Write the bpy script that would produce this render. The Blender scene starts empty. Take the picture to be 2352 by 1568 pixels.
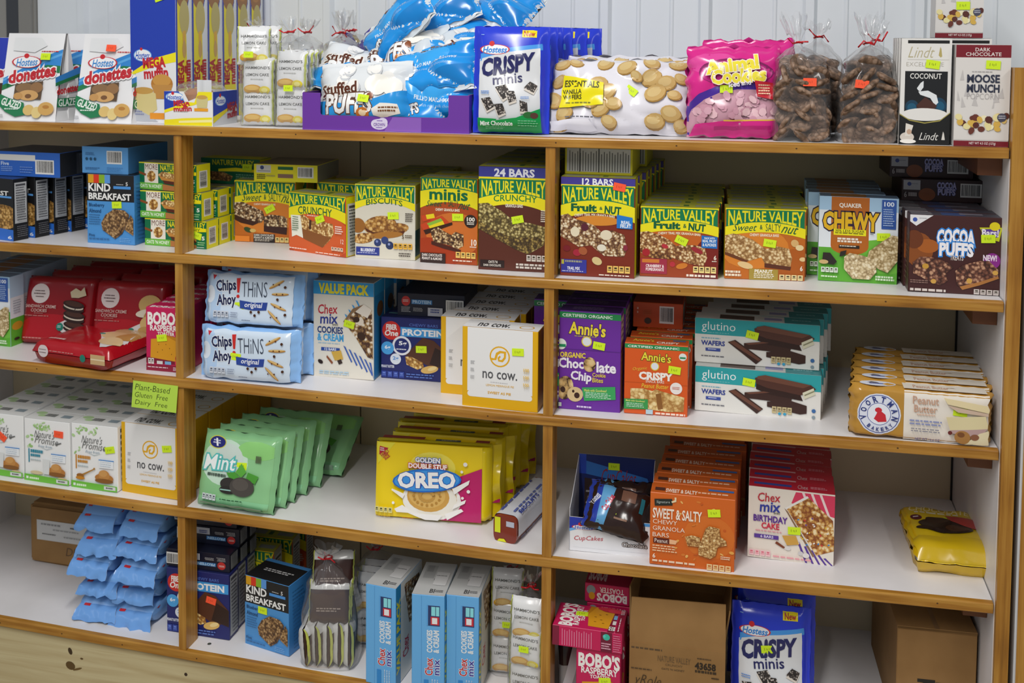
import bpy, bmesh, math, random
from mathutils import Vector, Matrix, noise
random.seed(7)
SC = bpy.context.scene
COL = SC.collection

# ------------------------------------------------------------------ camera, world, lights, exposure
cam = bpy.data.objects.new('camera', bpy.data.cameras.new('camera'))
COL.objects.link(cam)
SC.camera = cam
_r, _u, _f = Vector((.973274, .229519, .007625)), Vector((-.020500, .053763, .998343)), Vector((-.228729, .971818, -.057031))
cam.matrix_world = Matrix(((_r.x, _u.x, -_f.x, 1.07141), (_r.y, _u.y, -_f.y, -1.80996), (_r.z, _u.z, -_f.z, 1.63699), (0, 0, 0, 1)))
cam.data.sensor_fit = 'HORIZONTAL'
cam.data.sensor_width = 36
cam.data.lens = 2438.81 / 2352 * 36
cam.data.shift_y = -(784 - 227.715) / 2352
cam.data.clip_start = .05
cam.data.dof.use_dof = True
cam.data.dof.focus_distance = 1.86
cam.data.dof.aperture_fstop = 5.6

W = bpy.data.worlds.new('room_light')
SC.world = W
W.use_nodes = True
W.node_tree.nodes['Background'].inputs[0].default_value = (.86, .93, 1, 1)
W.node_tree.nodes['Background'].inputs[1].default_value = .28

def area(name, loc, sx, sy, power, col, rot=(0, 0, 0)):
    l = bpy.data.lights.new(name, 'AREA')
    l.shape = 'RECTANGLE'; l.size = sx; l.size_y = sy; l.energy = power; l.color = col
    o = bpy.data.objects.new(name, l); o.location = loc; o.rotation_euler = rot
    COL.objects.link(o)
area('ceiling_tube_light', (.5, -2.0, 2.9), .16, 2.6, 70, (1, .97, .93))
area('ceiling_tube_light', (-1.9, -2.2, 2.9), .16, 2.4, 6, (.93, .97, 1))
area('ceiling_tube_light', (2.6, -2.1, 2.9), .16, 2.4, 25, (1, .97, .93))

SC.view_settings.view_transform = 'Standard'
SC.view_settings.look = 'None'
SC.view_settings.gamma = 1
SC.view_settings.use_curve_mapping = False
SC.view_settings.exposure = 0.0

# ------------------------------------------------------------------ materials
def lin(h):
    return tuple((c / 12.92 if c <= .04045 else ((c + .055) / 1.055) ** 2.4) for c in (int(h[i:i + 2], 16) / 255 for i in (0, 2, 4))) + (1,)

_M = {}
def nodes(name):
    m = bpy.data.materials.new(name); m.use_nodes = True
    nt = m.node_tree
    return m, nt, nt.nodes, nt.links, nt.nodes['Principled BSDF']

def ramp(N, stops):
    r = N.new('ShaderNodeValToRGB')
    while len(r.color_ramp.elements) < len(stops): r.color_ramp.elements.new(.5)
    for e, (p, c) in zip(r.color_ramp.elements, stops): e.position = p; e.color = lin(c)
    return r

def M(s):
    """hex -> printed card; hex/f -> glossy film; hex/m -> matt paper; g:a,b,c:scale -> crumbly food; w:x|z -> stained wood ..."""
    if s in _M: return _M[s]
    if s.startswith('g:'):
        _, cs, sc = s.split(':'); a, b, c = cs.split(',')
        m, nt, N, L, P = nodes('crumb_' + a)
        tc = N.new('ShaderNodeTexCoord'); v = N.new('ShaderNodeTexVoronoi'); v.inputs['Scale'].default_value = float(sc) * 1.6
        n = N.new('ShaderNodeTexNoise'); n.inputs['Scale'].default_value = float(sc) * 1.7; n.inputs['Detail'].default_value = 3
        mx = N.new('ShaderNodeMix'); mx.data_type = 'FLOAT'; mx.inputs[0].default_value = .62
        n.inputs['Roughness'].default_value = .65
        L.new(tc.outputs['Object'], v.inputs[0]); L.new(tc.outputs['Object'], n.inputs[0])
        L.new(v.outputs['Color'], mx.inputs[2]); L.new(n.outputs[0], mx.inputs[3])
        ma = N.new('ShaderNodeMath'); ma.operation = 'MULTIPLY_ADD'; ma.inputs[1].default_value = -.42
        L.new(v.outputs['Distance'], ma.inputs[0]); L.new(mx.outputs[0], ma.inputs[2])
        r = ramp(N, [(.14, a), (.34, b), (.52, c)])
        L.new(ma.outputs[0], r.inputs[0]); L.new(r.outputs[0], P.inputs['Base Color'])
        P.inputs['Roughness'].default_value = .6
    elif s.startswith('w:'):
        ax = s[2]
        m, nt, N, L, P = nodes('stained_wood_' + ax)
        tc = N.new('ShaderNodeTexCoord'); mp = N.new('ShaderNodeMapping')
        k = {'x': (5, 90, 110), 'z': (95, 95, 3.5)}[ax]
        mp.inputs['Scale'].default_value = k
        n = N.new('ShaderNodeTexNoise'); n.inputs['Scale'].default_value = 1; n.inputs['Detail'].default_value = 6; n.inputs['Roughness'].default_value = .62
        n2 = N.new('ShaderNodeTexNoise'); n2.inputs['Scale'].default_value = 7; n2.inputs['Detail'].default_value = 2
        L.new(tc.outputs['Object'], mp.inputs[0]); L.new(mp.outputs[0], n.inputs[0]); L.new(tc.outputs['Object'], n2.inputs[0])
        mx = N.new('ShaderNodeMix'); mx.data_type = 'FLOAT'; mx.inputs[0].default_value = .35
        L.new(n.outputs[0], mx.inputs[2]); L.new(n2.outputs[0], mx.inputs[3])
        r = ramp(N, [(.3, '6a4214'), (.44, '9a6822'), (.57, 'b28236'), (.72, 'c0964c')])
        L.new(mx.outputs[0], r.inputs[0]); L.new(r.outputs[0], P.inputs['Base Color'])
        P.inputs['Roughness'].default_value = .3
    elif s == 'pine':
        m, nt, N, L, P = nodes('raw_pine')
        tc = N.new('ShaderNodeTexCoord'); mp = N.new('ShaderNodeMapping'); mp.inputs['Scale'].default_value = (1.6, 8, 38)
        n = N.new('ShaderNodeTexNoise'); n.inputs['Scale'].default_value = 1; n.inputs['Detail'].default_value = 5; n.inputs['Distortion'].default_value = .8
        L.new(tc.outputs['Object'], mp.inputs[0]); L.new(mp.outputs[0], n.inputs[0])
        r = ramp(N, [(.3, '9a8560'), (.45, 'b9a87e'), (.62, 'c8bb92'), (.75, 'b5a274')])
        L.new(n.outputs[0], r.inputs[0]); L.new(r.outputs[0], P.inputs['Base Color']); P.inputs['Roughness'].default_value = .6
    elif s == 'kraft':
        m, nt, N, L, P = nodes('corrugated_card')
        tc = N.new('ShaderNodeTexCoord'); n = N.new('ShaderNodeTexNoise'); n.inputs['Scale'].default_value = 14; n.inputs['Detail'].default_value = 6
        L.new(tc.outputs['Object'], n.inputs[0]); r = ramp(N, [(.3, '8a6638'), (.7, '9a7444')])
        L.new(n.outputs[0], r.inputs[0]); L.new(r.outputs[0], P.inputs['Base Color']); P.inputs['Roughness'].default_value = .75
    elif s == 'laminate':
        m, nt, N, L, P = nodes('white_laminate')
        tc = N.new('ShaderNodeTexCoord'); n = N.new('ShaderNodeTexNoise'); n.inputs['Scale'].default_value = 9; n.inputs['Detail'].default_value = 4
        L.new(tc.outputs['Object'], n.inputs[0]); r = ramp(N, [(.3, 'dcdadb'), (.7, 'e6e4e6')])
        L.new(n.outputs[0], r.inputs[0]); L.new(r.outputs[0], P.inputs['Base Color']); P.inputs['Roughness'].default_value = .38
    elif s.startswith('clear'):
        m, nt, N, L, P = nodes('clear_film')
        N.remove(P)
        out = N['Material Output']
        t = N.new('ShaderNodeBsdfTransparent'); g = N.new('ShaderNodeBsdfGlossy'); g.inputs['Roughness'].default_value = .07
        d = N.new('ShaderNodeBsdfDiffuse'); d.inputs[0].default_value = (.85, .87, .9, 1)
        lw = N.new('ShaderNodeLayerWeight'); lw.inputs[0].default_value = .42
        a = N.new('ShaderNodeMixShader'); b = N.new('ShaderNodeMixShader')
        hz = float(s[5:] or .06)
        a.inputs[0].default_value = hz
        L.new(t.outputs[0], a.inputs[1]); L.new(d.outputs[0], a.inputs[2])
        mu = N.new('ShaderNodeMath'); mu.operation = 'MULTIPLY'; mu.inputs[1].default_value = .6
        L.new(lw.outputs['Facing'], mu.inputs[0]); L.new(mu.outputs[0], b.inputs[0])
        L.new(a.outputs[0], b.inputs[1]); L.new(g.outputs[0], b.inputs[2]); L.new(b.outputs[0], out.inputs[0])
    else:
        h, _, k = s.partition('/')
        m, nt, N, L, P = nodes('print_' + h)
        P.inputs['Base Color'].default_value = lin(h)
        P.inputs['Roughness'].default_value = {'': .42, 'f': .2, 'm': .7, 's': .12}[k]
        if k == 's': P.inputs['Metallic'].default_value = .75
    _M[s] = m
    return m

# ------------------------------------------------------------------ mesh accumulator
class Acc:
    def __init__(s): s.V = []; s.F = []; s.I = []; s.S = []; s.m = {}
    def mi(s, c): return s.m.setdefault(c, len(s.m))
    def add(s, vs, fs, c, smooth=False):
        b = len(s.V); s.V += [tuple(v) for v in vs]; i = s.mi(c)
        for f in fs: s.F.append([b + k for k in f]); s.I.append(i); s.S.append(smooth)
    def box(s, x0, y0, z0, x1, y1, z1, c):
        cs = c if isinstance(c, dict) else None
        v = [(x0, y0, z0), (x1, y0, z0), (x1, y1, z0), (x0, y1, z0), (x0, y0, z1), (x1, y0, z1), (x1, y1, z1), (x0, y1, z1)]
        for k, f in (('f', (0, 1, 5, 4)), ('r', (1, 2, 6, 5)), ('k', (2, 3, 7, 6)), ('l', (3, 0, 4, 7)), ('t', (4, 5, 6, 7)), ('b', (3, 2, 1, 0))):
            s.add(v, [f], (cs.get(k, cs['*']) if cs else c))
    def tube(s, pts, r, c, n=6):
        vs = []; fs = []
        for i, p in enumerate(pts):
            p = Vector(p); d = (Vector(pts[min(i + 1, len(pts) - 1)]) - Vector(pts[max(i - 1, 0)])).normalized()
            a = d.orthogonal().normalized(); b = d.cross(a)
            for k in range(n):
                t = 2 * math.pi * k / n; vs.append(p + (a * math.cos(t) + b * math.sin(t)) * r)
        for i in range(len(pts) - 1):
            for k in range(n): fs.append((i * n + k, i * n + (k + 1) % n, (i + 1) * n + (k + 1) % n, (i + 1) * n + k))
        fs += [tuple(range(n))[::-1], tuple(range((len(pts) - 1) * n, len(pts) * n))]
        s.add(vs, fs, c, True)
    def grid(s, P, nx, ny, c, smooth=True, loop=False):
        vs = [P(i / nx, j / ny) for j in range(ny + 1) for i in range(nx + 1)]
        s.add(vs, [(j * (nx + 1) + i, j * (nx + 1) + i + 1, (j + 1) * (nx + 1) + i + 1, (j + 1) * (nx + 1) + i) for j in range(ny) for i in range(nx)], c, smooth)
    def mesh(s, name, bevel=0):
        me = bpy.data.meshes.new(name)
        me.from_pydata(s.V, [], s.F)
        for c in s.m: me.materials.append(M(c))
        me.polygons.foreach_set('material_index', s.I)
        me.polygons.foreach_set('use_smooth', s.S)
        me.update()
        return me

def obj(name, me, parent=None, loc=None, rot=None):
    o = bpy.data.objects.new(name, me); COL.objects.link(o)
    if parent is not None: o.parent = parent
    if loc is not None: o.location = loc
    if rot is not None: o.rotation_euler = rot
    return o
def tag(o, label, cat, group=None, kind=None):
    if kind: o['kind'] = kind
    if label: o['label'] = label
    if cat: o['category'] = cat
    if group: o['group'] = group
    return o
def weld(me):
    bm = bmesh.new(); bm.from_mesh(me); bmesh.ops.remove_doubles(bm, verts=bm.verts, dist=1e-5); bmesh.ops.recalc_face_normals(bm, faces=bm.faces); bm.to_mesh(me); bm.free(); return me

# ------------------------------------------------------------------ flat printed artwork: elements are (colour, verts2d, faces); x right, y DOWN, both 0..1 on the face
ASP = [1.0]
def P(c, *pts): return [(c, list(pts), [tuple(range(len(pts)))])]
def R(c, x0, y0, x1, y1): return P(c, (x0, y1), (x1, y1), (x1, y0), (x0, y0))
def E(c, x, y, rx, ry=None, a=0, n=22):
    if ry is None: ry = rx * ASP[0]
    ca, sa = math.cos(math.radians(a)), math.sin(math.radians(a)); q = []
    for k in range(n):
        t = 2 * math.pi * k / n; X = rx * math.cos(t) * ASP[0]; Y = ry * math.sin(t)
        q.append((x + (X * ca - Y * sa) / ASP[0], y + X * sa + Y * ca))
    return P(c, *q)
def RING(c, c2, x, y, rx, ry=None, k=.82):
    if ry is None: ry = rx * ASP[0]
    return E(c, x, y, rx, ry) + E(c2, x, y, rx * k, ry * k)
_T = {}
def glyphs(s, b):
    if (s, b) in _T: return _T[s, b]
    cu = bpy.data.curves.new('t', 'FONT'); cu.body = s; cu.resolution_u = 2; cu.offset = b; cu.fill_mode = 'FRONT'
    o = bpy.data.objects.new('t', cu); me = bpy.data.meshes.new_from_object(o)
    v = [(p.co.x, p.co.y) for p in me.vertices]; f = [tuple(p.vertices) for p in me.polygons]
    bpy.data.objects.remove(o); bpy.data.curves.remove(cu); bpy.data.meshes.remove(me)
    _T[s, b] = (v, f); return v, f
def T(c, s, x0, y0, x1, y1, b=0.022, sh=0, arc=0, rot=0, rise=0):
    v0, _ = glyphs(s, 0); v, f = glyphs(s, b)
    if not v0 or not v: return []
    xa, xb = min(p[0] for p in v0), max(p[0] for p in v0); ya, yb = min(p[1] for p in v0), max(p[1] for p in v0)
    q = []; cx, cy = (x0 + x1) / 2, (y0 + y1) / 2; ca, sa = math.cos(math.radians(rot)), math.sin(math.radians(rot))
    for X, Y in v:
        u = (X - xa) / (xb - xa); w = (Y - ya) / (yb - ya)
        x = x0 + (x1 - x0) * u + sh * (w - .5) * (y1 - y0) / ASP[0]; y = y1 - (y1 - y0) * w
        y += arc * (2 * u - 1) ** 2 * (1 - w) + rise * (2 * u - 1) ** 2
        if rot:
            dx, dy = (x - cx) * ASP[0], y - cy
            x, y = cx + (dx * ca + dy * sa) / ASP[0], cy - dx * sa + dy * ca
        q.append((x, y))
    return [(c, q, f)]
def TO(c, oc, s, *a, ob=.05, b=.015, **k): return T(oc, s, *a, b=ob, **k) + T(c, s, *a, b=b, **k)
def L(c, x0, y0, x1, y1, n=3, fill=.55):
    rnd = random.Random(int(x0 * 977 + y0 * 3331 + n)); q = []; h = (y1 - y0) / n
    for i in range(n):
        x = x0; e = x1 - rnd.random() * .2 * (x1 - x0)
        while x < e:
            w = (x1 - x0) * rnd.uniform(.06, .18); q += R(c, x, y0 + i * h, min(x + w, e), y0 + i * h + h * fill); x += w + (x1 - x0) * .03
    return q
def BAR(x0, y0, x1, y1, n=22, vert=False):
    rnd = random.Random(int(x0 * 991 + n)); q = R('e6e6e4', x0, y0, x1, y1)
    if vert:
        y = y0 + (y1 - y0) * .06
        while y < y1 - (y1 - y0) * .08:
            w = (y1 - y0) * rnd.uniform(.012, .04); q += R('2a2a2c', x0 + (x1 - x0) * .08, y, x1 - (x1 - x0) * .12, y + w); y += w + (y1 - y0) * rnd.uniform(.015, .04)
    else:
        x = x0 + (x1 - x0) * .06
        while x < x1 - (x1 - x0) * .08:
            w = (x1 - x0) * rnd.uniform(.012, .04); q += R('2a2a2c', x, y0 + (y1 - y0) * .08, x + w, y1 - (y1 - y0) * .12); x += w + (x1 - x0) * rnd.uniform(.015, .04)
    return q
def NB(c, x0, y0, x1, y1, n=4, ink='3a3020'):
    q = []; w = (x1 - x0) / n
    for i in range(n):
        a = x0 + i * w; q += R(c, a, y0, a + w * .86, y1) + R(ink, a + w * .2, y0 + (y1 - y0) * .2, a + w * .66, y0 + (y1 - y0) * .45) + R(ink, a + w * .14, y0 + (y1 - y0) * .58, a + w * .72, y0 + (y1 - y0) * .68)
    return q
def NUT(x0, y0, x1, y1, c='c9c9c7', ink='4a4a4c'):
    q = R(c, x0, y0, x1, y1); dx = (x1 - x0) * .1
    return q + R(ink, x0 + dx, y0 + (y1 - y0) * .04, x1 - dx, y0 + (y1 - y0) * .09) + L(ink, x0 + dx, y0 + (y1 - y0) * .12, x1 - dx, y0 + (y1 - y0) * .96, 14, .4)
def FLIP(els): return [(c, [(1 - x, 1 - y) for x, y in v], f) for c, v, f in els]
def TURN(els, cw=True):   # turns artwork a quarter: cw maps (x,y)->(1-y,x)
    return [(c, [((1 - y, x) if cw else (y, 1 - x)) for x, y in v], f) for c, v, f in els]
def SUB(els, x0, y0, x1, y1): return [(c, [(x0 + x * (x1 - x0), y0 + y * (y1 - y0)) for x, y in v], f) for c, v, f in els]
def arcband(c, t0, te, b0, be, x0=0, x1=1, n=14):
    top = [(x0 + (x1 - x0) * k / n, t0 + (te - t0) * (2 * k / n - 1) ** 2) for k in range(n + 1)]
    bot = [(x0 + (x1 - x0) * k / n, b0 + (be - b0) * (2 * k / n - 1) ** 2) for k in range(n + 1)]
    return [(c, top + bot, [(k, n + 1 + k, n + 2 + k, k + 1) for k in range(n)])]

def cutgrid(v, f, nx, ny):
    bm = bmesh.new(); bv = [bm.verts.new((x, y, 0)) for x, y in v]
    for q in f:
        try: bm.faces.new([bv[i] for i in q])
        except ValueError: pass
    xs = [p[0] for p in v]; ys = [p[1] for p in v]
    for k in range(1, nx):
        if min(xs) < k / nx < max(xs): bmesh.ops.bisect_plane(bm, geom=bm.verts[:] + bm.edges[:] + bm.faces[:], plane_co=(k / nx, 0, 0), plane_no=(1, 0, 0))
    for k in range(1, ny):
        if min(ys) < k / ny < max(ys): bmesh.ops.bisect_plane(bm, geom=bm.verts[:] + bm.edges[:] + bm.faces[:], plane_co=(0, k / ny, 0), plane_no=(0, 1, 0))
    bm.verts.index_update()
    r = [(p.co.x, p.co.y) for p in bm.verts], [tuple(p.index for p in q.verts) for q in bm.faces]
    bm.free(); return r

def paint(acc, els, S, o0=.00025, step=.00004, cut=None, suf=''):
    for i, (c, v, f) in enumerate(els):
        v = [(min(max(x, 0.002), .998), min(max(y, 0.002), .998)) for x, y in v]
        if cut: v, f = cutgrid(v, f, *cut)
        acc.add([S(x, y, o0 + step * i) for x, y in v], f, c + suf if (suf and len(c) == 6) else c, bool(cut))

def art(fn, w, h):
    ASP[0] = w / h
    return fn() if callable(fn) else fn

def carton(name, w, d, h, base, front=None, right=None, left=None, top=None, bev=.0009):
    """card box, origin at its front left bottom corner"""
    a = Acc()
    bm = bmesh.new(); a.box(0, 0, 0, w, d, h, base); me = a.mesh('x')
    bm.from_mesh(me); bmesh.ops.remove_doubles(bm, verts=bm.verts, dist=1e-6)
    bmesh.ops.bevel(bm, geom=bm.edges[:], offset=bev, segments=1, affect='EDGES')
    bm.verts.index_update()
    mats = list(a.m); b = Acc()
    for c in mats: b.mi(c)
    b.V = [tuple(v.co) for v in bm.verts]; b.F = [[v.index for v in f.verts] for f in bm.faces]; b.I = [f.material_index for f in bm.faces]; b.S = [False] * len(b.F)
    bm.free(); bpy.data.meshes.remove(me)
    if front: paint(b, art(front, w, h), lambda u, v, o: (u * w, -o, (1 - v) * h))
    if right: paint(b, art(right, d, h), lambda u, v, o: (w + o, u * d, (1 - v) * h))
    if left: paint(b, art(left, d, h), lambda u, v, o: (-o, (1 - u) * d, (1 - v) * h))
    if top: paint(b, art(top, w, d), lambda u, v, o: (u * w, (1 - v) * d, h + o))
    return b.mesh(name)

def prof(u, fin, p):
    if u <= fin or u >= 1 - fin: return 0
    t = abs(2 * (u - fin) / (1 - 2 * fin) - 1)
    return (1 - t ** p) ** (1 / p)

def pillow(name, w, h, t, base, front=None, back=None, finx=0, finz=.06, px=3, pz=3, wr=.0018, wf=26, seed=0, n=(26, 22), zig=0, taper=0, suf='/f', cut=None, crease=0, topart=None):
    """filled bag standing on its lower edge; back sheet flat-ish, front sheet bulging"""
    def y(u, v, s):
        k = prof(u, finx, px) * prof(v, finz, pz) * (1 + taper * (2 * v - 1))
        e = min(1, k * 3)
        wv = noise.noise(Vector((u * w * wf + seed, v * h * wf, seed * 1.7 + s))) * wr * e + noise.noise(Vector((u * w * wf + seed, v * h * wf, seed * 1.7))) * wr * .6 * (1 - e)
        if crease: wv -= s * e * crease * (.55 - abs(noise.noise(Vector((u * w * 13 + v * h * 6 + seed, v * h * 17 - u * w * 5, seed + s)))) ** .7)
        return s * (t / 2 * k + .0007) + wv
    def S(u, v, o, s=-1):
        x = u * w; z = (1 - v) * h
        if zig: x += zig * noise.noise(Vector((v * 9, seed, s))) * (abs(2 * u - 1) ** 4)
        if zig: z += zig * noise.noise(Vector((u * 9, seed + 5, s))) * (abs(2 * v - 1) ** 6)
        z = max(z, 0)
        return (x, y(u, v, s) + s * o, z)
    a = Acc()
    a.grid(lambda i, j: S(i, 1 - j, 0), n[0], n[1], base)
    a.grid(lambda i, j: S(1 - i, 1 - j, 0, 1), n[0], n[1], back or base)
    if front: paint(a, art(front, w, h), lambda u, v, o: S(u, v, o), .0006, .0001, tuple(int(k * 1.4) for k in (cut or n)), suf)
    if topart: paint(a, art(topart, w, t), lambda u, v, o: (u * w, t * .4 * (1 - 2 * v), h + .0004 + o))
    me = a.mesh(name)
    return me, S

# ------------------------------------------------------------------ price stickers
_ST = {}
def sticker_mesh(c):
    if c not in _ST:
        a = Acc(); w, h = .0215, .0135
        a.box(-w / 2, -.0002, -h / 2, w / 2, .0002, h / 2, c)
        for k, x in enumerate((-.0055, -.0018, .0004, .0032)):
            a.box(x, -.0003, -.002 + .0008 * (k % 2), x + .0009, -.0002, .0026 - .0006 * (k % 3), '8a9a14' if c[0] != 'f' else 'c84a28')
        _ST[c] = a.mesh('price_sticker')
    return _ST[c]
YEL, ORA = 'd2f01e/m', 'ff5a34/m'
def stick(parent, pos, rot=0, c=YEL, tilt=0, s=1):
    o = obj('price_sticker', sticker_mesh(c), parent, pos, (tilt, math.radians(-rot), 0)); o.scale = (s, s, s); return o

ORD = ['first', 'second', 'third', 'fourth', 'fifth', 'sixth', 'seventh', 'eighth', 'ninth', 'tenth']
def item(name, me, x, y, z, rot, label, cat, group=None, st=(), tilt=0, kids=(), roll=0):
    o = obj(name, me, None, (x, y, z), None)
    o.rotation_mode = 'XYZ'
    o.rotation_euler = (math.radians(tilt), math.radians(roll), math.radians(rot))
    tag(o, label, cat, group)
    for s in st: stick(o, *s)
    for nm, m in kids: obj(nm, m, o)
    return o
def row(name, me, x, y, z, rot, n, dy, desc, cat, group, st=(), jx=.004, dx=0, back='{o} from the front in the row of {d}', rj=1.0, tilt=0, dt=0, d2=None):
    rnd = random.Random(int(x * 1000) + int(z * 777))
    for k in range(n):
        lab = desc if k == 0 else back.format(o=ORD[k], d=d2 or desc)
        item(name, me, x + dx * k + (rnd.uniform(-jx, jx) if k else 0), y + dy * k, z, rot + (rnd.uniform(-rj, rj) if k else 0), lab, cat, group, st if k == 0 else (), tilt + dt * k)
def fr(me_w, me_h, u, v, o=.0016): return (u * me_w, -o, (1 - v) * me_h)
# ------------------------------------------------------------------ setting
SB = {0: [(-.72, 1.448), (0, 1.4485), (.7, 1.448), (1.456, 1.4525)],
      1: [(-.72, 1.2065), (-.07, 1.2033), (.11, 1.2022), (.64, 1.198), (.80, 1.199), (1.456, 1.2057)],
      2: [(-.72, .969), (0, .9605), (.11, .9599), (.645, .9525), (.80, .9536), (1.456, .9643)],
      3: [(-.72, .7235), (-.414, .7138), (-.08, .706), (.107, .704), (.647, .695), (.805, .696), (1.456, .7102)],
      4: [(-.72, .4395), (-.42, .4307), (-.18, .4247), (.105, .4184), (.647, .408), (.805, .409), (1.456, .4235)]}
def zb(r, x):
    a = SB[r]
    for (xa, za), (xb, zb_) in zip(a, a[1:]):
        if x <= xb or (xb, zb_) == a[-1]: return za + (zb_ - za) * (x - xa) / (xb - xa)
def zt(r, x): return zb(r, x) + .0175

def structure(name, acc): return tag(obj(name, acc.mesh(name)), None, None, None, 'structure')
a = Acc(); a.box(-2.2, -3.2, -.05, 3.2, .6, 0, 'a89a84/m'); structure('floor', a)
# ribbed white metal wall
a = Acc(); pts = [(-.63, 0)]
for k in range(-3, 9):
    X = .118 + .2085 * k
    for dx, dy in ((-.012, 0), (-.006, -.012), (.010, -.012), (.017, 0), (.068, 0), (.071, -.003), (.075, -.003), (.078, 0), (.137, 0), (.140, -.003), (.144, -.003), (.147, 0)):
        if X + dx > -.625: pts.append((X + dx, dy))
for (x0, y0), (x1, y1) in zip(pts, pts[1:]):
    a.add([(x0, .425 + y0, .0), (x1, .425 + y1, .0), (x1, .425 + y1, 2.9), (x0, .425 + y0, 2.9)], [(0, 1, 2, 3)], 'e0e5e9')
a.box(-.64, .43, 0, 2.0, .46, 2.9, 'e0e5e9'); structure('wall_back', a)
a = Acc(); a.box(-1.1, .415, 0, -.632, .46, 2.9, '8f8d88'); a.box(-.705, .409, 1.2, -.668, .416, 2.9, '3e4045'); a.box(-.668, .405, 1.2, -.635, .416, 2.9, '85837e'); structure('trim_1', a)

unit = tag(obj('shelving_unit', None, None, (0, 0, 0)), 'long oak-edged shelving unit with white shelves holding all the snacks', 'shelves')
for r in range(5):
    xs = [-.70] + [x for x, _ in SB[r][1:-1]] + ([.35, 1.13] if r else [.35, 1.1]) + [1.4545]
    xs = sorted(set(xs)); a = Acc(); s = Acc()
    for x0, x1 in zip(xs, xs[1:]):
        for A, y0, y1, lo, hi, c in ((a, .011, .402, .001, .0175, 'laminate'), ):
            v = [(x, y, zb(r, x) + k) for k in (lo, hi) for x, y in ((x0, y0), (x1, y0), (x1, y1), (x0, y1))]
            A.add(v, [(0, 1, 5, 4), (2, 3, 7, 6), (4, 5, 6, 7), (3, 2, 1, 0)], c)
        prf = [(.0108, 0), (.0012, 0), (0, .0012), (0, .0145), (.0008, .0162), (.0024, .0172), (.0108, .0176)]
        for (ya, za), (yb, zc) in zip(prf, prf[1:]):
            s.add([(x0, ya, zb(r, x0) + za), (x1, ya, zb(r, x1) + za), (x1, yb, zb(r, x1) + zc), (x0, yb, zb(r, x0) + zc)], [(0, 1, 2, 3)], 'w:x', True)
    s.add([(1.4545, y, zb(r, 1.4545) + z) for y, z in prf], [tuple(range(7))[::-1]], 'w:x')
    s.add([(-.70, y, zb(r, -.7) + z) for y, z in prf], [tuple(range(7))], 'w:x')
    rnd = random.Random(r + 3); x = -.62 + .05 * r
    while x < 1.43:    # filled nail heads
        zz = zb(r, x) + .008 + rnd.uniform(-.001, .001)
        s.add([(x + .0016 * math.cos(t * .785), -.00015, zz + .0013 * math.sin(t * .785)) for t in range(8)], [tuple(range(8))], '4a2f14'); x += .17 + rnd.uniform(-.04, .05)
    sh = obj('shelf', a.mesh('shelf'), unit); st_ = obj('edge_strip', s.mesh('edge_strip'), sh); st_['label'] = 'oak edging strip'
    if r < 4:
        for xa, xb in ((-.0172, -.0008), (.7057, .7232)):
            p = Acc(); xm = (xa + xb) / 2; p.box(xa, .0035, zt(r + 1, xm), xb, .046, zb(r, xm), 'w:z'); obj('divider_post', p.mesh('divider_post'), unit)
        p = Acc(); z1 = zb(r, 1.44); p.box(1.418, .05, z1 - .033, 1.4555, .38, z1 + .0008, '6b3d1c'); obj('corner_cleat', p.mesh('corner_cleat'), unit)
a = Acc(); a.box(1.4562, .004, .02, 1.4765, .4, 1.452, {'*': 'laminate', 'r': 'w:z', 't': 'w:z'}); a.box(1.4575, .0041, 1.452, 1.4765, .03, 1.597, 'w:z'); sp = obj('side_panel', a.mesh('side_panel'), unit)
a = Acc(); a.box(1.4572, -.008, .02, 1.478, .004, 1.5975, 'w:z'); obj('edge_strip', a.mesh('edge_strip'), sp)['label'] = 'oak front edge of the end panel'
a = Acc(); a.box(-.716, .004, .02, -.70, .4, 1.448, 'laminate'); obj('side_panel', a.mesh('side_panel'), unit)
for x0, x1 in ((-.70, .2035), (.2065, 1.4562)):
    a = Acc(); a.box(x0, .402, .3, x1, .408, 1.447, 'd6c6a4/m'); obj('back_panel', a.mesh('back_panel'), unit)
a = Acc(); a.box(.2035, .405, .3, .2065, .408, 1.447, '23211f'); obj('back_seam', a.mesh('back_seam'), unit)
a = Acc(); a.box(1.4525, .398, .45, 1.4562, .402, 1.44, '2a2826'); obj('corner_gap', a.mesh('corner_gap'), unit)
# raw pine panel under the bottom shelf
a = Acc(); n = 16
for k in range(n):
    x0, x1 = -.716 + 2.17 * k / n, -.716 + 2.17 * (k + 1) / n
    a.add([(x0, .006, .02), (x1, .006, .02), (x1, .006, zb(4, x1)), (x0, .006, zb(4, x0)), (x0, .024, .02), (x1, .024, .02), (x1, .024, zb(4, x1)), (x0, .024, zb(4, x0))], [(0, 1, 2, 3), (5, 4, 7, 6), (3, 2, 6, 7)], 'pine')
for x, z, rx, rz, ang, c in ((-.262, .398, .0045, .0075, 20, '3b2a14'), (-.262, .368, .011, .0085, -15, '5a4320'), (-.246, .363, .011, .0022, 20, '6a5128'), (-.236, .386, .0035, .002, 0, '5a4420'), (-.004, .388, .0035, .0035, 0, '33241a'), (.03, .365, .012, .0075, -25, '4c3424'), (.05, .355, .012, .003, -25, '6e5232')):
    ca, sa = math.cos(math.radians(ang)), math.sin(math.radians(ang))
    a.add([(x + rx * math.cos(t * .5236) * ca - rz * math.sin(t * .5236) * sa, .0057, z + rx * math.cos(t * .5236) * sa + rz * math.sin(t * .5236) * ca) for t in range(12)], [tuple(range(12))], c)
obj('base_panel', a.mesh('base_panel'), unit)['label'] = 'knotty raw pine board below the bottom shelf'

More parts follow.
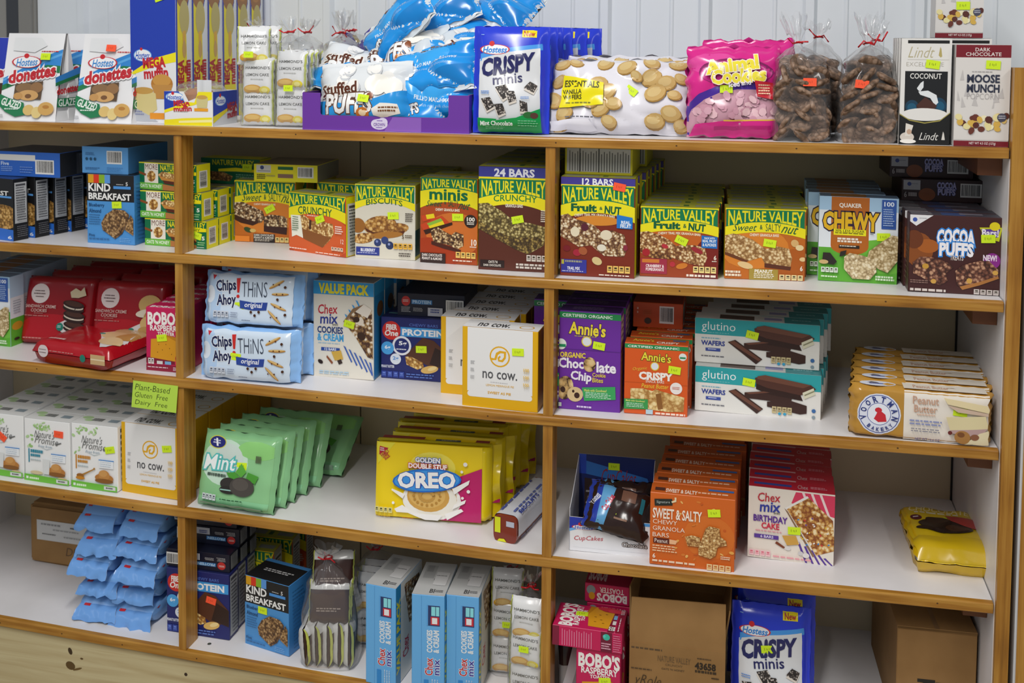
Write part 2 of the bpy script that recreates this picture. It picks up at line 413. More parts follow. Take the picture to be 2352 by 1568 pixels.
nb = tag(obj('shelving_unit', None, None, (1.49, 0, 0)), 'neighbouring oak-edged unit cut off by the right border of the photo', 'shelves')
a = Acc(); a.box(0, -.006, .02, .035, .012, 1.16, 'w:z'); obj('edge_strip', a.mesh('edge_strip'), nb)
a = Acc(); a.box(-.0035, -.004, .02, .0, .4, 1.44, 'c9ccd0'); obj('side_panel', a.mesh('side_panel'), nb)
a = Acc(); a.box(0, .012, .02, .02, .4, 1.16, 'laminate'); obj('side_panel', a.mesh('side_panel'), nb)
a = Acc(); a.box(.001, -.006, 1.16, .035, .03, 1.597, 'w:z'); obj('side_panel', a.mesh('side_panel'), nb)
# ------------------------------------------------------------------ granola bar cartons of the second row
G_, Y_ = '0b7a4b', 'efe21a'
def oats(a='6b4420', b='b58a4c', c='e6cf9a', s=150): return 'g:%s,%s,%s:%d' % (a, b, c, s * 1.3)
def NV(g0, gc, ge, yc, ye, tx=.04):
    return R(Y_, 0, 0, 1, g0 + .01) + arcband(G_, g0, g0, gc, ge, .012, .985) + T(Y_, 'NATURE VALLEY', tx, g0 + .02, 1 - tx, gc - .015, b=.02, arc=(ge - gc) * .95) + arcband(Y_, gc, ge, yc, ye)
def script_sweet(x0, x1, y0, y1):
    d = x1 - x0; k = (y1 - y0)
    return T('1d5c38', 'Sweet', x0, y0 + .012, x0 + d * .36, y1, b=.004, sh=.4, rot=2) + T('1d5c38', '&', x0 + d * .41, y0 + .02, x0 + d * .45, y1 - .03) + T('1d5c38', 'SALTY', x0 + d * .5, y0, x0 + d * .74, y1 - .005, b=.0) + T('1d5c38', 'nut', x0 + d * .77, y0 + .025, x1, y1 + .02, b=.004, sh=.4, rot=-6)
def ffruit(x0, x1, y0, y1):
    d = x1 - x0
    return T('0b5f38', 'Fruit', x0, y0, x0 + d * .5, y1, b=.05) + T('0b5f38', '&', x0 + d * .57, y0 + .02, x0 + d * .63, y1 - .02) + T('0b5f38', 'NUT', x0 + d * .68, y0 + .015, x1, y1 + .015, b=.045, rot=-4)
def art_fn():
    return (E('c4621c', .45, .5, .42, .2) + E('7a1f16', .95, .75, .28, .35) + NV(.02, .19, .265, .33, .405) + ffruit(.18, .83, .215, .31) + T('f4ead0', 'CHEWY TRAIL MIX GRANOLA BARS', .23, .352, .77, .385, b=.03, rise=.012)
        + P(oats('6a3a1a', 'b88a52', 'ecd9b0', 120), (0, .37), (.1, .355), (.24, .40), (.38, .47), (.46, .55), (.56, .53), (.7, .53), (.83, .56), (.86, .7), (.82, .82), (.66, .80), (.5, .75), (.4, .71), (.16, .73), (0, .64))
        + P(oats('4a2410', '8a5a2c', 'c9a064', 120), (.02, .6), (.2, .64), (.4, .68), (.42, .74), (.16, .735), (0, .66)) + E('a8202a', .08, .655, .05) + E('b8303a', .42, .81, .035) + E('b8303a', .32, .56, .045, .03, 20) + E('9c2730', .73, .6, .08, .035, 25) + E('cf7a28', .54, .83, .075, .04, -15)
        + R('a02c44', .012, .74, .35, .955) + R('d07a30', .03, .75, .25, .80) + T('f6e6e6', 'CRANBERRY &', .08, .825, .31, .865, b=.03) + T('f6e6e6', 'POMEGRANATE', .08, .875, .31, .915, b=.03)
        + P('1d6fc0', (.785, .385), (.985, .40), (.985, .565), (.785, .56)) + T('eaf2fa', 'MADE WITH', .82, .41, .95, .435) + T('eaf2fa', 'REAL FRUIT', .80, .445, .97, .48, b=.03) + T('eaf2fa', '& ALMONDS', .80, .495, .97, .535, b=.03)
        + T('f2ead8', '6', .945, .665, .975, .725) + L('f2ead8', .92, .74, .985, .76, 1) + NB('f0d98a', .685, .825, .985, .915) + L('f2e4d4', .6, .94, .98, .975, 1, .9))
def art_sp():
    return (E('d8812a', .35, .55, .45, .3) + E('b05a16', .9, .85, .4, .3) + NV(.02, .19, .27, .33, .405) + script_sweet(.11, .9, .21, .32) + T('f6ead4', 'CHEWY GRANOLA BARS', .31, .352, .67, .388, b=.03)
        + P(oats('8a6030', 'c8a26a', 'ead6aa', 110), (0, .39), (.1, .36), (.2, .38), (.35, .44), (.46, .53), (.52, .56), (.66, .52), (.8, .55), (.84, .68), (.82, .80), (.5, .76), (.46, .68), (.3, .74), (.12, .66), (0, .62))
        + P('5a2c18', (.5, .76), (.83, .80), (.82, .85), (.5, .82)) + P('6b3a1c', (0, .62), (.12, .66), (.3, .74), (.26, .76), (.1, .70), (0, .66)) + E('e4c48a', .26, .80, .1, .045, 15) + E('d9b070', .87, .47, .05, .05, 40) + E('e8d09a', .93, .53, .05, .04) + E('e4c48a', .97, .69, .04, .03)
        + R('a8903a', .31, .845, .67, 1) + T('f4eee0', 'PEANUT', .38, .855, .6, .90, b=.03) + L('ece4cc', .37, .91, .62, .98, 3) + L('f0e2c8', .01, .88, .24, .97, 2, .7) + T('f2ead8', '6', .94, .785, .97, .85) + NB('f0dba0', .685, .91, .985, .985))
def art_ss():
    return (E('d9812c', .5, .55, .5, .3) + NV(.02, .2, .27, .33, .41) + script_sweet(.14, .98, .20, .33) + T('f6ead4', 'CHEWY GRANOLA BARS', .32, .365, .67, .395, b=.03)
        + P(oats('3c2216', 'a88258', 'e8dcc0', 120), (0, .36), (.14, .35), (.3, .42), (.46, .49), (.5, .6), (.44, .68), (.3, .70), (.1, .66), (0, .6)) + P(oats('3c2216', 'b08a5c', 'eadcb8', 120), (.48, .58), (.6, .54), (.8, .56), (.86, .6), (.86, .74), (.48, .74)) + P('3a1a14', (.48, .73), (.86, .74), (.85, .86), (.48, .82)) + P('3c1c12', (0, .56), (.2, .63), (.4, .68), (.3, .73), (.1, .69), (0, .64))
        + E('2f4a26', .22, .80, .07, .04, 20) + E('d8b86a', .3, .81, .05, .03) + R('2c2320', .31, .86, .66, 1) + T('f2eee4', 'DARK CHOCOLATE', .32, .865, .64, .895, b=.02) + T('f2eee4', 'PEANUT & ALMOND', .32, .905, .64, .935, b=.02) + L('cfc6b8', .33, .945, .63, .985, 2) + NB('f2d88a', .67, .905, .97, .985) + R('e8862c', .01, .9, .25, .99))
def art_cr():
    return (E('d8602c', .5, .7, .6, .4) + NV(.015, .17, .27, .33, .45, .01) + T('0b5f38', 'CRUNCHY', .17, .22, .76, .345, b=.012, rise=.012) + L('f4e4d4', .33, .36, .58, .385, 1)
        + P(oats('8a5a28', 'd2a460', 'f0dca8', 120), (.1, .42), (.25, .36), (.36, .42), (.4, .46), (.55, .44), (.78, .47), (.8, .62), (.72, .75), (.6, .88), (.3, .78), (.05, .66), (.1, .55)) + P('8a5426', (.26, .6), (.34, .62), (.75, .70), (.6, .88), (.3, .78), (.1, .68), (.08, .63)) + P('4a2a14', (.37, .44), (.41, .44), (.4, .6), (.36, .6))
        + P('efeedd', (.04, .39), (.21, .38), (.26, .76), (.14, .72), (.06, .76)) + L('3f6b40', .07, .41, .19, .66, 7, .4) + T('f6e8dc', '12', .925, .7, .975, .775, b=0) + L('f6e8dc', .83, .49, .97, .63, 4) + NB('ecd2b8', .77, .84, .98, .9) + L('f8e6da', .03, .93, .35, .96, 1) + L('f8e6da', .5, .955, .98, .98, 1))
def art_bis():
    return (NV(.015, .17, .245, .24, .345, .03) + T('0b5f38', 'BISCUITS', .19, .18, .79, .255, b=.008, rise=.03)
        + E(oats('7a4a1c', 'b8853c', 'dcb878', 90), .42, .55, .28, .13, -8) + E(oats('7a4a1c', 'b8853c', 'dcb878', 90), .6, .6, .3, .085, -10) + P('5a2c14', (.15, .58), (.3, .64), (.6, .65), (.84, .6), (.8, .66), (.5, .70), (.2, .64)) + E('a8712e', .52, .675, .28, .045, -6) + E(oats('6a3c14', 'c08c44', 'e0be80', 90), .14, .73, .19, .07, -8) + E('9a6428', .05, .56, .12, .1)
        + E('2c3a6c', .38, .78, .06) + E('33437a', .5, .745, .06) + E('283660', .58, .81, .065) + E('7d8cc0', .37, .765, .02) + E('8a98c8', .57, .795, .02)
        + R('2c3a8e', .02, .845, .41, .955) + T('eef0fa', 'BLUEBERRY', .1, .865, .34, .905, b=.03) + L('d4d8f0', .04, .92, .38, .935, 1) + L('4a4038', .84, .37, .97, .49, 5) + T('5a4a30', '5', .79, .66, .82, .71) + L('5a4a30', .84, .66, .97, .71, 2) + NB('e8b23c', .65, .775, .97, .85) + L('4a4038', .74, .9, .96, .96, 2))
def art_min():
    return (E('d0702a', .6, .65, .5, .25) + E('a8380f', .2, .9, .5, .2) + NV(.0, .12, .165, .28, .36, .04) + T('0f6b3f', 'minis', .17, .135, .82, .255, b=.03) + script_sweet(.12, .86, .255, .335) + T('f6ead4', 'CHEWY GRANOLA BARS', .27, .355, .69, .385, b=.03)
        + P('c8451c', (.02, .45), (.24, .42), (.3, .48), (.05, .52)) + P('e8d21e', (.1, .44), (.24, .42), (.26, .47), (.12, .49)) + P('c8451c', (.0, .56), (.38, .44), (.52, .52), (.08, .64)) + P('8ab83c', (.12, .54), (.36, .47), (.4, .5), (.16, .57)) + P('e8d21e', (.15, .57), (.4, .5), (.43, .54), (.19, .61)) + P('3a1c10', (.06, .62), (.56, .51), (.57, .54), (.1, .67))
        + P(oats('3c2012', 'a07a4c', 'e6d2a4', 130), (.18, .63), (.3, .57), (.42, .62), (.55, .66), (.62, .62), (.76, .65), (.76, .78), (.66, .82), (.5, .78), (.24, .75)) + P('4a1f12', (.2, .74), (.5, .79), (.72, .83), (.7, .86), (.4, .82), (.2, .78))
        + E('2e211c', .88, .49, .11) + T('f4f0e8', '100', .82, .445, .95, .49, b=.03) + L('f4f0e8', .82, .5, .95, .535, 2) + T('f8f0e4', '10', .9, .7, .985, .77, b=.03) + L('f8f0e4', .87, .78, .985, .8, 1)
        + R('33201c', .01, .88, .45, 1) + T('f2e8e0', 'DARK CHOCOLATE', .04, .89, .39, .92, b=.02) + T('f2e8e0', 'PEANUT & ALMOND', .04, .93, .39, .96, b=.02) + NB('f0c86a', .63, .85, .985, .92) + L('f2e0d0', .58, .945, .985, .97, 1))
def art_24():
    return (R('3a3d94', 0, 0, 1, .105) + T('e8eaf4', '24 BARS', .23, .02, .8, .092, b=.035) + SUB(NV(.02, .17, .235, .285, .365, .045), 0, .1, 1, 1) + T('1a7a3a', 'CRUNCHY', .22, .265, .84, .325, b=.01, rise=.012) + T('f0e6d4', 'GRANOLA BARS', .39, .355, .64, .385, b=.03)
        + P(oats('4a3c1c', '8f7c42', 'cdbf84', 120), (0, .36), (.14, .35), (.35, .43), (.5, .51), (.75, .53), (.96, .56), (1, .6), (.94, .74), (.72, .83), (.6, .80), (.3, .70), (.15, .64), (0, .58)) + P(oats('3c2c14', '6b5528', 'a8904c', 120), (0, .52), (.2, .6), (.5, .68), (.85, .66), (.95, .7), (.72, .83), (.55, .79), (.28, .70), (0, .6))
        + R('2a1a16', .03, .9, .38, .97) + T('e4dcd0', "OATS 'N", .15, .905, .28, .93) + T('e4dcd0', 'DARK CHOCOLATE', .08, .94, .33, .96, b=.02) + NB('d8cfc4', .7, .835, .99, .895) + L('d8cfc4', .55, .92, .98, .975, 2, .7) + L('e4dccc', .9, .4, .99, .52, 6))
def art_12():
    return (R('433a94', 0, 0, 1, .085) + T('eef0f6', '12 BARS', .29, .012, .7, .075, b=.03) + SUB(NV(.012, .165, .23, .30, .395, .035), 0, .075, 1, 1) + ffruit(.15, .81, .27, .34) + T('f4ead0', 'CHEWY TRAIL MIX GRANOLA BARS', .19, .36, .73, .385, b=.03, rise=.012) + E('d88a2c', .5, .43, .3, .05)
        + P(oats('5a3420', 'b08a5c', 'ece0c4', 110), (0, .39), (.1, .37), (.2, .42), (.35, .45), (.46, .48), (.55, .54), (.7, .52), (.86, .56), (.9, .7), (.86, .78), (.6, .78), (.5, .73), (.42, .68), (.25, .7), (.1, .64), (0, .6)) + E('e8ddc0', .2, .55, .06, .05) + E('e4d8bc', .62, .57, .08, .05) + E('e6e0cc', .56, .70, .06, .035) + E('5a2030', .33, .5, .05, .04) + E('8a2a3c', .88, .69, .03, .03) + E('a8243a', .23, .76, .055, .035) + E('7a1a24', .09, .72, .05, .03) + E('a85a34', .31, .74, .06, .04, 30) + E('d8c48a', .5, .835, .07, .038, 25)
        + R('35389a', .015, .83, .36, .965) + R('b8b43c', .02, .835, .055, .88) + L('a0a088', .07, .84, .3, .875, 1) + T('eef0fa', 'TRAIL MIX', .1, .905, .27, .935, b=.03) + L('c8ccec', .03, .945, .34, .958, 1) + P('1f7ad0', (.76, .36), (.97, .385), (.97, .5), (.76, .495)) + T('f0f6fc', 'REAL', .82, .42, .94, .45, b=.03) + T('f0f6fc', 'FRUIT', .81, .455, .95, .49, b=.03) + NB('eec468', .64, .875, .955, .945) + L('f0e0d0', .53, .965, .95, .985, 1))
topY = lambda: R('cfc814', 0, 0, 1, 1) + R('1f6b3f', .1, .1, .42, .9) + R('6a3a22', .5, .1, .72, .95) + R('b8b8b0', .76, .15, .98, .9)
topY2 = lambda: R('a9ab38', 0, 0, 1, 1) + R('8d938c', .05, .25, .5, .7) + R('3f6a34', .55, .3, .62, .7) + R('8d938c', .7, .3, .95, .7)
def nvbox(fn, w, d, h, base='9c3f18', side='c9bf16', right=None, name='granola_bar_box'):
    return carton(name, w, d, h, {'*': base, 't': Y_, 'r': side, 'l': side, 'b': side}, fn, right=right, top=topY2)
sideNut = lambda: NUT(.06, .12, .94, .97)
LAB = 'granola bar boxes on the second shelf'

z = zt(1, .93)
W_, H_ = .1365, .1255
row('granola_bar_box', nvbox(art_fn, W_, .0395, H_), .867, .058, zt(1, .93), 3.2, 8, .040, 'brown fruit and nut granola box with cranberries, left of peanut boxes', 'granola bar box', 'fruit and nut granola boxes in a row', [(fr(W_, H_, .53, .47), -24, YEL)], back='{o} box behind the cranberry fruit and nut granola box')
row('granola_bar_box', nvbox(art_sp, .137, .0395, .1255, 'c2691c'), 1.014, .071, zt(1, 1.08), 4.6, 8, .0385, 'orange peanut granola box with bars, left of sugar snack box', 'granola bar box', 'peanut granola boxes in a row', [(fr(.137, .1255, .56, .48), -8, YEL)], back='{o} box behind the orange peanut granola box')
row('granola_bar_box', nvbox(art_12, .132, .047, .177, '7d2a16', right=lambda: R('d8cc18', .1, 0, .9, 1)), .728, .033, zt(1, .79), 1.1, 7, .0485, 'tall fruit and nut granola box reading 12 BARS beside center post', 'granola bar box', 'tall trail mix granola boxes in a row', [(fr(.132, .177, .79, .085), -10, ORA)], back='{o} tall trail mix box counting back from the front one by the center post', dx=.0035)
row('granola_bar_box', nvbox(art_24, .1283, .062, .19, '5a2a1c'), .574, .044, zt(1, .64), 1.7, 5, .064, 'tall brown crunchy granola box reading 24 BARS', 'granola bar box', 'tall crunchy granola boxes in a row', [(fr(.128, .19, .57, .5), 12, YEL)], back='{o} tall crunchy oat box counting back behind the one reading BARS left of center post', jx=.002)
row('granola_bar_box', nvbox(art_min, .112, .05, .161, 'b04a1a'), .4535, .072, zt(1, .51), -.9, 2, .054, 'orange minis granola box left of the 24 BARS box', 'granola bar box', 'minis granola boxes', [(fr(.112, .161, .66, .45), 2, YEL)], back='{o} minis granola box, behind the front one', dx=.012)
row('granola_bar_box', nvbox(art_bis, .119, .038, .142, 'd9d4c4', right=lambda: R('c9bf16', 0, 0, 1, .25) + R('e4dfd0', 0, .25, 1, .6) + R('2a5a78', 0, .6, 1, .95)), .323, .073, zt(1, .38), 2.1, 8, .039, 'cream biscuits granola box with blueberries', 'granola bar box', 'biscuit granola boxes in a row', [(fr(.119, .142, .64, .41), 3, YEL)], back='{o} box behind the cream blueberry biscuits box')
row('granola_bar_box', nvbox(art_cr, .1405, .05, .116, 'c24a1e', 'd8d200', right=lambda: NUT(.1, .12, .98, .98)), .174, .101, zt(1, .24), -16.1, 1, 0, 'orange crunchy peanut butter granola box turned to the right', 'granola bar box', None, [(fr(.14, .116, .56, .41), 22, YEL)])
row('granola_bar_box', nvbox(art_cr, .1405, .05, .128, 'c24a1e'), .205, .165, zt(1, .26), -6, 2, .055, 'second crunchy granola box, just behind the turned one', 'granola bar box', 'crunchy granola boxes behind the turned one', back='{o} crunchy granola box behind the turned one', dx=.018, d2='')
row('granola_bar_box', nvbox(art_ss, .130, .045, .126, 'c2691c'), .032, .149, zt(1, .1), 4.7, 4, .047, 'brown dark chocolate granola box left of the turned crunchy box', 'granola bar box', 'dark chocolate granola boxes in a row', [(fr(.13, .126, .58, .45), 28, YEL)], back='{o} box behind the dark chocolate granola box', dx=.004)
# yellow box lying on the dark chocolate ones
endY = lambda: R('e6df1e', 0, 0, 1, 1) + R('cfd0cc', .04, .05, .27, .5) + R('8a8a90', .06, .38, .26, .42) + E('3a4a80', .13, .2, .03) + R('1a6a3a', .38, .12, .62, .3) + R(Y_, .38, .32, .62, .5) + R('8a6a5a', .38, .55, .62, .78) + BAR(.69, .12, .94, .75) + L('5a5620', .05, .6, .2, .9, 3) + L('b0aa50', .2, .62, .35, .78, 1)
item('granola_bar_box', carton('granola_bar_box', .1345, .125, .0345, {'*': 'e0d91c', 't': '7a6a50', 'r': '8f8c84'}, endY), .079, .142, zt(1, .1) + .127, 3, 'yellow granola box lying flat on the dark chocolate boxes, barcode end forward', 'granola bar box')
endN = lambda: R('b9b9b6', 0, 0, 1, 1) + NUT(.02, .02, .98, .98, 'b4b4b2', '55555a')
vbars = lambda: R('c0bfbb', 0, 0, 1, 1) + sum([R('55534f', .04 + .042 * k, .1 + .13 * ((k * 7) % 5) / 4, .04 + .042 * k + .012, .97) for k in range(23)], []) + R('26221f', .2, 0, .215, 1) + R('26221f', .5, 0, .515, 1)
item('granola_bar_box', carton('granola_bar_box', .122, .14, .047, {'*': 'c9bf16', 'f': 'c9bf16', 't': 'c9bf16'}, lambda: SUB(vbars(), .03, 0, .97, .9)), .728, .07, zt(1, .79) + .1775, 1, 'granola box lying on the tall trail mix box, grey nutrition panel facing forward', 'granola bar box', 'boxes lying on the tall trail mix boxes')
item('granola_bar_box', carton('granola_bar_box', .122, .14, .047, {'*': 'c9bf16'}, lambda: SUB(vbars(), .03, 0, .97, .9)), .738, .216, zt(1, .79) + .1775, 1, 'second yellow granola box lying farther back on the tall trail mix boxes', 'granola bar box', 'boxes lying on the tall trail mix boxes')

# lying caramel filled boxes that run behind the left post
def art_more():
    return (R(Y_, 0, 0, 1, .04) + R('0b6e43', 0, .04, 1, .62) + R('efe7d8', .1, .03, .34, .75) + T('6a2a14', 'MORE', .115, .06, .33, .26, b=.0) + E(oats('7a4a1c', 'c89440', 'f0d090', 100), .22, .5, .075, .2, 30) + P('8a4a1c', (0, .33), (.13, .42), (.12, .5), (0, .42)) + R('6cba3c', 0, .74, .42, .98) + T('f0f6e4', "OATS 'N HONEY", .03, .79, .4, .92, b=.02)
        + T(Y_, 'NATURE VALLEY', .38, .07, .98, .27, b=.02) + P(Y_, (.42, .34), (.7, .26), (1, .26), (1, .38), (.5, .44)) + T('5a8a1c', 'CRUNCHY', .5, .28, .9, .38) + P('c98a3c', (.34, .42), (.42, .3), (.9, .48), (1, .55), (1, .8), (.4, .62)) + P(oats('8a5a28', 'd8aa62', 'f0d8a0', 140), (.34, .45), (.42, .3), (.62, .38), (.9, .5), (1, .6), (1, .68), (.7, .6), (.5, .55)) + P('5a2410', (.42, .62), (.8, .68), (.86, .8), (.45, .74)) + P('b8763c', (.42, .76), (.8, .86), (1, .92), (1, 1), (.42, .98))
        + R('0b6e43', .84, .5, 1, 1) + T('f0f4ec', '5', .93, .55, .97, .68, b=.03) + L('8fc88a', .86, .75, .99, .9, 2) + L('e8f0e4', .85, .93, .99, .97, 1))
endM = lambda: R('dcd61a', 0, 0, 1, 1) + BAR(.2, .24, .78, .86, 12, True)
more = carton('granola_bar_box', .139, .0425, .0548, {'*': 'dcd61a', 'f': '0b6e43', 't': '8a8a78'}, art_more, endM)
z0 = zt(1, 0)
for k, (x, y, z, r, st, lab) in enumerate((
    (-.119, .064, 0, -2.7, [((.118, -.0014, .026), -15, YEL)], 'green oats and honey granola box, bottom of the lying stack at the left post'),
    (-.128, .063, .0555, -3.2, (), 'green oats and honey granola box, middle of the lying stack at the left post'),
    (-.135, .071, .111, -8, (), 'green oats and honey granola box, topmost of the lying stack at the left post'),
    (-.118, .112, 0, -3, (), 'second bottom oats and honey box in the lying stack'),
    (-.115, .158, 0, -3, (), 'third bottom oats and honey box, behind the lying stack at the left post'),
    (-.121, .113, .0555, -3, (), 'second middle oats and honey box, behind the lying stack at the left post'),
    (-.118, .159, .0555, -2, (), 'third middle oats and honey box, behind the lying stack at the left post'))):
    item('granola_bar_box', more, x, y, z0 + z, r, lab, 'granola bar box', 'oats and honey granola boxes lying in a stack', st)
def art_back(): return R('0c5c3c', 0, 0, 1, 1) + T('c8c414', 'NATURE VALLEY', .2, .06, .9, .26, b=.02) + P(Y_, (.3, .42), (.6, .35), (1, .42), (1, .52), (.6, .5), (.3, .52)) + P(oats('4a3018', '8a6030', 'b08a50', 120), (0, .5), (.4, .55), (.55, .7), (.5, .9), (0, .85)) + L('6aa088', .6, .6, .95, .85, 3)
item('granola_bar_box', carton('granola_bar_box', .136, .05, .053, {'*': 'c9c316', 'f': '0c5c3c'}, art_back), -.066, .19, z0 + .111, -2, 'dim green granola box with price tag lying at the back above the yellow ends', 'granola bar box', None, [((.108, -.0014, .036), 0, YEL)])

# oat breakfast boxes, blue and black
def art_kind(g='3f86c8'):
    return (lambda: R('1b1b1d', 0, 0, 1, .385) + R('d8a01c', .035, .0, .15, .125) + R('d8381c', .15, .0, .265, .125) + R('86b22c', .265, .0, .385, .125) + R('5a96dc', .385, .0, .5, .125) + T('f0f0ee', 'KIND', .045, .135, .5, .24, b=.03) + T('f0f0ee', 'BREAKFAST', .045, .27, .93, .36, b=.03) + L('b8b8b8', .63, .13, .82, .15, 1) + T('d8d8d8', '5', .83, .1, .87, .15) + R('4a90d8', .57, .16, .93, .2)
        + T('1d4a78', 'Blueberry', .05, .42, .37, .48) + T('1d4a78', 'Almond', .05, .5, .3, .555) + L('35689a', .05, .58, .3, .74, 5, .35)
        + P(oats('4f3620', '8c683e', 'c4a374', 110), (.58, .49), (.8, .5), (.9, .56), (.88, .64), (.75, .84), (.6, .92), (.34, .8), (.31, .7), (.4, .58)) + P(oats('5a4024', '9a7446', 'c8a878', 110), (.93, .56), (.985, .62), (.985, .86), (.8, .78)) + P(oats('3a2616', '6a4a2c', '9a7448', 110), (.9, .56), (.88, .64), (.75, .84), (.6, .92), (.62, .86), (.78, .74)) + T('1d4a78', 'Five', .05, .86, .17, .895) + L('35689a', .05, .92, .5, .95, 1) + L('7ab0e0', .7, .9, .95, .97, 3, .4))
kside = lambda: R('3a82c4', 0, 0, 1, 1) + L('2c679e', .15, .12, .7, .95, 16, .35)
ktop = lambda: R('1b1b1d', 0, 0.12, 1, 1) + L('c8c8c8', .2, .45, .85, .62, 2, .5)
kind = carton('breakfast_bar_box', .107, .039, .139, {'*': '4b92d2', 't': '1b1b1d'}, art_kind(), kside, top=ktop)
row('breakfast_bar_box', kind, -.240, .051, zt(1, -.2), -.3, 5, .0405, 'blue and black breakfast bar box standing under the light blue lying box', 'breakfast bar box', 'blue breakfast bar boxes in a row', [(fr(.107, .139, .64, .43), 3, YEL)], back='{o} box behind the blue breakfast bar box', jx=.001, dx=.0005)
kend = lambda: R('5a9cda', 0, 0, 1, 1) + BAR(.54, .14, .87, .63) + L('2f5f92', .08, .22, .3, .34, 3, .4) + E('1d4a6a', .11, .46, .028) + E('1d4a6a', .2, .46, .028) + E('1d4a6a', .29, .46, .028) + L('2f5f92', .08, .78, .4, .88, 2, .4) + L('4a86c0', .55, .75, .9, .95, 4, .3)
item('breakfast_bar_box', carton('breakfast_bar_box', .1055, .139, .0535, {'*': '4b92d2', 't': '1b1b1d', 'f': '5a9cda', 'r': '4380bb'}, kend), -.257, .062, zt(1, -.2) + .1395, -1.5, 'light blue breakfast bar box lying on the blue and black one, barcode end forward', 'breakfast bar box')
def art_dark(): return R('171719', 0, 0, 1, .7) + E(oats('6a4a1c', 'b88a44', 'dcb878', 90), .75, .62, .42, .2) + P('2f6fd0', (0, .78), (1, .82), (1, 1), (0, 1)) + T('e8eef8', '6', .88, .92, .96, .97) + T('f0f0ee', 'BREAKFAST', .05, .2, .9, .27) + R('5a9ce0', .7, .28, .97, .31)
kinddark = carton('breakfast_bar_box', .130, .036, .125, {'*': '171719', 't': '22407a'}, art_dark, lambda: NUT(.1, .06, .9, .72, 'b4b6b8', '48484c') + L('6a6a6e', .15, .76, .85, .95, 6, .4))
for k, (x, y) in enumerate(((-.512, .045), (-.495, .088), (-.482, .13), (-.468, .168), (-.452, .207))):
    item('breakfast_bar_box', kinddark, x, y, zt(1, -.45), -12, ['black cookie breakfast bar box cut off by the left border, frontmost of its row'][0] if not k else ORD[k] + ' black cookie breakfast box from the left border in its slanting row', 'breakfast bar box', 'black breakfast bar boxes in a slanting row')
kend2 = lambda: R('2b62bd', 0, 0, 1, 1) + R('d8d8d4', .16, .12, .66, .36) + BAR(.66, .3, .92, .88) + T('c8d8f0', 'Five', .18, .42, .29, .56) + L('8aaade', .18, .62, .36, .85, 3, .4) + L('6a90d4', .45, .6, .64, .9, 3, .4)
item('breakfast_bar_box', carton('breakfast_bar_box', .17, .13, .05, {'*': '1d1d1f', 'f': '2b62bd', 'r': '2a2a2c'}, kend2, lambda: NUT(.4, .1, .95, .95, '4c4c4e', '77777a')), -.474, .06, zt(1, -.45) + .1262, -1.5, 'royal blue breakfast bar box lying on the black cookie boxes at the left border', 'breakfast bar box')

# chewy and chocolate puff boxes on the right
def art_chewy():
    return (R('a8cbe8', 0, 0, 1, .16) + R('e6ecf2', 0, .16, 1, .62) + R('5fae34', 0, .6, 1, 1) + E('6fba3c', .85, .68, .5, .2) + R('b8661c', .155, 0, .635, .58) + E('b8661c', .395, .58, .24, .1) + T('f2ece0', 'QUAKER', .255, .075, .535, .13, b=.03)
        + TO('e8b81c', '2a1c3a', 'CHEWY', .06, .19, .74, .385, b=.05, ob=.11) + R('f2ea1e', .19, .38, .6, .45) + T('3a3010', '30% LESS SUGAR', .21, .385, .58, .415, b=.01) + L('6a601a', .21, .42, .58, .44, 1) + L('f2e8d8', .24, .48, .55, .54, 2, .75) + R('2a2018', .26, .565, .52, .6) + L('e4dccc', .27, .57, .5, .59, 1)
        + R('2f58a8', .79, .015, .97, .355) + T('dce6f6', '100', .82, .04, .94, .09, b=.03) + L('a8c0e4', .81, .12, .95, .33, 8, .45) + L('5a5a60', .65, .4, .7, .43, 2)
        + P(oats('8f7648', 'c9b285', 'e9dcba', 90), (.64, .62), (.8, .5), (.92, .42), (1, .43), (1, .72), (.88, .86), (.76, .82), (.62, .7)) + P(oats('98805a', 'd4bf94', 'efe4c8', 90), (.33, .7), (.4, .65), (.55, .67), (.73, .72), (.74, .86), (.66, .95), (.44, .95), (.33, .84)) + P('2c2420', (.06, .66), (.15, .66), (.24, .76), (.2, .8), (.05, .78)) + P('2c2420', (.28, .64), (.36, .62), (.34, .68), (.27, .7)) + E('d0b078', .07, .77, .06, .025)
        + NB('e4ece0', .04, .83, .26, .89) + L('dcecd0', .04, .93, .28, .96, 1) + L('dcecd0', .73, .9, .97, .96, 2, .7))
chside = lambda: R('b4d2ea', 0, 0, 1, .3) + R('dde4ea', 0, .3, 1, .6) + R('5fae34', 0, .6, 1, 1) + E('c8962c', .5, .72, .4, .06) + L('9aa8b4', .2, .35, .8, .55, 6, .4) + E('3a2a20', .4, .9, .2, .02)
chewy = carton('granola_bar_box', .130, .0395, .148, {'*': 'a8cbe8', 't': '5a6f88', 'l': 'c4d8e8'}, art_chewy, chside, top=lambda: R('8a5a1c', .15, .05, .6, .95))
row('granola_bar_box', chewy, 1.173, .093, zt(1, 1.24), -1.3, 1, 0, 'blue, white and green chewy granola box at the front of the right bay', 'granola bar box', 'blue and green chewy boxes', [(fr(.13, .148, .82, .45), 2, YEL)])
row('granola_bar_box', chewy, 1.156, .136, zt(1, 1.24), -.6, 5, .0405, 'second blue and green chewy granola box, showing left of the front one', 'granola bar box', 'blue and green chewy boxes', back='{o} blue and green chewy box behind the front one at right', d2='', dx=-.001)
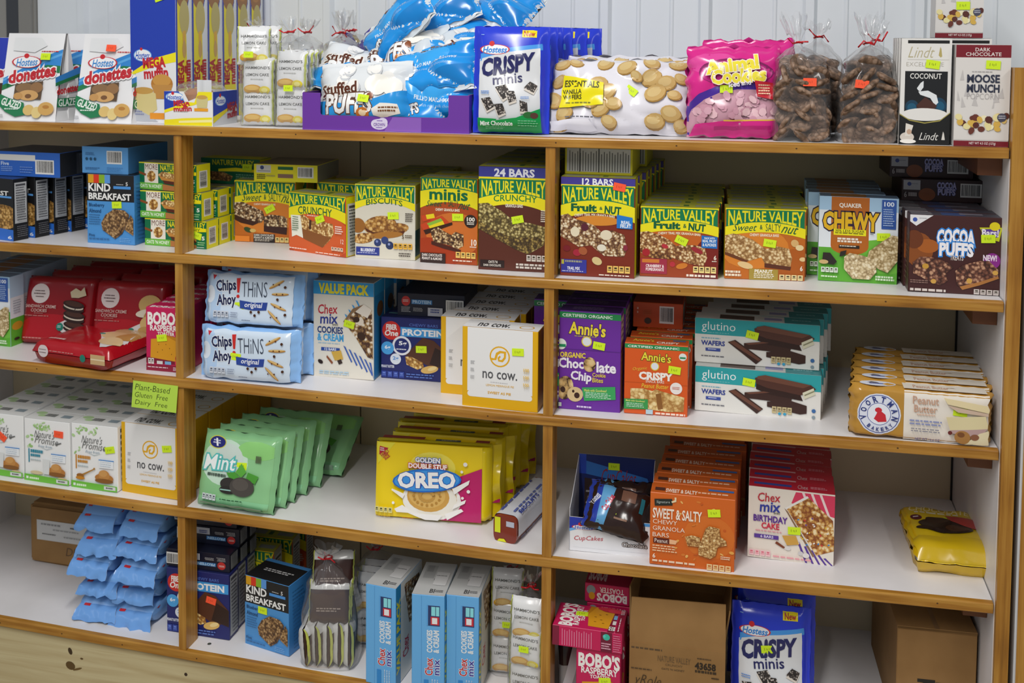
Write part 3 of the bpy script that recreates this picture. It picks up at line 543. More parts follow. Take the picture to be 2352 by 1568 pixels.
def art_cocoa():
    return (P('e4e4e6', (0, .0), (.25, .0), (.07, .145), (0, .09)) + E('3a55a8', .055, .065, .025) + L('9a9aa0', .1, .04, .2, .055, 1) + E('8a4a1c', .1, .45, .16, .22) + E('a85c20', .2, .4, .12, .09) + E('6a3416', .05, .32, .1, .12)
        + TO('f4f2f8', '2f86dc', 'COCOA', .3, .175, .69, .345, b=.05, ob=.13, rise=.02) + TO('f4f2f8', '2f86dc', 'PUFFS', .33, .345, .68, .50, b=.05, ob=.13, rise=.01) + T('d8cec8', 'TREATS', .44, .5, .58, .565, b=.02)
        + P('c8cc1c', (.74, .13), (.98, .12), (.95, .30), (.8, .26)) + P('5a3a9a', (.755, .15), (.96, .14), (.93, .25), (.8, .24)) + T('efeaf6', 'Bars!', .77, .15, .94, .24, b=.03) + E('e8d61c', .9, .11, .055, .055) + E('8e2a8e', .885, .55, .085, .1) + T('f0e4f0', 'NEW!', .79, .48, .93, .55, b=.04)
        + P(oats('3c1f18', '7a4a38', 'c49878', 95), (.04, .62), (.12, .54), (.25, .54), (.42, .6), (.48, .66), (.4, .74), (.42, .84), (.34, .9), (.24, .86), (.05, .76)) + P(oats('3c1f18', '7a4a38', 'c49878', 95), (.5, .7), (.58, .62), (.74, .56), (.85, .55), (.95, .66), (.95, .75), (.75, .84), (.58, .92), (.52, .88)) + P('b0753c', (.55, .9), (.75, .83), (.95, .74), (.96, .77), (.76, .87), (.58, .94)) + E('d0a04c', .27, .85, .03, .03) + E('d0a04c', .65, .82, .03, .035) + E('d8a850', .92, .7, .03, .03) + E('c8983c', .18, .66, .035, .035)
        + L('8a6a60', .02, .84, .22, .89, 2, .6) + L('d8ccc4', .02, .95, .44, .985, 1, .9) + NB('d4cac4', .7, .92, .97, .985))
cside = lambda: R('4a2f2a', 0, 0, 1, 1) + L('6a504a', .2, .2, .8, .9, 10, .3)
cocoa = carton('snack_bar_box', .145, .0385, .129, {'*': '43201f', 't': '4a4650'}, art_cocoa, left=cside, top=lambda: R('6c6a70', .02, .1, .25, .9) + R('3f4f7c', .35, .1, .6, .9) + R('7a7480', .55, .2, .8, .6))
row('snack_bar_box', cocoa, 1.315, .041, zt(1, 1.39), -.2, 8, .041, 'dark brown chocolate puff treats box at the right end of the second shelf', 'snack bar box', 'chocolate puff treat boxes in a row', [(fr(.145, .129, .835, .27), 3, YEL)], back='{o} box behind the chocolate puff treats box', dx=-.0045, jx=.0015)
endC = lambda: R('33191a', 0, 0, 1, 1) + R('b8b8bc', .02, .05, .22, .5) + E('3a4a90', .09, .23, .025) + L('8a8a94', .12, .2, .2, .26, 1) + E('8a4a20', .3, .7, .1, .3) + TO('b8b4d8', '4a5aa8', 'COCOA', .42, .12, .64, .4, b=.03, ob=.08) + TO('b8b4d8', '4a5aa8', 'PUFFS', .43, .42, .63, .7, b=.03, ob=.08) + BAR(.69, .14, .94, .78) + T('a8a0a0', '6', .03, .6, .06, .85) + L('a8a0a0', .08, .62, .2, .82, 1, .9)
lc = carton('snack_bar_box', .1435, .13, .0385, {'*': '33191a'}, endC)
item('snack_bar_box', lc, 1.3205, .202, zt(1, 1.39) + .1295, 1, 'dark brown puff treats box lying on its row, lower of two barcode ends', 'snack bar box', 'puff treats boxes lying on the row')
item('snack_bar_box', lc, 1.3015, .2245, zt(1, 1.39) + .1685, 2, 'dark brown puff treats box lying on its row, upper of two barcode ends', 'snack bar box', 'puff treats boxes lying on the row')
# ------------------------------------------------------------------ third row: cookies, snack boxes
def art_red(kind):
    def f():
        q = (E('ad1420', .5, .8, .6, .4) + E('ddd2d0', .245, .25, .125) + T('4a3a3a', 'Hannah', .16, .2, .33, .25, sh=.3) if False else E('ad1420', .45, .85, .5, .3) + E('ddd2d0', .245, .26, .125) + L('5a4444', .17, .215, .32, .24, 1) + L('5a4444', .16, .255, .33, .28, 1) + L('5a4444', .19, .3, .31, .32, 1))
        q += T('d9b8b0', 'SANDWICH CREME', .06, .425, .49, .47, b=.01) + T('d9b8b0', 'COOKIES', .15, .485, .37, .53, b=.01) + L('c08078', .06, .58, .45, .6, 1) + L('c08078', .2, .545, .34, .56, 1)
        q += P('d8d4d4', (.56, .68), (.7, .6), (.95, .8), (.97, .93), (.8, .9), (.6, .8))
        if kind == 0:
            for k in range(3): q += E('2f1a14', .78 - .02 * k, .76 - .15 * k, .15, .055, 8) + E('d6ccb8', .78 - .02 * k, .73 - .15 * k, .14, .045, 8) + E('2f1a14', .78 - .02 * k, .70 - .15 * k, .15, .055, 8) + E('4a2c20', .78 - .02 * k, .69 - .15 * k, .12, .038, 8)
            q += P('c9bd9c', (.68, .22), (.75, .16), (.82, .2), (.86, .14), (.9, .26), (.8, .3), (.7, .3)) + E('bda676', .88, .84, .09, .05, 10)
        else:
            q += E('c8a868', .8, .33, .15, .14) + E('e4dcc8', .78, .45, .16, .06, -8) + E('b8965a', .86, .52, .13, .13) + E('d8b878', .84, .62, .15, .13, 15) + E('c09858', .82, .74, .15, .09, 15)
        return q + E('1f7a68', .585, .73, .05) + L('bfe0d8', .555, .71, .615, .75, 2) + L('c88a84', .1, .9, .4, .925, 1) + E('d8d0d0', .82, .94, .13, .03)
    return f
red0, _ = pillow('cookie_pack', .165, .142, .045, '8f1019/f', art_red(0), finx=.03, finz=.02, px=8, pz=8, seed=3, cut=(14, 12))
red1, _ = pillow('cookie_pack', .165, .142, .045, '9a121c/f', art_red(1), finx=.03, finz=.02, px=8, pz=8, seed=4, cut=(14, 12))
RG = 'red sandwich cookie packs'
zz = zt(2, -.37)
item('cookie_pack', red0, -.449, .122, zz, 4, 'red sandwich cookie pack showing dark chocolate cookies, leaning behind the lying pack', 'cookie pack', None, [((.092, -.0185, .063), -8, YEL)], tilt=-14)
item('cookie_pack', red1, -.283, .124, zz, 4, 'red sandwich cookie pack showing pale cookies, leaning left of the raspberry box', 'cookie pack', None, [((.098, -.0185, .102), -6, YEL)], tilt=-14)
for k in range(3):
    item('cookie_pack', red0, -.437 + .012 * k, .185 + .05 * k, zz, 3, ORD[k + 1] + ' red cookie pack in shadow behind the chocolate cookie one', 'cookie pack', RG, tilt=-12)
    item('cookie_pack', red1, -.270 + .014 * k, .19 + .05 * k, zz, 3, ORD[k + 1] + ' red cookie pack in shadow behind the pale cookie one', 'cookie pack', RG, tilt=-12)
def art_redl(): return L('e8c8c4', .12, .80, .36, .86, 1, .9) + P('d8d4d4', (.62, .25), (.78, .1), (.9, .2), (.97, .6), (.9, .92), (.84, .95), (.62, .55), (.52, .4)) + E('c8a878', .8, .2, .2, .16, 5) + E('d8b888', .72, .42, .16, .16, 10) + E('b88a50', .88, .42, .1, .2, 30) + E('dcc090', .82, .68, .15, .16, 25) + E('1f8a80', .56, .42, .035, .03)
redl, Sl = pillow('cookie_pack', .192, .135, .045, 'a8121e/f', art_redl, finx=.03, finz=.0, px=7, pz=9, seed=9, cut=(16, 10))
o = item('cookie_pack', redl, -.338, .006, zz + .0245, -6.5, 'red sandwich cookie pack lying flat and poking over the shelf edge', 'cookie pack', None, [((.13, -.024, .112), 10, YEL)], tilt=-90)
a = Acc(); paint(a, SUB(E('d8cccc', .15, .4, .065, .42) + L('5a4444', .1, .28, .2, .36, 1) + L('5a4444', .1, .48, .2, .56, 1) + L('c88884', .23, .3, .57, .4, 1) + E('1f7a68', .66, .55, .035, .25) + R('c8a878', .76, .2, .94, .85) + R('e4d4b0', .76, .48, .94, .56), 0, 0, 1, 1), lambda u, v, o_: (u * .192, (v - .5) * .03, -.0006 - o_)); obj('printed_end', a.mesh('printed_end'), o)

def art_bobo():
    return (T('f2eeea', "BOBO'S", .06, .07, .98, .26, b=.045, rot=0, rise=.01) + T('f2eeea', 'RASPBERRY', .12, .275, .94, .365, b=.03) + T('f2eeea', 'TOASTER', .32, .375, .78, .425, b=.03, rise=.01) + R('7d1230', 0, .79, 1, .88) + R('8e1434', 0, .9, 1, 1)
        + P('d8981c', (.14, .5), (.5, .47), (.55, .42), (.98, .47), (.93, .8), (.8, .83), (.12, .79)) + P('c08010', (.5, .47), (.55, .42), (.98, .47), (.96, .55), (.56, .44)) + sum([E('7a4a08', x, y, .012) for x, y in ((.35, .58), (.55, .57), (.45, .66), (.65, .63), (.7, .72), (.32, .7))], [])
        + E('b01028', .9, .78, .1) + E('c81c38', .93, .7, .08) + E('d82c48', .87, .85, .08) + NB('ded8d4', .06, .8, .23, .89, 2) + R('d8d4d0', .3, .835, .46, .885) + R('7ab0d8', .52, .835, .69, .885) + L('e8ccd4', .05, .93, .68, .955, 1) + L('e8ccd4', .75, .92, .98, .98, 3))
btop = lambda: T('f0e8e8', "BOBO'S", .1, .62, .9, .95, b=.04)
bobo = carton('pastry_box', .079, .0362, .1265, {'*': 'c41a56'}, art_bobo, top=btop)
row('pastry_box', bobo, -.099, .032, zt(2, -.06), .7, 7, .0375, 'raspberry pink toaster pastry box at the left post on the third shelf', 'pastry box', 'pink pastry boxes in a row', [(fr(.08, .1265, .44, .47), 8, YEL)], back='{o} pink pastry box behind the one at the left post')

def art_chips():
    st = lambda x, y, l, a: E('b8843c', x, y, l, .028, a) + E('d8b878', x - .004, y - .012, l * .9, .016, a) + E('5a3010', x + l * .3, y, .008) + E('5a3010', x - l * .4, y + .004, .007)
    return (R('cfdff0', .1, .03, .93, .97) + E('b4cfee', .13, .5, .09, .5) + P('c22a34', (.11, .02), (.17, .02), (.125, .16)) + E('dce6f2', .1, .44, .045, .17) + TO('20264e', 'eef2f8', 'Chips', .16, .15, .36, .41, b=.035, ob=.08, rot=6) + TO('20264e', 'eef2f8', 'Ahoy', .175, .43, .365, .68, b=.035, ob=.08, rot=6)
        + P('cc2c28', (.365, .1), (.405, .09), (.395, .38), (.375, .38)) + E('cc2c28', .385, .45, .016) + T('3a4254', 'THiNS', .42, .15, .68, .45, b=-.012, rot=2) + P('2c4698', (.405, .52), (.55, .55), (.69, .53), (.68, .68), (.55, .7), (.415, .67)) + T('eef0f8', 'original', .46, .55, .635, .67, b=.015, sh=.15)
        + st(.77, .18, .085, -30) + st(.81, .36, .085, -3) + st(.8, .6, .085, 20) + st(.765, .8, .09, 42) + sum([E('4a2a18', x, y, .013) for x, y in ((.53, .73), (.57, .79), (.61, .72), (.86, .22), (.79, .46), (.87, .74))], []) + NB('cdd3de', .15, .74, .315, .86, 4, '5a6478') + L('8a96b0', .33, .75, .41, .86, 3, .5) + L('6a7690', .45, .88, .55, .91, 1))
chips, _ = pillow('cookie_pack', .207, .1, .046, '8fbdf0/f', art_chips, finx=.055, finz=.02, px=6, pz=7, seed=12, zig=.004, cut=(24, 12))
chips_in_z = zt(2, .13)
CG = 'pale blue thin cookie packs'
for k in range(4):
    dy = .05 * k
    item('cookie_pack', chips, .019 + .003 * k, .036 + dy, chips_in_z, 1 + k * .5, ['pale blue thin cookie pack, lower front one of the two stacked fronts'][0] if not k else 'lower pale blue cookie pack, ' + ORD[k] + ' from the front', 'cookie pack', CG, [((.083, -.0245, .047), -5, YEL)] if not k else (), tilt=-3)
    item('cookie_pack', chips, .015 + .004 * k, .058 + dy, chips_in_z + .101, 0 + k * .6, ['pale blue thin cookie pack, upper front one of the two stacked fronts'][0] if not k else 'upper pale blue cookie pack, ' + ORD[k] + ' from the front', 'cookie pack', CG, [((.082, -.0245, .037), 2, YEL)] if not k else (), tilt=-8)

STR = lambda c, x, y: P(c, (x, y), (x + .035, y + .01), (x + .15, y + .16), (x + .13, y + .17))
def art_chex():
    return (R('2f9ad8', 0, 0, 1, .14) + T('f0e41e', 'VALUE PACK', .1, .03, .9, .125, b=.05) + T('c0283a', 'Chex', .08, .245, .40, .34, b=.015, sh=.1, rot=3) + T('2e3c8e', 'mix', .12, .345, .40, .44, b=.02, sh=.1, rot=3) + T('5a5a50', 'BARS', .32, .44, .41, .46) + T('24407c', 'COOKIES', .07, .475, .49, .54, b=.035) + T('44a4dc', '& CREAM', .07, .55, .5, .62, b=.035) + L('a8c4d4', .08, .64, .48, .66, 1) + R('2c4c9c', .13, .69, .44, .725) + T('e4e8f4', '12 BARS', .19, .695, .38, .72, b=.03)
        + sum([STR('3f9cdc', .52 + .06 * k, .33 - .05 * k) for k in range(4)], []) + sum([STR('3f62b0', .5 + .085 * k, .66 + .03 * k) for k in range(6)], []) + P(oats('4a2c20', 'a8824c', 'ece2d0', 75), (.5, .41), (.66, .27), (.84, .22), (.97, .27), (.99, .78), (.9, .76), (.7, .56)) + P('8a6a4a', (.5, .41), (.66, .27), (.84, .22), (.86, .235), (.68, .3), (.53, .42)) + P('e8e0d4', (.84, .22), (.97, .27), (.9, .36), (.7, .3)) + E('3a2418', .8, .55, .07, .04, 30) + E('e4d8c8', .78, .4, .06, .04) + E('3a2418', .72, .38, .05, .03)
        + P('d0a848', (.3, .73), (.46, .71), (.5, .8), (.36, .82)) + E('2a1c18', .12, .84, .045, .02, 30) + P('8a4a28', (.23, .77), (.33, .84), (.31, .86), (.22, .79)) + P('33241f', (.4, .82), (.46, .8), (.49, .84), (.43, .86)) + L('b4d0e4', .1, .93, .62, .97, 2, .6))
chexside = lambda: R('2a86c4', 0, 0, 1, 1) + R('2f9ad8', 0, 0, 1, .14) + E('6a4a2c', .6, .3, .3, .08)
chex = carton('snack_bar_box', .124, .06, .19, {'*': 'e4dfd2', 'r': '2a86c4', 't': '8a8a88'}, art_chex, chexside)
row('snack_bar_box', chex, .229, .092, zt(2, .29), 1.1, 5, .062, 'tall white cookies and cream snack box with blue VALUE PACK band', 'snack bar box', 'cookies and cream boxes in a row', [(fr(.124, .19, .6, .435), -14, YEL)], back='{o} cookies and cream box behind the one with the blue band', dx=.002)
def art_fiber():
    return (T('5a7ad0', 'CHEWY BARS', .42, .085, .84, .13, b=0) + R('3f9ade', .29, .15, .99, .3) + T('f2f4f8', 'PROTEIN', .32, .18, .92, .275, b=.04) + E('cf2a24', .155, .215, .135) + T('f4eeea', 'FIBER', .08, .12, .235, .2, b=.04) + T('f4eeea', 'One', .06, .21, .255, .3, b=.03, sh=.2)
        + P('55301f', (.62, .3), (.78, .34), (1, .55), (1, .72), (.8, .8), (.5, .65), (.36, .6)) + P('2e1a14', (.72, .72), (.8, .45), (1, .55), (1, .8)) + P(oats('8a5a28', 'd0a050', 'f0d89a', 100), (.36, .62), (.45, .62), (.62, .7), (.64, .78), (.54, .82), (.38, .75)) + E('e0b868', .72, .81, .13, .06, -12) + E('f0d898', .76, .79, .07, .03, -20)
        + RING('e8eaf0', '1e2a70', .31, .45, .14, k=.78) + T('f2f4f8', '5g', .27, .38, .38, .46, b=.03) + L('e8ecf4', .23, .5, .4, .53, 1) + E('4aa4e4', .1, .5, .095) + T('f0f4fa', '6g', .06, .46, .14, .53, b=.03) + E('dfe6f0', .22, .67, .08) + T('4a90d8', '2g', .18, .63, .26, .70, b=.03) + T('e4e8f4', 'PEANUT BUTTER', .01, .775, .2, .815, b=.03) + NB('30449a', .01, .87, .36, .97, 4, '6a84d0') + L('5a78c4', .38, .89, .8, .97, 2, .5))
fside = lambda: NUT(.12, .04, .95, .96, 'a8aaac', '4a4c52')
fiber = carton('protein_bar_box', .136, .044, .122, {'*': '1d2468', 't': '1f2656'}, art_fiber, fside, top=lambda: R('3a6ab0', .3, .4, .95, .6) + R('5a8a94', .05, .2, .25, .4) + R('20264e', .2, .0, .22, 1))
row('protein_bar_box', fiber, .359, .118, zt(2, .43), 2.5, 4, .046, 'navy protein bar box with red circle left of the white and yellow boxes', 'protein bar box', 'navy protein bar boxes in a row', [(fr(.136, .122, .6, .49), 2, YEL)], back='{o} navy protein box behind the front one on the third shelf', dx=.003)
def art_fend(): return R('15172c', 0, 0, 1, 1) + E('c4302c', .125, .34, .065, .22) + L('e8c8c4', .08, .28, .17, .4, 2) + R('3a7ab8', .21, .26, .52, .46) + T('b8d4ec', 'PROTEIN', .23, .29, .5, .43, b=.03) + L('a8a8ac', .06, .6, .2, .85, 4, .5) + L('a8a8ac', .24, .62, .4, .8, 3, .5) + R('b8bac4', .46, .58, .68, .95) + L('3a4a8a', .5, .64, .64, .84, 2, .6) + BAR(.73, .2, .99, .85)
fend = carton('protein_bar_box', .134, .12, .044, {'*': '15172c'}, art_fend)
item('protein_bar_box', fend, .387, .135, zt(2, .43) + .1225, 3, 'navy protein bar box lying on its row, barcode end forward, third shelf', 'protein bar box')

def art_cow():
    lw = .0135
    sw = [(0, .0), (-.05, -.02), (-.07, -.055), (-.03, -.085), (.03, -.08), (.06, -.04), (.055, .02), (.01, .055), (-.03, .04), (-.02, .0), (.02, -.02)]
    q = R('e8e8e8', .07, -.0, .93, .80) + R('e8e8e8', .105, .8, .895, .87) + E('e8e8e8', .108, .832, .037) + E('e8e8e8', .892, .832, .037)
    q += RING('e3ac1c', 'e8e8e8', .5, .345, .135, k=.86) + P('e3ac1c', (.385, .365), (.43, .37), (.45, .30), (.5, .27), (.575, .275), (.575, .3), (.51, .3), (.475, .325), (.455, .39), (.39, .395)) + P('e3ac1c', (.555, .275), (.585, .275), (.58, .36), (.54, .41), (.48, .405), (.47, .36), (.5, .33), (.515, .345), (.495, .37), (.5, .385), (.53, .38), (.555, .345))
    q += T('55565a', 'no cow.', .275, .54, .73, .625, b=.012) + L('c4c4c6', .38, .665, .62, .68, 1) + T('e0b03c', 'LEMON MERINGUE PIE', .32, .695, .69, .72, b=.0) + T('e2aa1c', 'SWEET AS PIE', .345, .785, .65, .815, b=.015)
    for y in (.42, .51, .6): q += L('8a8a8e', .115, y, .17, y + .045, 3, .4)
    for y in (.46, .55, .64): q += T('e6bc50', '100', .82, y, .89, y + .04) + L('d0b470', .82, y + .045, .89, y + .065, 2, .4)
    return q
cowtop = lambda: R('e6e6e6', 0, 0, 1, 1) + T('4a4a4c', 'no cow.', .18, .4, .6, .8, b=.03) + RING('d0a030', 'e6e6e6', .82, .6, .1, .22)
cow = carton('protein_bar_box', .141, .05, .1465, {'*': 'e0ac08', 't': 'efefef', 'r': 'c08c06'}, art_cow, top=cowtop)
item('protein_bar_box', cow, .553, .015, zt(2, .6), -1.6, 'white and yellow protein bar box in front, nearest the center post', 'protein bar box', None, [(fr(.141, .146, .74, .265), 2, YEL)])
row('protein_bar_box', cow, .496, .068, zt(2, .56), 1.2, 1, 0, 'white and yellow protein bar box standing half behind the front one', 'protein bar box', None)
row('protein_bar_box', cow, .506, .121, zt(2, .57), .5, 5, .052, 'third white and yellow protein box counting from the center post front one', 'protein bar box', 'white and yellow protein boxes further back', dx=.004, back='white and yellow protein box number {o} in the rear run on the third shelf', d2='')

def ann_top(cc):
    return R('1f8a4a', 0, .012, 1, .072) + T('e8f2ea', 'CERTIFIED ORGANIC', .05, .03, .86, .06, b=.02)
def art_ann():
    return (ann_top(0) + TO('f0dc3c', '3a1a5a', "Annie's", .17, .115, .75, .235, b=.03, ob=.07, rot=-3, rise=.0) + L('b0a060', .25, .245, .65, .262, 1) + RING('e0c83c', 'dfe4ea', .45, .3, .085, k=.8) + R('5a2a8a', 0, .385, 1, .389) + E('dfe6e0', .03, .34, .09) + R('1f8a5a', 0, .34, .11, .37)
        + T('e4cc4c', 'ORGANIC', .02, .42, .43, .47, b=.04) + T('efeaf4', 'Choc', .0, .48, .4, .575, b=.035) + T('efeaf4', 'late', .62, .50, .92, .6, b=.035) + E(oats('3a2014', 'c8a468', 'dcc08c', 40), .5, .53, .1, .075, 10) + T('efeaf4', 'Chip', .2, .61, .53, .72, b=.035, rot=-4) + T('e4cc4c', 'Cookie', .55, .61, .76, .65, b=.02) + T('e4cc4c', 'Bites', .55, .66, .72, .705, b=.02)
        + E(oats('3a2014', 'c8a468', 'e0c898', 40), .1, .78, .14, .12, 10) + E('d9c090', .27, .84, .13, .075, -10) + E('3a2018', .3, .85, .045, .03) + E('3a2018', .24, .81, .02, .015) + E('3a2018', .07, .8, .04, .03) + P('38a45c', (.38, .765), (.92, .735), (.93, .865), (.42, .90)) + T('e8e07c', 'Made with Goodness!', .42, .775, .78, .80, b=.01, rot=2) + L('d8f0e0', .44, .81, .86, .87, 4, .4) + R('b8c4bc', 0, .93, .05, .97) + L('d8c8ec', .3, .95, .58, .97, 1, .9))
anns = lambda: R('cfc0b0', .05, .05, .95, .38) + R('b8a898', .05, .4, .95, .97) + L('6a4a7a', .15, .1, .85, .9, 12, .3)
ann = carton('cookie_box', .111, .044, .18, {'*': '6a2a9c', 't': '3a1a5a'}, art_ann, anns, top=lambda: L('8a7a9c', .2, .3, .8, .8, 3, .3))
row('cookie_box', ann, .726, .043, zt(2, .78), 1.2, 7, .0475, 'purple chocolate chip cookie bites box at the center post', 'cookie box', 'purple cookie bites boxes in a row', [(fr(.111, .18, .65, .335), -8, YEL)], back='{o} purple cookie box behind the one at the center post', jx=.002)
item('cookie_box', ann, .664, .115, zt(2, .68), 1, 'purple cookie box peeking out left of the center post', 'cookie box')
def art_anno():
    return (ann_top(0) + TO('f0dc3c', '2a3a1a', "Annie's", .27, .125, .73, .24, b=.02, ob=.06, rot=-3) + RING('e0c83c', 'dfe4ea', .48, .31, .07, k=.8) + E('dfe6e0', .915, .155, .06) + R('1f8a5a', .87, .155, .96, .18) + T('eee', 'GF', .88, .215, .95, .255, b=.02) if False else ann_top(0) + TO('f0dc3c', '2a3a1a', "Annie's", .27, .125, .73, .24, b=.02, ob=.06, rot=-3) + RING('e0c83c', 'dfe4ea', .48, .31, .07, k=.8) + E('dfe6e0', .915, .155, .06) + R('1f8a5a', .87, .155, .96, .18)
        + T('e8c23c', 'Organic', .13, .33, .36, .385, b=0, sh=.3, rot=8) + T('f4efe8', 'CRiSPY', .24, .4, .75, .5, b=.05) + T('f0dccc', 'SNACK BARS', .34, .505, .63, .545, b=.01) + T('ecc23c', 'Peanut Butter', .28, .56, .7, .62, b=.01, sh=.15) + R('a8501c', 0, .55, 1, .553)
        + P(oats('a8783a', 'd8b674', 'ecd6a0', 70), (.1, .64), (.3, .63), (.45, .66), (.5, .63), (.62, .66), (.95, .72), (.94, .92), (.7, .94), (.5, .93), (.2, .9), (.1, .85)) + P('8a5a28', (.5, .7), (.58, .68), (.62, .9), (.54, .92)) + E('f0e8e4', .82, .6, .095) + L('c86a5a', .76, .58, .88, .62, 2) + P('38984c', (.0, .79), (.38, .78), (.38, .92), (0, .935)) + T('e8e07c', 'Made with Goodness!', .03, .80, .33, .825, b=.01) + L('d8f0e0', .04, .845, .34, .91, 3, .4) + R('b8d0dc', .35, .92, .46, .985) + L('f4dccc', .5, .95, .97, .98, 1, .9))
anoside = lambda: R('d8d0c0', .05, .1, .95, .5) + R('1f8a4a', .05, .02, .95, .07) + L('5a4a3a', .15, .15, .85, .9, 14, .35)
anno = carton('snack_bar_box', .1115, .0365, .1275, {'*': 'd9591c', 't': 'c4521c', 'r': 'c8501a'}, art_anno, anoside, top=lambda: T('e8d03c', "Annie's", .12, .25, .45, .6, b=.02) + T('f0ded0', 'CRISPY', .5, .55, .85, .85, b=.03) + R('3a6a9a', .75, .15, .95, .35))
row('snack_bar_box', anno, .844, .045, zt(2, .9), 1.7, 7, .045, 'orange crispy peanut butter snack bar box beside the purple cookie box', 'snack bar box', 'orange crispy bar boxes in a row', [(fr(.1115, .1275, .79, .345), -6, YEL)], back='{o} orange crispy bar box behind the one beside the purple box', dx=.004)
oend = lambda: BAR(.53, .12, .82, .8) + L('e8cbb8', .08, .2, .11, .5, 2) + E('3a2a20', .3, .72, .07, .12) + L('b85a28', .2, .3, .4, .5, 3)
item('snack_bar_box', carton('snack_bar_box', .092, .127, .0475, {'*': 'c24a16', 't': '8a3210'}, oend, lambda: BAR(.02, .15, .5, .95, 30)), .846, .15, zt(2, .9) + .128, 1, 'orange crispy bar box lying on its row, barcode end forward', 'snack bar box')

BR_ = lambda *p: P('3a2019', *p)
def art_glut():
    return (R('2aa2a8', 0, 0, 1, .36) + T('eef4f4', 'glutino', .055, .07, .33, .32, b=-.004) + L('8ad0d0', .1, .31, .32, .33, 1) + L('7ab4c8', .055, .43, .24, .47, 1) + T('2c3e96', 'WAFERS', .055, .5, .245, .6, b=.03) + R('3a4ea0', .09, .66, .21, .73) + L('c4ccec', .11, .675, .19, .715, 1) + L('6a6a74', .055, .83, .25, .87, 1) + E('3a6aa4', .945, .78, .016) + E('8a9aa4', .945, .92, .014)
        + BR_((.27, .5), (.33, .44), (.55, .83), (.5, .95)) + BR_((.4, .5), (.55, .44), (.78, .5), (.76, .68), (.6, .64), (.4, .62)) + BR_((.58, .66), (.77, .6), (.89, .68), (.89, .85), (.84, .88), (.58, .77)) + P('4f2c22', (.48, .16), (.56, .08), (.92, .22), (.96, .3), (.84, .46), (.58, .36), (.49, .28)) + P('6b4232', (.5, .12), (.56, .08), (.92, .22), (.86, .3), (.5, .18)) + P('2e1712', (.49, .28), (.58, .36), (.84, .46), (.86, .58), (.6, .5), (.49, .4)) + P('d8d6bc', (.855, .4), (.94, .28), (.955, .42), (.87, .54)) + P('8a8a6c', (.87, .44), (.945, .33), (.947, .36), (.872, .47)) + P('6b4232', (.28, .5), (.32, .46), (.54, .84), (.52, .88)) + P('6b4232', (.41, .5), (.55, .44), (.6, .455), (.44, .53)) + NB('c8b88a', .62, .75, .78, .9, 4, '7a6a4a') + E('3aa0c8', .68, .9, .012) + E('3aa0c8', .72, .9, .012))
glt = lambda: R('c4c6c4', 0, 0, .72, 1) + R('2a8288', .72, 0, 1, 1) + R('4a3a34', .2, .2, .48, .9) + R('8a8ab4', .56, .3, .7, .7) + L('8ac0c4', .78, .4, .95, .6, 1)
glr = lambda: R('1f8a90', 0, 0, 1, .4) + L('9a9aa0', .2, .5, .8, .9, 4, .4)
glut = carton('wafer_box', .217, .039, .081, {'*': 'e4e2dc'}, art_glut, glr, top=glt)
GG = 'teal and white chocolate wafer boxes'
for k in range(4):
    item('wafer_box', glut, .966 + .006 * k, .085 + .0405 * k, zt(2, 1.07) - .0005, -1 + .6 * k, 'lower teal and white chocolate wafer box, front one of its row' if not k else 'lower teal wafer box, ' + ORD[k] + ' from the front', 'wafer box', GG, [((.094, -.0016, .059), -8, YEL)] if not k else ())
    item('wafer_box', glut, .963 + .009 * k, .105 + .0415 * k, zt(2, 1.07) + .0815, 0 + .5 * k, 'upper teal and white chocolate wafer box, front one of its row' if not k else 'upper teal wafer box, ' + ORD[k] + ' from the front', 'wafer box', GG, [((.101, -.0016, .056), -12, YEL)] if not k else ())
def art_voo():
    q = R('e9e2d8', .38, .02, .965, .98) + E('dfe4f2', .205, .52, .155) + RING('3a4a98', 'dfe4f2', .205, .52, .145, k=.96) + RING('4a5aa4', 'e8ecf6', .205, .52, .085, k=.95) + P('cc2a38', (.17, .62), (.19, .5), (.2, .38), (.22, .46), (.25, .52), (.26, .66), (.2, .68)) + E('cc2a38', .2, .44, .025, .05)
    for i, ch in enumerate('VOORTMAN'):
        t = math.radians(196 - i * 30); x = .205 + .113 * math.cos(t); y = .52 - .113 * ASP[0] * math.sin(t) * 1.0
        q += T('2c3a7e', ch, x - .014, y - .055, x + .014, y + .055, b=.03, rot=(90 - math.degrees(0)) * 0 + (math.degrees(t) - 90))
    for i, ch in enumerate('BAKERY'):
        t = math.radians(232 + i * 17); x = .205 + .115 * math.cos(t); y = .52 - .115 * ASP[0] * math.sin(t)
        q += T('2c3a7e', ch, x - .009, y - .035, x + .009, y + .035, b=.03, rot=math.degrees(t) + 90)
    q += T('c8a088', 'Peanut', .44, .1, .62, .25, b=.01) + T('c8a088', 'Butter', .45, .27, .61, .41, b=.01) + L('d8b8a4', .47, .44, .6, .49, 1) + L('8a94c0', .42, .56, .66, .68, 2, .5) + L('8a8a96', .43, .72, .65, .8, 2, .5) + T('4a4a8c', 'NET WT 10.6 OZ', .46, .9, .63, .945, b=.01)
    q += P('e4d4a8', (.65, .08), (.96, .18), (.96, .32), (.68, .2)) + P('cdb4a0', (.68, .22), (.96, .33), (.96, .38), (.75, .34)) + P('ddd0a4', (.67, .45), (.94, .38), (.965, .62), (.7, .7)) + P('b89a98', (.7, .7), (.96, .62), (.9, .8), (.72, .76)) + P('e4d8b4', (.8, .95), (.9, .72), (.965, .66), (.965, .95)) + E('a87840', .785, .82, .055, .13) + E('7a4c28', .775, .77, .025, .05) + E('6a2a28', .7, .75, .015) + E('8a5a40', .87, .8, .03, .06)
    return q
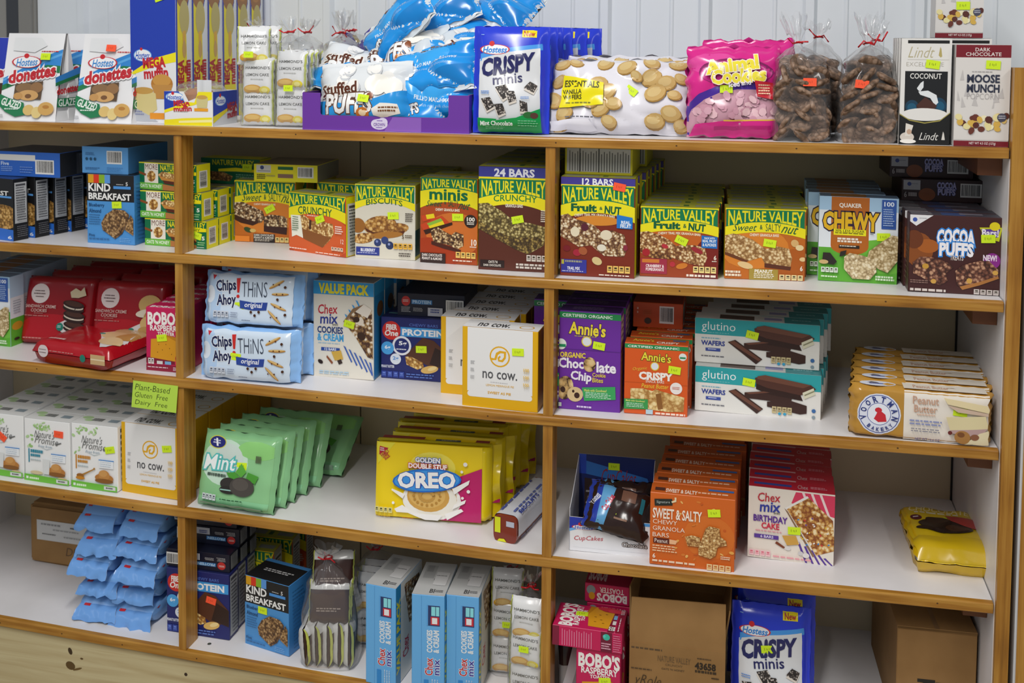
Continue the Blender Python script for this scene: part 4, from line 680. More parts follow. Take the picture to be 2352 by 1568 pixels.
voo, _ = pillow('wafer_pack', .222, .085, .04, 'b98a3a/f', art_voo, finx=.012, finz=.01, px=14, pz=10, seed=21, zig=.006, wr=.0012, cut=(20, 8), topart=lambda: R('e4dccf', .38, .05, .96, .95) + E('dfe4f2', .2, .5, .13, .4) + R('4a5aa0', .14, .45, .26, .6) + T('c8a088', 'Peanut Butter', .45, .3, .7, .75))
row('wafer_pack', voo, 1.226, .033, zt(2, 1.34), .2, 6, .0425, 'gold and cream peanut butter wafer pack at the right end of the third shelf', 'wafer pack', 'gold wafer packs in a row', [((.171, -.0225, .055), -4, YEL)], back='{o} gold wafer pack behind the peanut butter one', rj=.8, jx=.003, dx=.0045)

# chewy boxes standing in a slanting row at the left border of the third shelf
for k in range(5):
    item('granola_bar_box', chewy, -.580 - .003 * k, .092 + .0405 * k, zt(2, -.42), -3, (ORD[k] + ' blue and green chewy box counting back at the left border of the third shelf') if k else 'frontmost blue and green chewy box at the left border of the third shelf', 'granola bar box', 'chewy boxes at the left border of the third shelf')
# ------------------------------------------------------------------ fourth row
def leafs(seed):
    rnd = random.Random(seed); q = []
    for _ in range(26):
        u = rnd.random(); x = .03 + u * .55; y = .04 + rnd.random() * (.12 if u > .3 else .42)
        q += E(rnd.choice(['b4d69a', '9cc67c', 'c6e0b2']), x, y, rnd.uniform(.02, .045), rnd.uniform(.012, .024), rnd.uniform(-60, 60), 8)
    return q
def art_np(kind):
    c = '2a8aa4' if kind == 0 else 'c8882a'
    def f():
        q = leafs(3 + kind) + T('6a6c6c', "Nature's", .24, .17, .68, .29, b=-.005, sh=.25) + T('6a6c6c', 'Promise', .25, .27, .76, .385, b=-.005, sh=.25, rot=-2) + P('6a6c6c', (.7, .36), (.82, .33), (.83, .345), (.72, .38)) + T('7a9ab0', 'Free from', .32, .40, .62, .44, b=-.005, sh=.2) + P('a8b8c0', (.28, .42), (.5, .475), (.68, .43), (.5, .465))
        q += R(c, .09, .48, .115, .70) + L(c, .14, .49, .42, .55, 1, .8) + L(c, .14, .56, .36, .61, 1, .8) + L('b8c4c8', .14, .64, .4, .68, 1) + R('3f86cc', .60, .52, .93, .535) + R('eef2f6', .61, .535, .92, .65) + L('c4d0dc', .63, .55, .9, .64, 3, .4)
        q += E('b87c3c', .72, .80, .2, .07) + E('c48a48', .72, .755, .12, .08) + E('d09a58', .70, .73, .09, .05) + E('8a5a28', .72, .845, .2, .035)
        if kind: q += P('b0803a', (.22, .78), (.5, .67), (.51, .685), (.25, .8)) + E('9a6424', .2, .80, .08, .035) + E('c88420', .2, .835, .1, .025) + E('b0803a', .51, .67, .02)
        else: q += P('dfe2e2', (.42, .62), (.58, .62), (.56, .86), (.44, .86)) + E('d8c8a0', .28, .85, .14, .03) + E('cdb88a', .85, .9, .1, .02)
        q += P('6fbe3c', (0, .885), (1, .91), (1, 1), (0, 1)) + L('dcf0cc', .12, .93, .38, .965, 1, .9) + R('e4ece0', .05, .92, .1, .96) + R('d8dcd8', .72, .92, .97, .975) + L('5a5a5a', .76, .935, .94, .96, 1, .9)
        return q
    return f
nptop = lambda: R('d8d9d8', 0, 0, 1, 1) + E('a9c893', .15, .3, .12, .15) + E('a9c893', .25, .55, .1, .12) + L('6f7170', .3, .3, .55, .6, 1, 1) + L('8a9aa4', .66, .3, .9, .6, 1, 1)
nps = lambda: L('5a5c5a', .2, .05, .8, .9, 9, .6)
np0 = carton('biscuit_box', .107, .048, .1285, {'*': 'f0f1f1', 't': 'd8d9d8'}, art_np(0), nps, top=nptop)
np1 = carton('biscuit_box', .105, .048, .1315, {'*': 'f0f1f1', 't': 'd8d9d8'}, art_np(1), nps, top=nptop)
row('biscuit_box', np1, -.2685, .030, zt(3, -.22), -.8, 7, .0495, 'white honey breakfast biscuit box next to the white and yellow box', 'biscuit box', 'white biscuit boxes', [(fr(.105, .1315, .84, .36), 12, YEL)], back='{o} white biscuit box back in the column beside the yellow framed box', jx=.0015, rj=.4)
row('biscuit_box', np0, -.3785, .031, zt(3, -.33), -2, 7, .0495, 'white milk breakfast biscuit box, second column from the yellow framed box', 'biscuit box', 'white biscuit boxes', [(fr(.107, .1285, .77, .2), -2, ORA)], back='{o} white biscuit box back in the second column from the yellow framed box', jx=.0015, rj=.4, dx=.001)
row('biscuit_box', np0, -.489, .034, zt(3, -.44), -1.5, 7, .0495, 'white milk breakfast biscuit box cut off by the left border', 'biscuit box', 'white biscuit boxes', [(fr(.107, .1285, .53, .37), -35, ORA)], back='{o} white biscuit box back in the column at the left border', jx=.0015, rj=.4, dx=.0015)
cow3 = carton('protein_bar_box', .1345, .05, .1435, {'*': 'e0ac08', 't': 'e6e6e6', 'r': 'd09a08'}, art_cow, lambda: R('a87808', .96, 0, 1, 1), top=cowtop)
row('protein_bar_box', cow3, -.161, .038, zt(3, -.1), -3.5, 7, .051, 'white and yellow protein box under the green note', 'protein bar box', 'white and yellow protein boxes on the fourth shelf', [(fr(.1345, .1435, .79, .3), 8, YEL)], back='{o} white and yellow protein box back from the one under the green note', jx=.001, rj=.4, dx=.003)

# hand lettered note stuck on the shelf edge
a = Acc(); a.add([(-.1067, -.0016, .9678), (-.0100, -.0016, .9648), (-.0128, -.005, .9128), (-.1092, -.005, .9163), (-.1067, -.0012, .9678), (-.0100, -.0012, .9648), (-.0128, -.0046, .9128), (-.1092, -.0046, .9163)], [(3, 2, 1, 0), (4, 5, 6, 7), (0, 1, 5, 4), (2, 3, 7, 6), (1, 2, 6, 5), (3, 0, 4, 7)], 'b4d84a/m')
def Snote(u, v, o):
    tl, tr, br, bl = Vector((-.1067, -.0016, .9678)), Vector((-.0100, -.0016, .9648)), Vector((-.0128, -.005, .9128)), Vector((-.1092, -.005, .9163))
    return tl.lerp(tr, u).lerp(bl.lerp(br, u), v) + Vector((0, -o, 0))
ASP[0] = 1.85
paint(a, T('1f2a10', 'Plant-Based', .06, .10, .83, .33, b=-.012, sh=.12) + T('1f2a10', 'Gluten  Free', .06, .40, .80, .60, b=-.012, sh=.12) + T('1f2a10', 'Dairy  Free', .08, .69, .80, .92, b=-.012, sh=.12), Snote, .0003, .00002)
tag(obj('paper_note', a.mesh('paper_note')), 'lime green handwritten note stuck on the shelf edge by the left post', 'note')

# mint cookie packs
def art_mint():
    return (R('8cc48c', .04, .02, .96, .97) + E('c4e0cc', .35, .4, .3, .3) + E('8fcf7a', .75, .2, .25, .12) + E('c8d8d0', .4, .35, .18, .2) + R('8fcf9c', .04, .86, .96, .97) + E('d8d23c', .22, .15, .115, .085) + E('262a78', .22, .15, .105, .075) + L('c8cce8', .16, .12, .28, .18, 2) + P('e8eaf4', (.19, .1), (.215, .1), (.24, .2), (.215, .2)) + TO('eef4f4', '58bcb8', 'Mint', .1, .31, .5, .5, b=.01, ob=.08, sh=.15, rot=3) + L('4a5a50', .15, .55, .4, .59, 1, .9) + L('5a6a4a', .75, .26, .83, .42, 1)
        + P('5aa83c', (.52, .5), (.58, .38), (.66, .48), (.6, .56)) + P('4c9a34', (.4, .52), (.52, .5), (.6, .58), (.46, .6)) + P('4c9a34', (.68, .48), (.82, .52), (.78, .62), (.66, .58)) + E('34302c', .45, .66, .11, .08) + E('2c2824', .45, .74, .11, .05) + R('9ac8bc', .35, .735, .54, .75) + E('4a4540', .62, .68, .155, .125) + E('58524c', .6, .65, .1, .08) + NB('d4dce0', .12, .82, .31, .9, 4, '4a5258') + L('2a5a34', .36, .86, .68, .885, 1) + R('8aa890', .1, .93, .9, .97))
mint, _ = pillow('cookie_pack', .168, .143, .034, '8ac48e/f', art_mint, back='80b486/f', finx=.03, finz=.03, px=6, pz=6, seed=31, zig=.004, wr=.003, cut=(16, 14))
mx = zt(3, .09)
for k, (x, y, r, t) in enumerate(((.010, .032, -4, -15), (.020, .062, -3, -17), (.026, .092, -4, -17), (.034, .124, -2, -19), (.046, .168, -3, -24))):
    item('cookie_pack', mint, x, y, mx, r, 'green mint cookie pack at the front, leaning back beside the left post' if not k else 'green mint cookie pack, ' + ORD[k] + ' from the front', 'cookie pack', 'green mint cookie packs', [((.097, -.019, .083), 4, YEL)] if not k else (), tilt=t)
item('cookie_pack', mint, 0.070, .218, mx + .004, -2, 'green mint cookie pack slumped low at the back, near the rear panel', 'cookie pack', None, tilt=-54)

# yellow sandwich cookie packs
def art_oreo():
    q = R('f0d21c', .0, .01, .93, .98) + E('f6e65a', .5, .3, .2, .2) + P('e8dc3c', (.01, .01), (.17, .01), (.02, .3)) + P('b8243c', (.035, .06), (.115, .08), (.03, .18)) + L('f0e0e4', .04, .08, .08, .13, 2) + T('b8243c', 'FAMILY', .04, .12, .125, .17, b=.02, rot=42) + T('b8243c', 'SIZE', .07, .17, .125, .22, b=.02, rot=42)
    q += P('c01f6a', (.70, .42), (.93, .27), (.93, .98), (.58, .98), (.66, .85), (.64, .75), (.7, .65))
    q += E('f2f0ea', .5, .72, .255, .27) + E('c99a50', .52, .7, .2, .235) + E('f0ece0', .53, .735, .19, .22, -10) + E('d0a050', .47, .68, .185, .2) + E('dcb264', .46, .66, .16, .17)
    rnd = random.Random(4)
    for k in range(16):
        t = k * .39; q += E('b8883c', .46 + .115 * math.cos(t), .67 + .125 * math.sin(t), .012, .018, -math.degrees(t)) + E('c4964a', .46 + .06 * math.cos(t), .67 + .07 * math.sin(t), .014, .02)
    for p in (((.25, .72), (.15, .62), (.155, .6), (.27, .66)), ((.25, .8), (.18, .86), (.2, .9), (.35, .9)), ((.68, .55), (.83, .42), (.82, .48), (.7, .62)), ((.7, .75), (.8, .68), (.79, .73), (.68, .82)), ((.62, .88), (.76, .8), (.78, .83), (.64, .96)), ((.3, .9), (.45, .98), (.56, .98), (.6, .9))): q += P('f4f2ee', *p)
    for x, y, r in ((.79, .22, .018), (.76, .32, .012), (.82, .57, .015), (.77, .66, .012), (.17, .78, .012)): q += E('f4f2ee', x, y, r)
    q += TO('f4f2ec', '2a5ab8', 'GOLDEN', .36, .165, .57, .225, b=.04, ob=.12) + TO('f4f0ec', 'c42c3c', 'DOUBLE STUF', .3, .245, .63, .305, b=.04, ob=.12)
    q += E('1f6cc8', .46, .46, .30, .155, -5) + E('3f96e4', .46, .46, .285, .135, -5) + TO('f4f4f4', '1a4aa8', 'OREO', .215, .36, .7, .55, b=.045, ob=.075, rot=3)
    return q + NB('e0d890', .01, .84, .17, .91, 4, '4a4a1a') + L('c89a1c', .02, .95, .16, .97, 1) + L('d8701c', .25, .955, .36, .97, 1)
oreo, _ = pillow('cookie_pack', .224, .145, .048, 'ead01c/f', art_oreo, finx=.0, finz=.0, px=12, pz=14, seed=41, wr=.0018, cut=(18, 12), topart=lambda: R('8a2a2c', .03, .1, .4, .5) + R('c8b818', .0, .6, 1, .98) + R('3a4a5a', .5, .3, .72, .6) + L('e8e0a0', .55, .4, .7, .5, 1) + R('8a2a3c', .85, .15, .97, .5))
a = Acc(); a.grid(lambda u, v: (.219 + .020 * u, .004 + .012 * math.sin(v * 9) * u + .006 * u, .004 + .137 * v), 4, 16, 'e2c81a/f'); a.grid(lambda u, v: (.2195 + .018 * u, .0065 + .012 * math.sin(v * 9) * u + .006 * u, .03 + .08 * v), 4, 10, 'b01c5c/f'); fin = a.mesh('end_seal')
OG = 'yellow sandwich cookie packs'
for k, (x, y, r) in enumerate(((.361, .096, 5), (.374, .152, 3.5), (.366, .205, 5), (.381, .26, 3), (.384, .315, 4))):
    item('cookie_pack', oreo, x, y, zt(3, .47), r, 'yellow golden sandwich cookie pack standing at the front of its row' if not k else 'yellow cookie pack, ' + ORD[k] + ' from the front', 'cookie pack', OG, [((.134, -.0262, .071), 32, ORA)] if not k else (), tilt=-4, kids=(('end_seal', fin),))
item('cookie_pack', oreo, .37, .21, zt(3, .47) + .19, 4, 'yellow cookie pack lying on top of its row at the back, below the shelf', 'cookie pack', None, tilt=-84)

# foil wrapped biscuit log
a = Acc(); w, h, d = .047, .05, .185
def logP(u, v, g=0):
    t = 2 * math.pi * u; c, s_ = math.cos(t), math.sin(t); k = .42
    return (w / 2 + (w / 2 + g) * math.copysign(abs(c) ** k, c), v * d, h / 2 + (h / 2 + g) * math.copysign(abs(s_) ** k, s_) + (.0012 * noise.noise(Vector((u * 30, v * 30, 0)))))
a.grid(lambda u, v: logP(u, v), 32, 24, '8a3a28/f')
a.add([logP(k / 32, 0) for k in range(32)], [tuple(range(32))[::-1]], '7d3022/f')
a.grid(lambda u, v: logP(-.03 + .53 * u, .03 + .94 * v, .0012), 24, 24, 'cfd2dc/f')
rnd = random.Random(2)
ASP[0] = 3
paint(a, L('3f4f9c', .05, .1, .95, .38, 2, .75) + L('5a68aa', .05, .5, .95, .62, 1) + T('34449a', 'BISCUITS', .08, .66, .6, .95, b=.03) + L('7a86b8', .64, .68, .96, .94, 3), lambda u, v, o: logP(.36 - .24 * v, .05 + .9 * u, .0018 + o), .0004, .0001, (12, 6), '/f')
paint(a, L('5a68aa', .05, .2, .95, .8, 3, .5), lambda u, v, o: logP(.47 - .1 * v + .5, .05 + .9 * u, .0018 + o), .0004, .0001, (12, 6), '/f')
a.add([(.003, -.0008, .017), (.0145, -.0008, .017), (.0145, -.0008, .046), (.003, -.0008, .046)], [(0, 1, 2, 3)], 'd8e024')
a.add([(.008, -.001, .001), (.027, -.001, .0015), (.022, -.001, .007), (.012, -.001, .006)], [(0, 1, 2, 3)], 'e0e01c')
a.add([(.026, -.0008, .031), (.042, -.0008, .031), (.042, -.0008, .041), (.026, -.0008, .041)], [(0, 1, 2, 3)], 'b8bccc')
item('biscuit_log', a.mesh('biscuit_log'), .606, .044, zt(3, .65), -10.5, 'silver and blue wrapped biscuit log with reddish brown end by the center post', 'biscuit pack')

# cupcake display carton
a = Acc(); w, d = .146, .13
a.box(0, 0, 0, w, .0012, .062, 'e9e9ec'); a.box(0, d - .001, 0, w, d, .128, {'*': 'e4e4e8', 'f': '23306e'})
a.box(.0012, .0012, 0, w - .0012, d - .001, .0012, 'dcdce0')
for x in (0, w - .0012): a.add([(x, 0, 0), (x, d, 0), (x, d, .126), (x, .03, .085), (x, 0, .078), (x + .0012, 0, 0), (x + .0012, d, 0), (x + .0012, d, .126), (x + .0012, .03, .085), (x + .0012, 0, .078)], [(0, 1, 2, 3, 4), (9, 8, 7, 6, 5), (0, 4, 9, 5), (4, 3, 8, 9), (3, 2, 7, 8)], 'c9cad0')
def art_cup():
    return (P('2338a8', (0, .0), (.25, .0), (.3, .12), (.0, .35)) + P('6ab0ea', (0, .35), (.3, .1), (.4, .12), (0, .43)) + R('4a9ae0', .7, 0, 1, .09) + RING('c8303a', 'e8eaf0', .18, .29, .15, .075, .9) + T('2a5ac0', 'Hostess', .07, .25, .29, .34, b=.02, sh=.15) + E('d0303a', .14, .2, .03) + T('c02c3c', 'CupCakes', .06, .53, .42, .7, b=.0, sh=.25, rot=4) + P('3a241c', (.72, .2), (.8, .14), (.92, .2), (.97, .24), (.9, .42), (.78, .38)) + P('e8e4e0', (.8, .28), (.88, .3), (.87, .37), (.8, .35)) + P('d8cfc8', (.84, .15), (.87, .16), (.86, .25), (.83, .24)) + TO('4a3a34', '2c2420', 'Chocolate', .655, .62, .96, .74, b=.03, ob=.09) + T('f0e8e4', 'Chocolate', .655, .62, .96, .74, b=.0) + R('d0d0d6', .05, .88, 1, .885))
ASP[0] = w / .075
paint(a, art_cup(), lambda u, v, o: (u * w, -o, .062 * (1 - v)))
paint(a, R('2f4fc0', .0, .0, .1, .3) + P('3a78c8', (.1, .1), (.9, .3), (.95, .45), (.1, .3)) + P('3a2a28', (.08, .36), (.95, .45), (.95, .9), (.08, .85)) + T('9a3440', 'CupCakes', .3, .2, .75, .5, b=0, sh=.25) + L('a8a4a8', .1, .55, .8, .6, 1), lambda u, v, o: (u * w, d - .001 - o, .128 * (1 - v)))
cup = item('display_carton', a.mesh('display_carton'), .749, .038, zt(3, .83), 2.4, 'white and blue open cupcake display carton beside the center post', 'carton', None, [((.068, d - .0025, .108), 0, YEL)])
def art_wrap(): return R('243a9a', 0, 0, .2, 1) + P('5a9ac8', (.2, 0), (.4, 0), (.32, 1), (.2, 1)) + T('d8dce8', 'Hostess', .03, .35, .19, .5, b=.02, rot=60) + T('c03a4a', 'CupCakes', .2, .4, .46, .56, b=.03, rot=70) + R('6a4a3c', .5, .1, .72, .35) + R('8a6a58', .45, .72, .65, .76) + R('1f6a78', .8, .2, .86, .5)
wrap, _ = pillow('wrapped_cupcake', .118, .085, .05, '2b1a16/f', art_wrap, finx=.06, finz=.02, px=3, pz=3, seed=51, wr=.005, wf=40, zig=.006, cut=(12, 8), crease=.006)
item('wrapped_cupcake', wrap, .772, .026, zt(3, .83) + .054, 2, 'dark wrapped cupcakes with blue end spilling over the display carton front', 'wrapped cupcake', None, [((.045, -.0235, .034), 5, YEL)], tilt=-44, roll=12)
item('wrapped_cupcake', wrap, .775, .115, zt(3, .83) + .012, 4, 'dark wrapped cupcakes standing at the back inside the display carton', 'wrapped cupcake', None, tilt=-14)
item('wrapped_cupcake', wrap, .800, .090, zt(3, .83) + .008, -8, 'dark wrapped cupcakes low in the display carton at its right side', 'wrapped cupcake', None, tilt=-20)

def art_sw():
    q = E('d67026', .7, .55, .3, .3)
    rnd = random.Random(8)
    for _ in range(26): q += E(rnd.choice(['e8a850', 'd87a30', 'c85c20', 'eab868']), rnd.uniform(.3, .98), rnd.uniform(.05, .95), rnd.uniform(.015, .04), rnd.uniform(.01, .025), rnd.uniform(-60, 60), 9)
    return (q + P('222824', (.05, .085), (.26, .065), (.265, .155), (.055, .18)) + T('c8d4d0', 'Signature', .075, .1, .235, .145, b=-.01, sh=.2, rot=4) + P('e8d8b0', (.25, .1), (.29, .08), (.29, .04), (.31, .04), (.31, .1), (.26, .12))
        + T('f4e6d6', 'SWEET & SALTY', .035, .21, .61, .345, b=.025) + T('f4e2d0', 'CHEWY', .035, .365, .325, .425, b=.0) + T('f4e2d0', 'GRANOLA', .035, .455, .415, .515, b=.0) + T('f4e2d0', 'BARS', .035, .545, .23, .605, b=.0) + R('5a1c14', .045, .62, .235, .695) + T('f0e4d8', 'Peanut', .06, .63, .215, .685, b=.0) + P('eeb88a', (.235, .625), (.33, .635), (.31, .69), (.235, .69)) + L('f0c8a0', .035, .72, .34, .82, 3, .5) + T('f8ecdc', '6', .04, .84, .07, .9) + L('f4d8bc', .035, .92, .55, .95, 1, .9) + L('f4d8bc', .84, .78, .96, .83, 2)
        + P(oats('8a5a2c', 'c89c60', 'e8cc98', 120), (.42, .56), (.5, .53), (.6, .55), (.6, .68), (.45, .68)) + P(oats('8a5a2c', 'c89c60', 'e8cc98', 120), (.82, .5), (.9, .56), (.91, .62), (.8, .66)) + P(oats('8a5c2c', 'd0a466', 'f0d8a4', 120), (.66, .42), (.7, .38), (.82, .40), (.83, .5), (.78, .78), (.72, .83), (.58, .79), (.58, .7)) + NB('f0cf98', .68, .9, .97, .985, 4, 'c8702c'))
swtop = lambda: T('f0dccc', 'SWEET & SALTY', .18, .5, .55, .85, b=.03) + L('e8b898', .56, .55, .95, .8, 1) + R('3a6ab0', .68, .18, .98, .36) + R('4a2a24', .05, .45, .17, .75)
sws = lambda: R('e8c8a4', .3, .72, .8, .95) + L('f0d8c0', .2, .5, .8, .7, 3)
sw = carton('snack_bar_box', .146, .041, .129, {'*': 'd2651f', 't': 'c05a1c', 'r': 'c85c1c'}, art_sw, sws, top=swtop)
row('snack_bar_box', sw, .896, .017, zt(3, .97), .8, 8, .0455, 'orange sweet and salty peanut bar box, front of a long row', 'snack bar box', 'orange sweet and salty boxes in a row', [(fr(.146, .129, .755, .205), 6, YEL)], back='{o} orange sweet and salty box from the front of the long row', dx=.0025, jx=.004)
def art_bday():
    q = R('e9e0d4', 0, 0, 1, 1)
    q += P('d83a5e', (.55, .02), (1, .02), (1, .32), (.5, .18)) + sum([P('f0d8d8', (.62 + .1 * k, .02), (.65 + .1 * k, .02), (.78 + .1 * k, .4), (.75 + .1 * k, .4)) for k in range(3)], [])
    q += sum([P('5a3a98', (.58 + .075 * k, .72 + .045 * k), (.605 + .075 * k, .71 + .045 * k), (.7 + .075 * k, .99), (.675 + .075 * k, .99)) for k in range(5)], [])
    q += P('ece8e4', (.42, .26), (.68, .055), (.7, .08), (.46, .28)) + P('8a6a50', (.42, .26), (.46, .3), (.78, .88), (.76, .9)) + P(oats('8a4a20', 'cf9a4c', 'f0dcae', 75), (.45, .27), (.7, .08), (.98, .36), (1, .6), (1, .78), (.8, .87))
    rnd = random.Random(5)
    for _ in range(26): q += E(rnd.choice(['d8323a', '3a8ad0', 'f0e8e0', 'e8c03c', '6a3a9a', '7a3a1c']), rnd.uniform(.58, .95), rnd.uniform(.3, .75), .014, .01, rnd.uniform(-60, 60), 8)
    return (q + T('c02a3c', 'Chex', .11, .07, .37, .19, b=.01, sh=.1, rot=3) + T('2e3ca0', 'mix', .14, .2, .37, .33, b=.02, sh=.1, rot=3) + T('5a5a50', 'BARS', .3, .33, .37, .355) + T('5a2a94', 'BIRTHDAY', .065, .39, .455, .475, b=.03) + T('d02c4a', 'CAKE', .16, .49, .365, .57, b=.03) + L('e0a0a8', .09, .595, .42, .625, 1) + R('5a3a98', .075, .655, .36, .71) + T('e4e0f0', '6 BARS', .15, .665, .3, .7, b=.02)
        + P('d0a048', (.4, .64), (.56, .62), (.6, .74), (.46, .77)) + P('7a3a1c', (.34, .73), (.44, .8), (.42, .82), (.32, .76)) + E('dcd8d4', .47, .81, .035, .03) + E('e4e0dc', .68, .88, .04, .035) + E('d0cccc', .62, .86, .03, .03) + NB('f0c4c8', .02, .88, .28, .96, 4, 'd86a7c') + L('e8a0a8', .3, .93, .78, .97, 1))
bdt = lambda: R('b81c34', 0, 0, 1, 1) + R('d8a8b0', .0, .0, .55, .14) + R('3a4a9a', .06, .5, .5, .72) + T('c8b4b8', 'Chex', .57, .4, .69, .8, b=.0) + L('d88a98', .72, .45, .93, .75, 2)
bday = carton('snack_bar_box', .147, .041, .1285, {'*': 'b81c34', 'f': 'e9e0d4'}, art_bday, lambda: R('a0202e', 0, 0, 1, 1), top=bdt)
row('snack_bar_box', bday, 1.0635, .080, zt(3, 1.13), -1.5, 7, .0415, 'cream and pink birthday cake snack box right of the orange row', 'snack bar box', 'birthday cake boxes in a row', [(fr(.147, .1285, .54, .56), 3, YEL)], back='{o} birthday cake box behind the cream and pink front one', dx=.0005, jx=.002)

def art_yel(): return R('d8b81c', .0, .0, 1, 1) + P('8a1c1c', (.08, .02), (.6, .03), (.6, .12), (.08, .1)) + T('f0e0a0', 'CHOCOLATE', .1, .08, .92, .2, b=.02, sh=.2) + L('f0e8c8', .15, .22, .9, .28, 1) + E('5a2028', .14, .36, .08, .05) + L('e8e0e0', .1, .345, .19, .375, 1) + E('2c1c16', .5, .52, .36, .14, 8) + E('3a241c', .42, .4, .16, .07) + E('4a3020', .65, .55, .16, .06) + P('a83a34', (.55, .3), (.95, .32), (.97, .55), (.6, .42)) + E('2a1a14', .28, .62, .2, .04, 15) + R('c8a818', .0, .75, 1, 1)
ypk, _ = pillow('cookie_pack', .126, .185, .05, 'e0b814/f', art_yel, finx=.0, finz=.045, px=8, pz=7, seed=61, wr=.004, wf=30, zig=.005, cut=(10, 14))
item('cookie_pack', ypk, 1.346, .066, zt(3, 1.4) + .025, 2.5, 'yellow chocolate cookie pack lying flat alone at the right end', 'cookie pack', None, [((.078, -.0268, .122), 20, YEL)], tilt=-90)
# ------------------------------------------------------------------ top of the unit
def wedge(name, w, d, h, front, side):
    a = Acc(); b, t = 'ececee', .004
    def S(u, v, o): return (u * w, (1 - v) * (d * .46) - o + (.004 * math.sin(u * 5) * math.sin(v * 3.1)), (1 - v) * h)
    a.grid(lambda i, j: S(i, 1 - j, 0), 20, 20, b)
    a.grid(lambda i, j: ((1 - i) * w, d - j * (d * .46), j * h), 10, 10, b)
    for x in (0, w):
        for s in (0, 1):
            q = [(x, 0, 0), (x, d * .46, h), (x + (-.012 if x else .012), d / 2, h * .55), (x, d / 2, 0)] if s == 0 else [(x, d / 2, 0), (x + (-.012 if x else .012), d / 2, h * .55), (x, d * .54, h), (x, d, 0)]
            a.add(q, [(0, 1, 2, 3)], 'dededf')
    a.add([(0, 0, 0), (w, 0, 0), (w, d, 0), (0, d, 0)], [(3, 2, 1, 0)], b)
    a.add([(0, d * .46, h), (w, d * .46, h), (w, d * .54, h), (0, d * .54, h)], [(0, 1, 2, 3)], b)
    paint(a, art(front, w, h), S, .0006, .00014, (20, 20))
    paint(a, art(side, d, h), lambda u, v, o: (w + .0015 + o, d * u, (1 - v) * h))
    return a.mesh(name)
def art_don():
    sw = lambda c, *p: P(c, *p)
    return (sw('2f86d0', (0, .52), (.2, .44), (.6, .285), (1, .18), (1, .37), (.75, .36), (.4, .47), (0, .60)) + sw('5aa8e4', (.5, .36), (1, .22), (1, .25), (.5, .39)) + sw('5aa8e4', (0, .53), (.3, .43), (.3, .45), (0, .56)) + sw('1d7a48', (0, .60), (.4, .47), (.75, .36), (1, .37), (1, .45), (.75, .44), (.4, .53), (0, .66)) + L('c8383c', .62, .2, .95, .22, 1)
        + P('e4e6e8', (.13, .05), (.6, .05), (.72, .14), (.5, .22), (.12, .2)) + RING('c8303a', 'f4f4f6', .38, .33, .265, .07, .9) + T('3a8ad0', 'Hostess', .2, .29, .57, .375, b=.02, sh=.2, rot=3) + E('cc2a30', .36, .26, .045, .028)
        + TO('c22832', 'f4f2f2', 'donettes', .1, .395, .93, .53, b=.045, ob=.12, rot=9, sh=.1) + P('5f4a36', (.22, .585), (.73, .545), (.72, .755), (.22, .755)) + E('8a6a48', .4, .63, .16, .06) + E('96704a', .62, .62, .12, .06) + E('d2a468', .48, .71, .19, .06) + E('7a5434', .48, .72, .06, .025) + E('c49458', .3, .72, .08, .04)
        + P('1d7a4c', (0, .70), (.15, .745), (.42, .795), (.47, .93), (.3, .955), (.12, .90), (0, .83)) + T('e8f0e8', 'GLAZED', .04, .765, .38, .845, b=.03, rot=-12) + L('c8dcd0', .1, .86, .38, .885, 1) + E('dcbc74', .53, .875, .1, .06) + E('e4cc88', .68, .90, .09, .065) + E('d4a860', .84, .855, .14, .075) + E('b8803c', .84, .835, .06, .02) + L('9a9a9e', .02, .93, .12, .97, 3))
def art_donside(): return P('2f86d0', (0, .5), (1, .38), (1, .46), (0, .56)) + P('1d7a48', (0, .56), (1, .46), (1, .5), (0, .6)) + T('c22832', 'donettes', .05, .6, .9, .68, b=.04, rot=5) + R('1d7a4c', .05, .74, .95, .84) + T('e8f0e8', 'GLAZED', .1, .75, .9, .83, b=.02)
don = wedge('doughnut_bag', .129, .085, .174, art_don, art_donside)
zt0 = zt(0, 0)
DG = 'white doughnut bags'
item('doughnut_bag', don, -.416, .018, zt0, 1.5, 'white glazed doughnut bag nearest the left border with yellow price tag', 'doughnut bag', None, [((.095, .0205, .128), 0, YEL, math.radians(-14))])
item('doughnut_bag', don, -.2515, .030, zt0, -1, 'white glazed doughnut bag beside the tall blue box with orange price tag', 'doughnut bag', None, [((.068, .026, .146), -2, ORA, math.radians(-14))])
item('doughnut_bag', don, -.43, .108, zt0, 2, 'white doughnut bag half hidden behind the leftmost one', 'doughnut bag')
item('doughnut_bag', don, -.289, .125, zt0, -1, 'white doughnut bag hidden behind the one with orange tag', 'doughnut bag')
def art_don2(): return R('2438b0', 0, 0, 1, .35) + P('2438b0', (.4, .35), (1, .3), (1, .48), (.5, .4)) + TO('c22832', 'f4f2f2', 'donettes', .1, .4, .95, .52, b=.045, ob=.12, rot=9) + P('4a2c20', (.22, .58), (.98, .55), (.98, .76), (.22, .76))
item('doughnut_bag', wedge('doughnut_bag', .129, .08, .165, art_don2, art_donside), -.534, .025, zt0, 2, 'blue topped doughnut bag mostly cut off by the left border', 'doughnut bag')

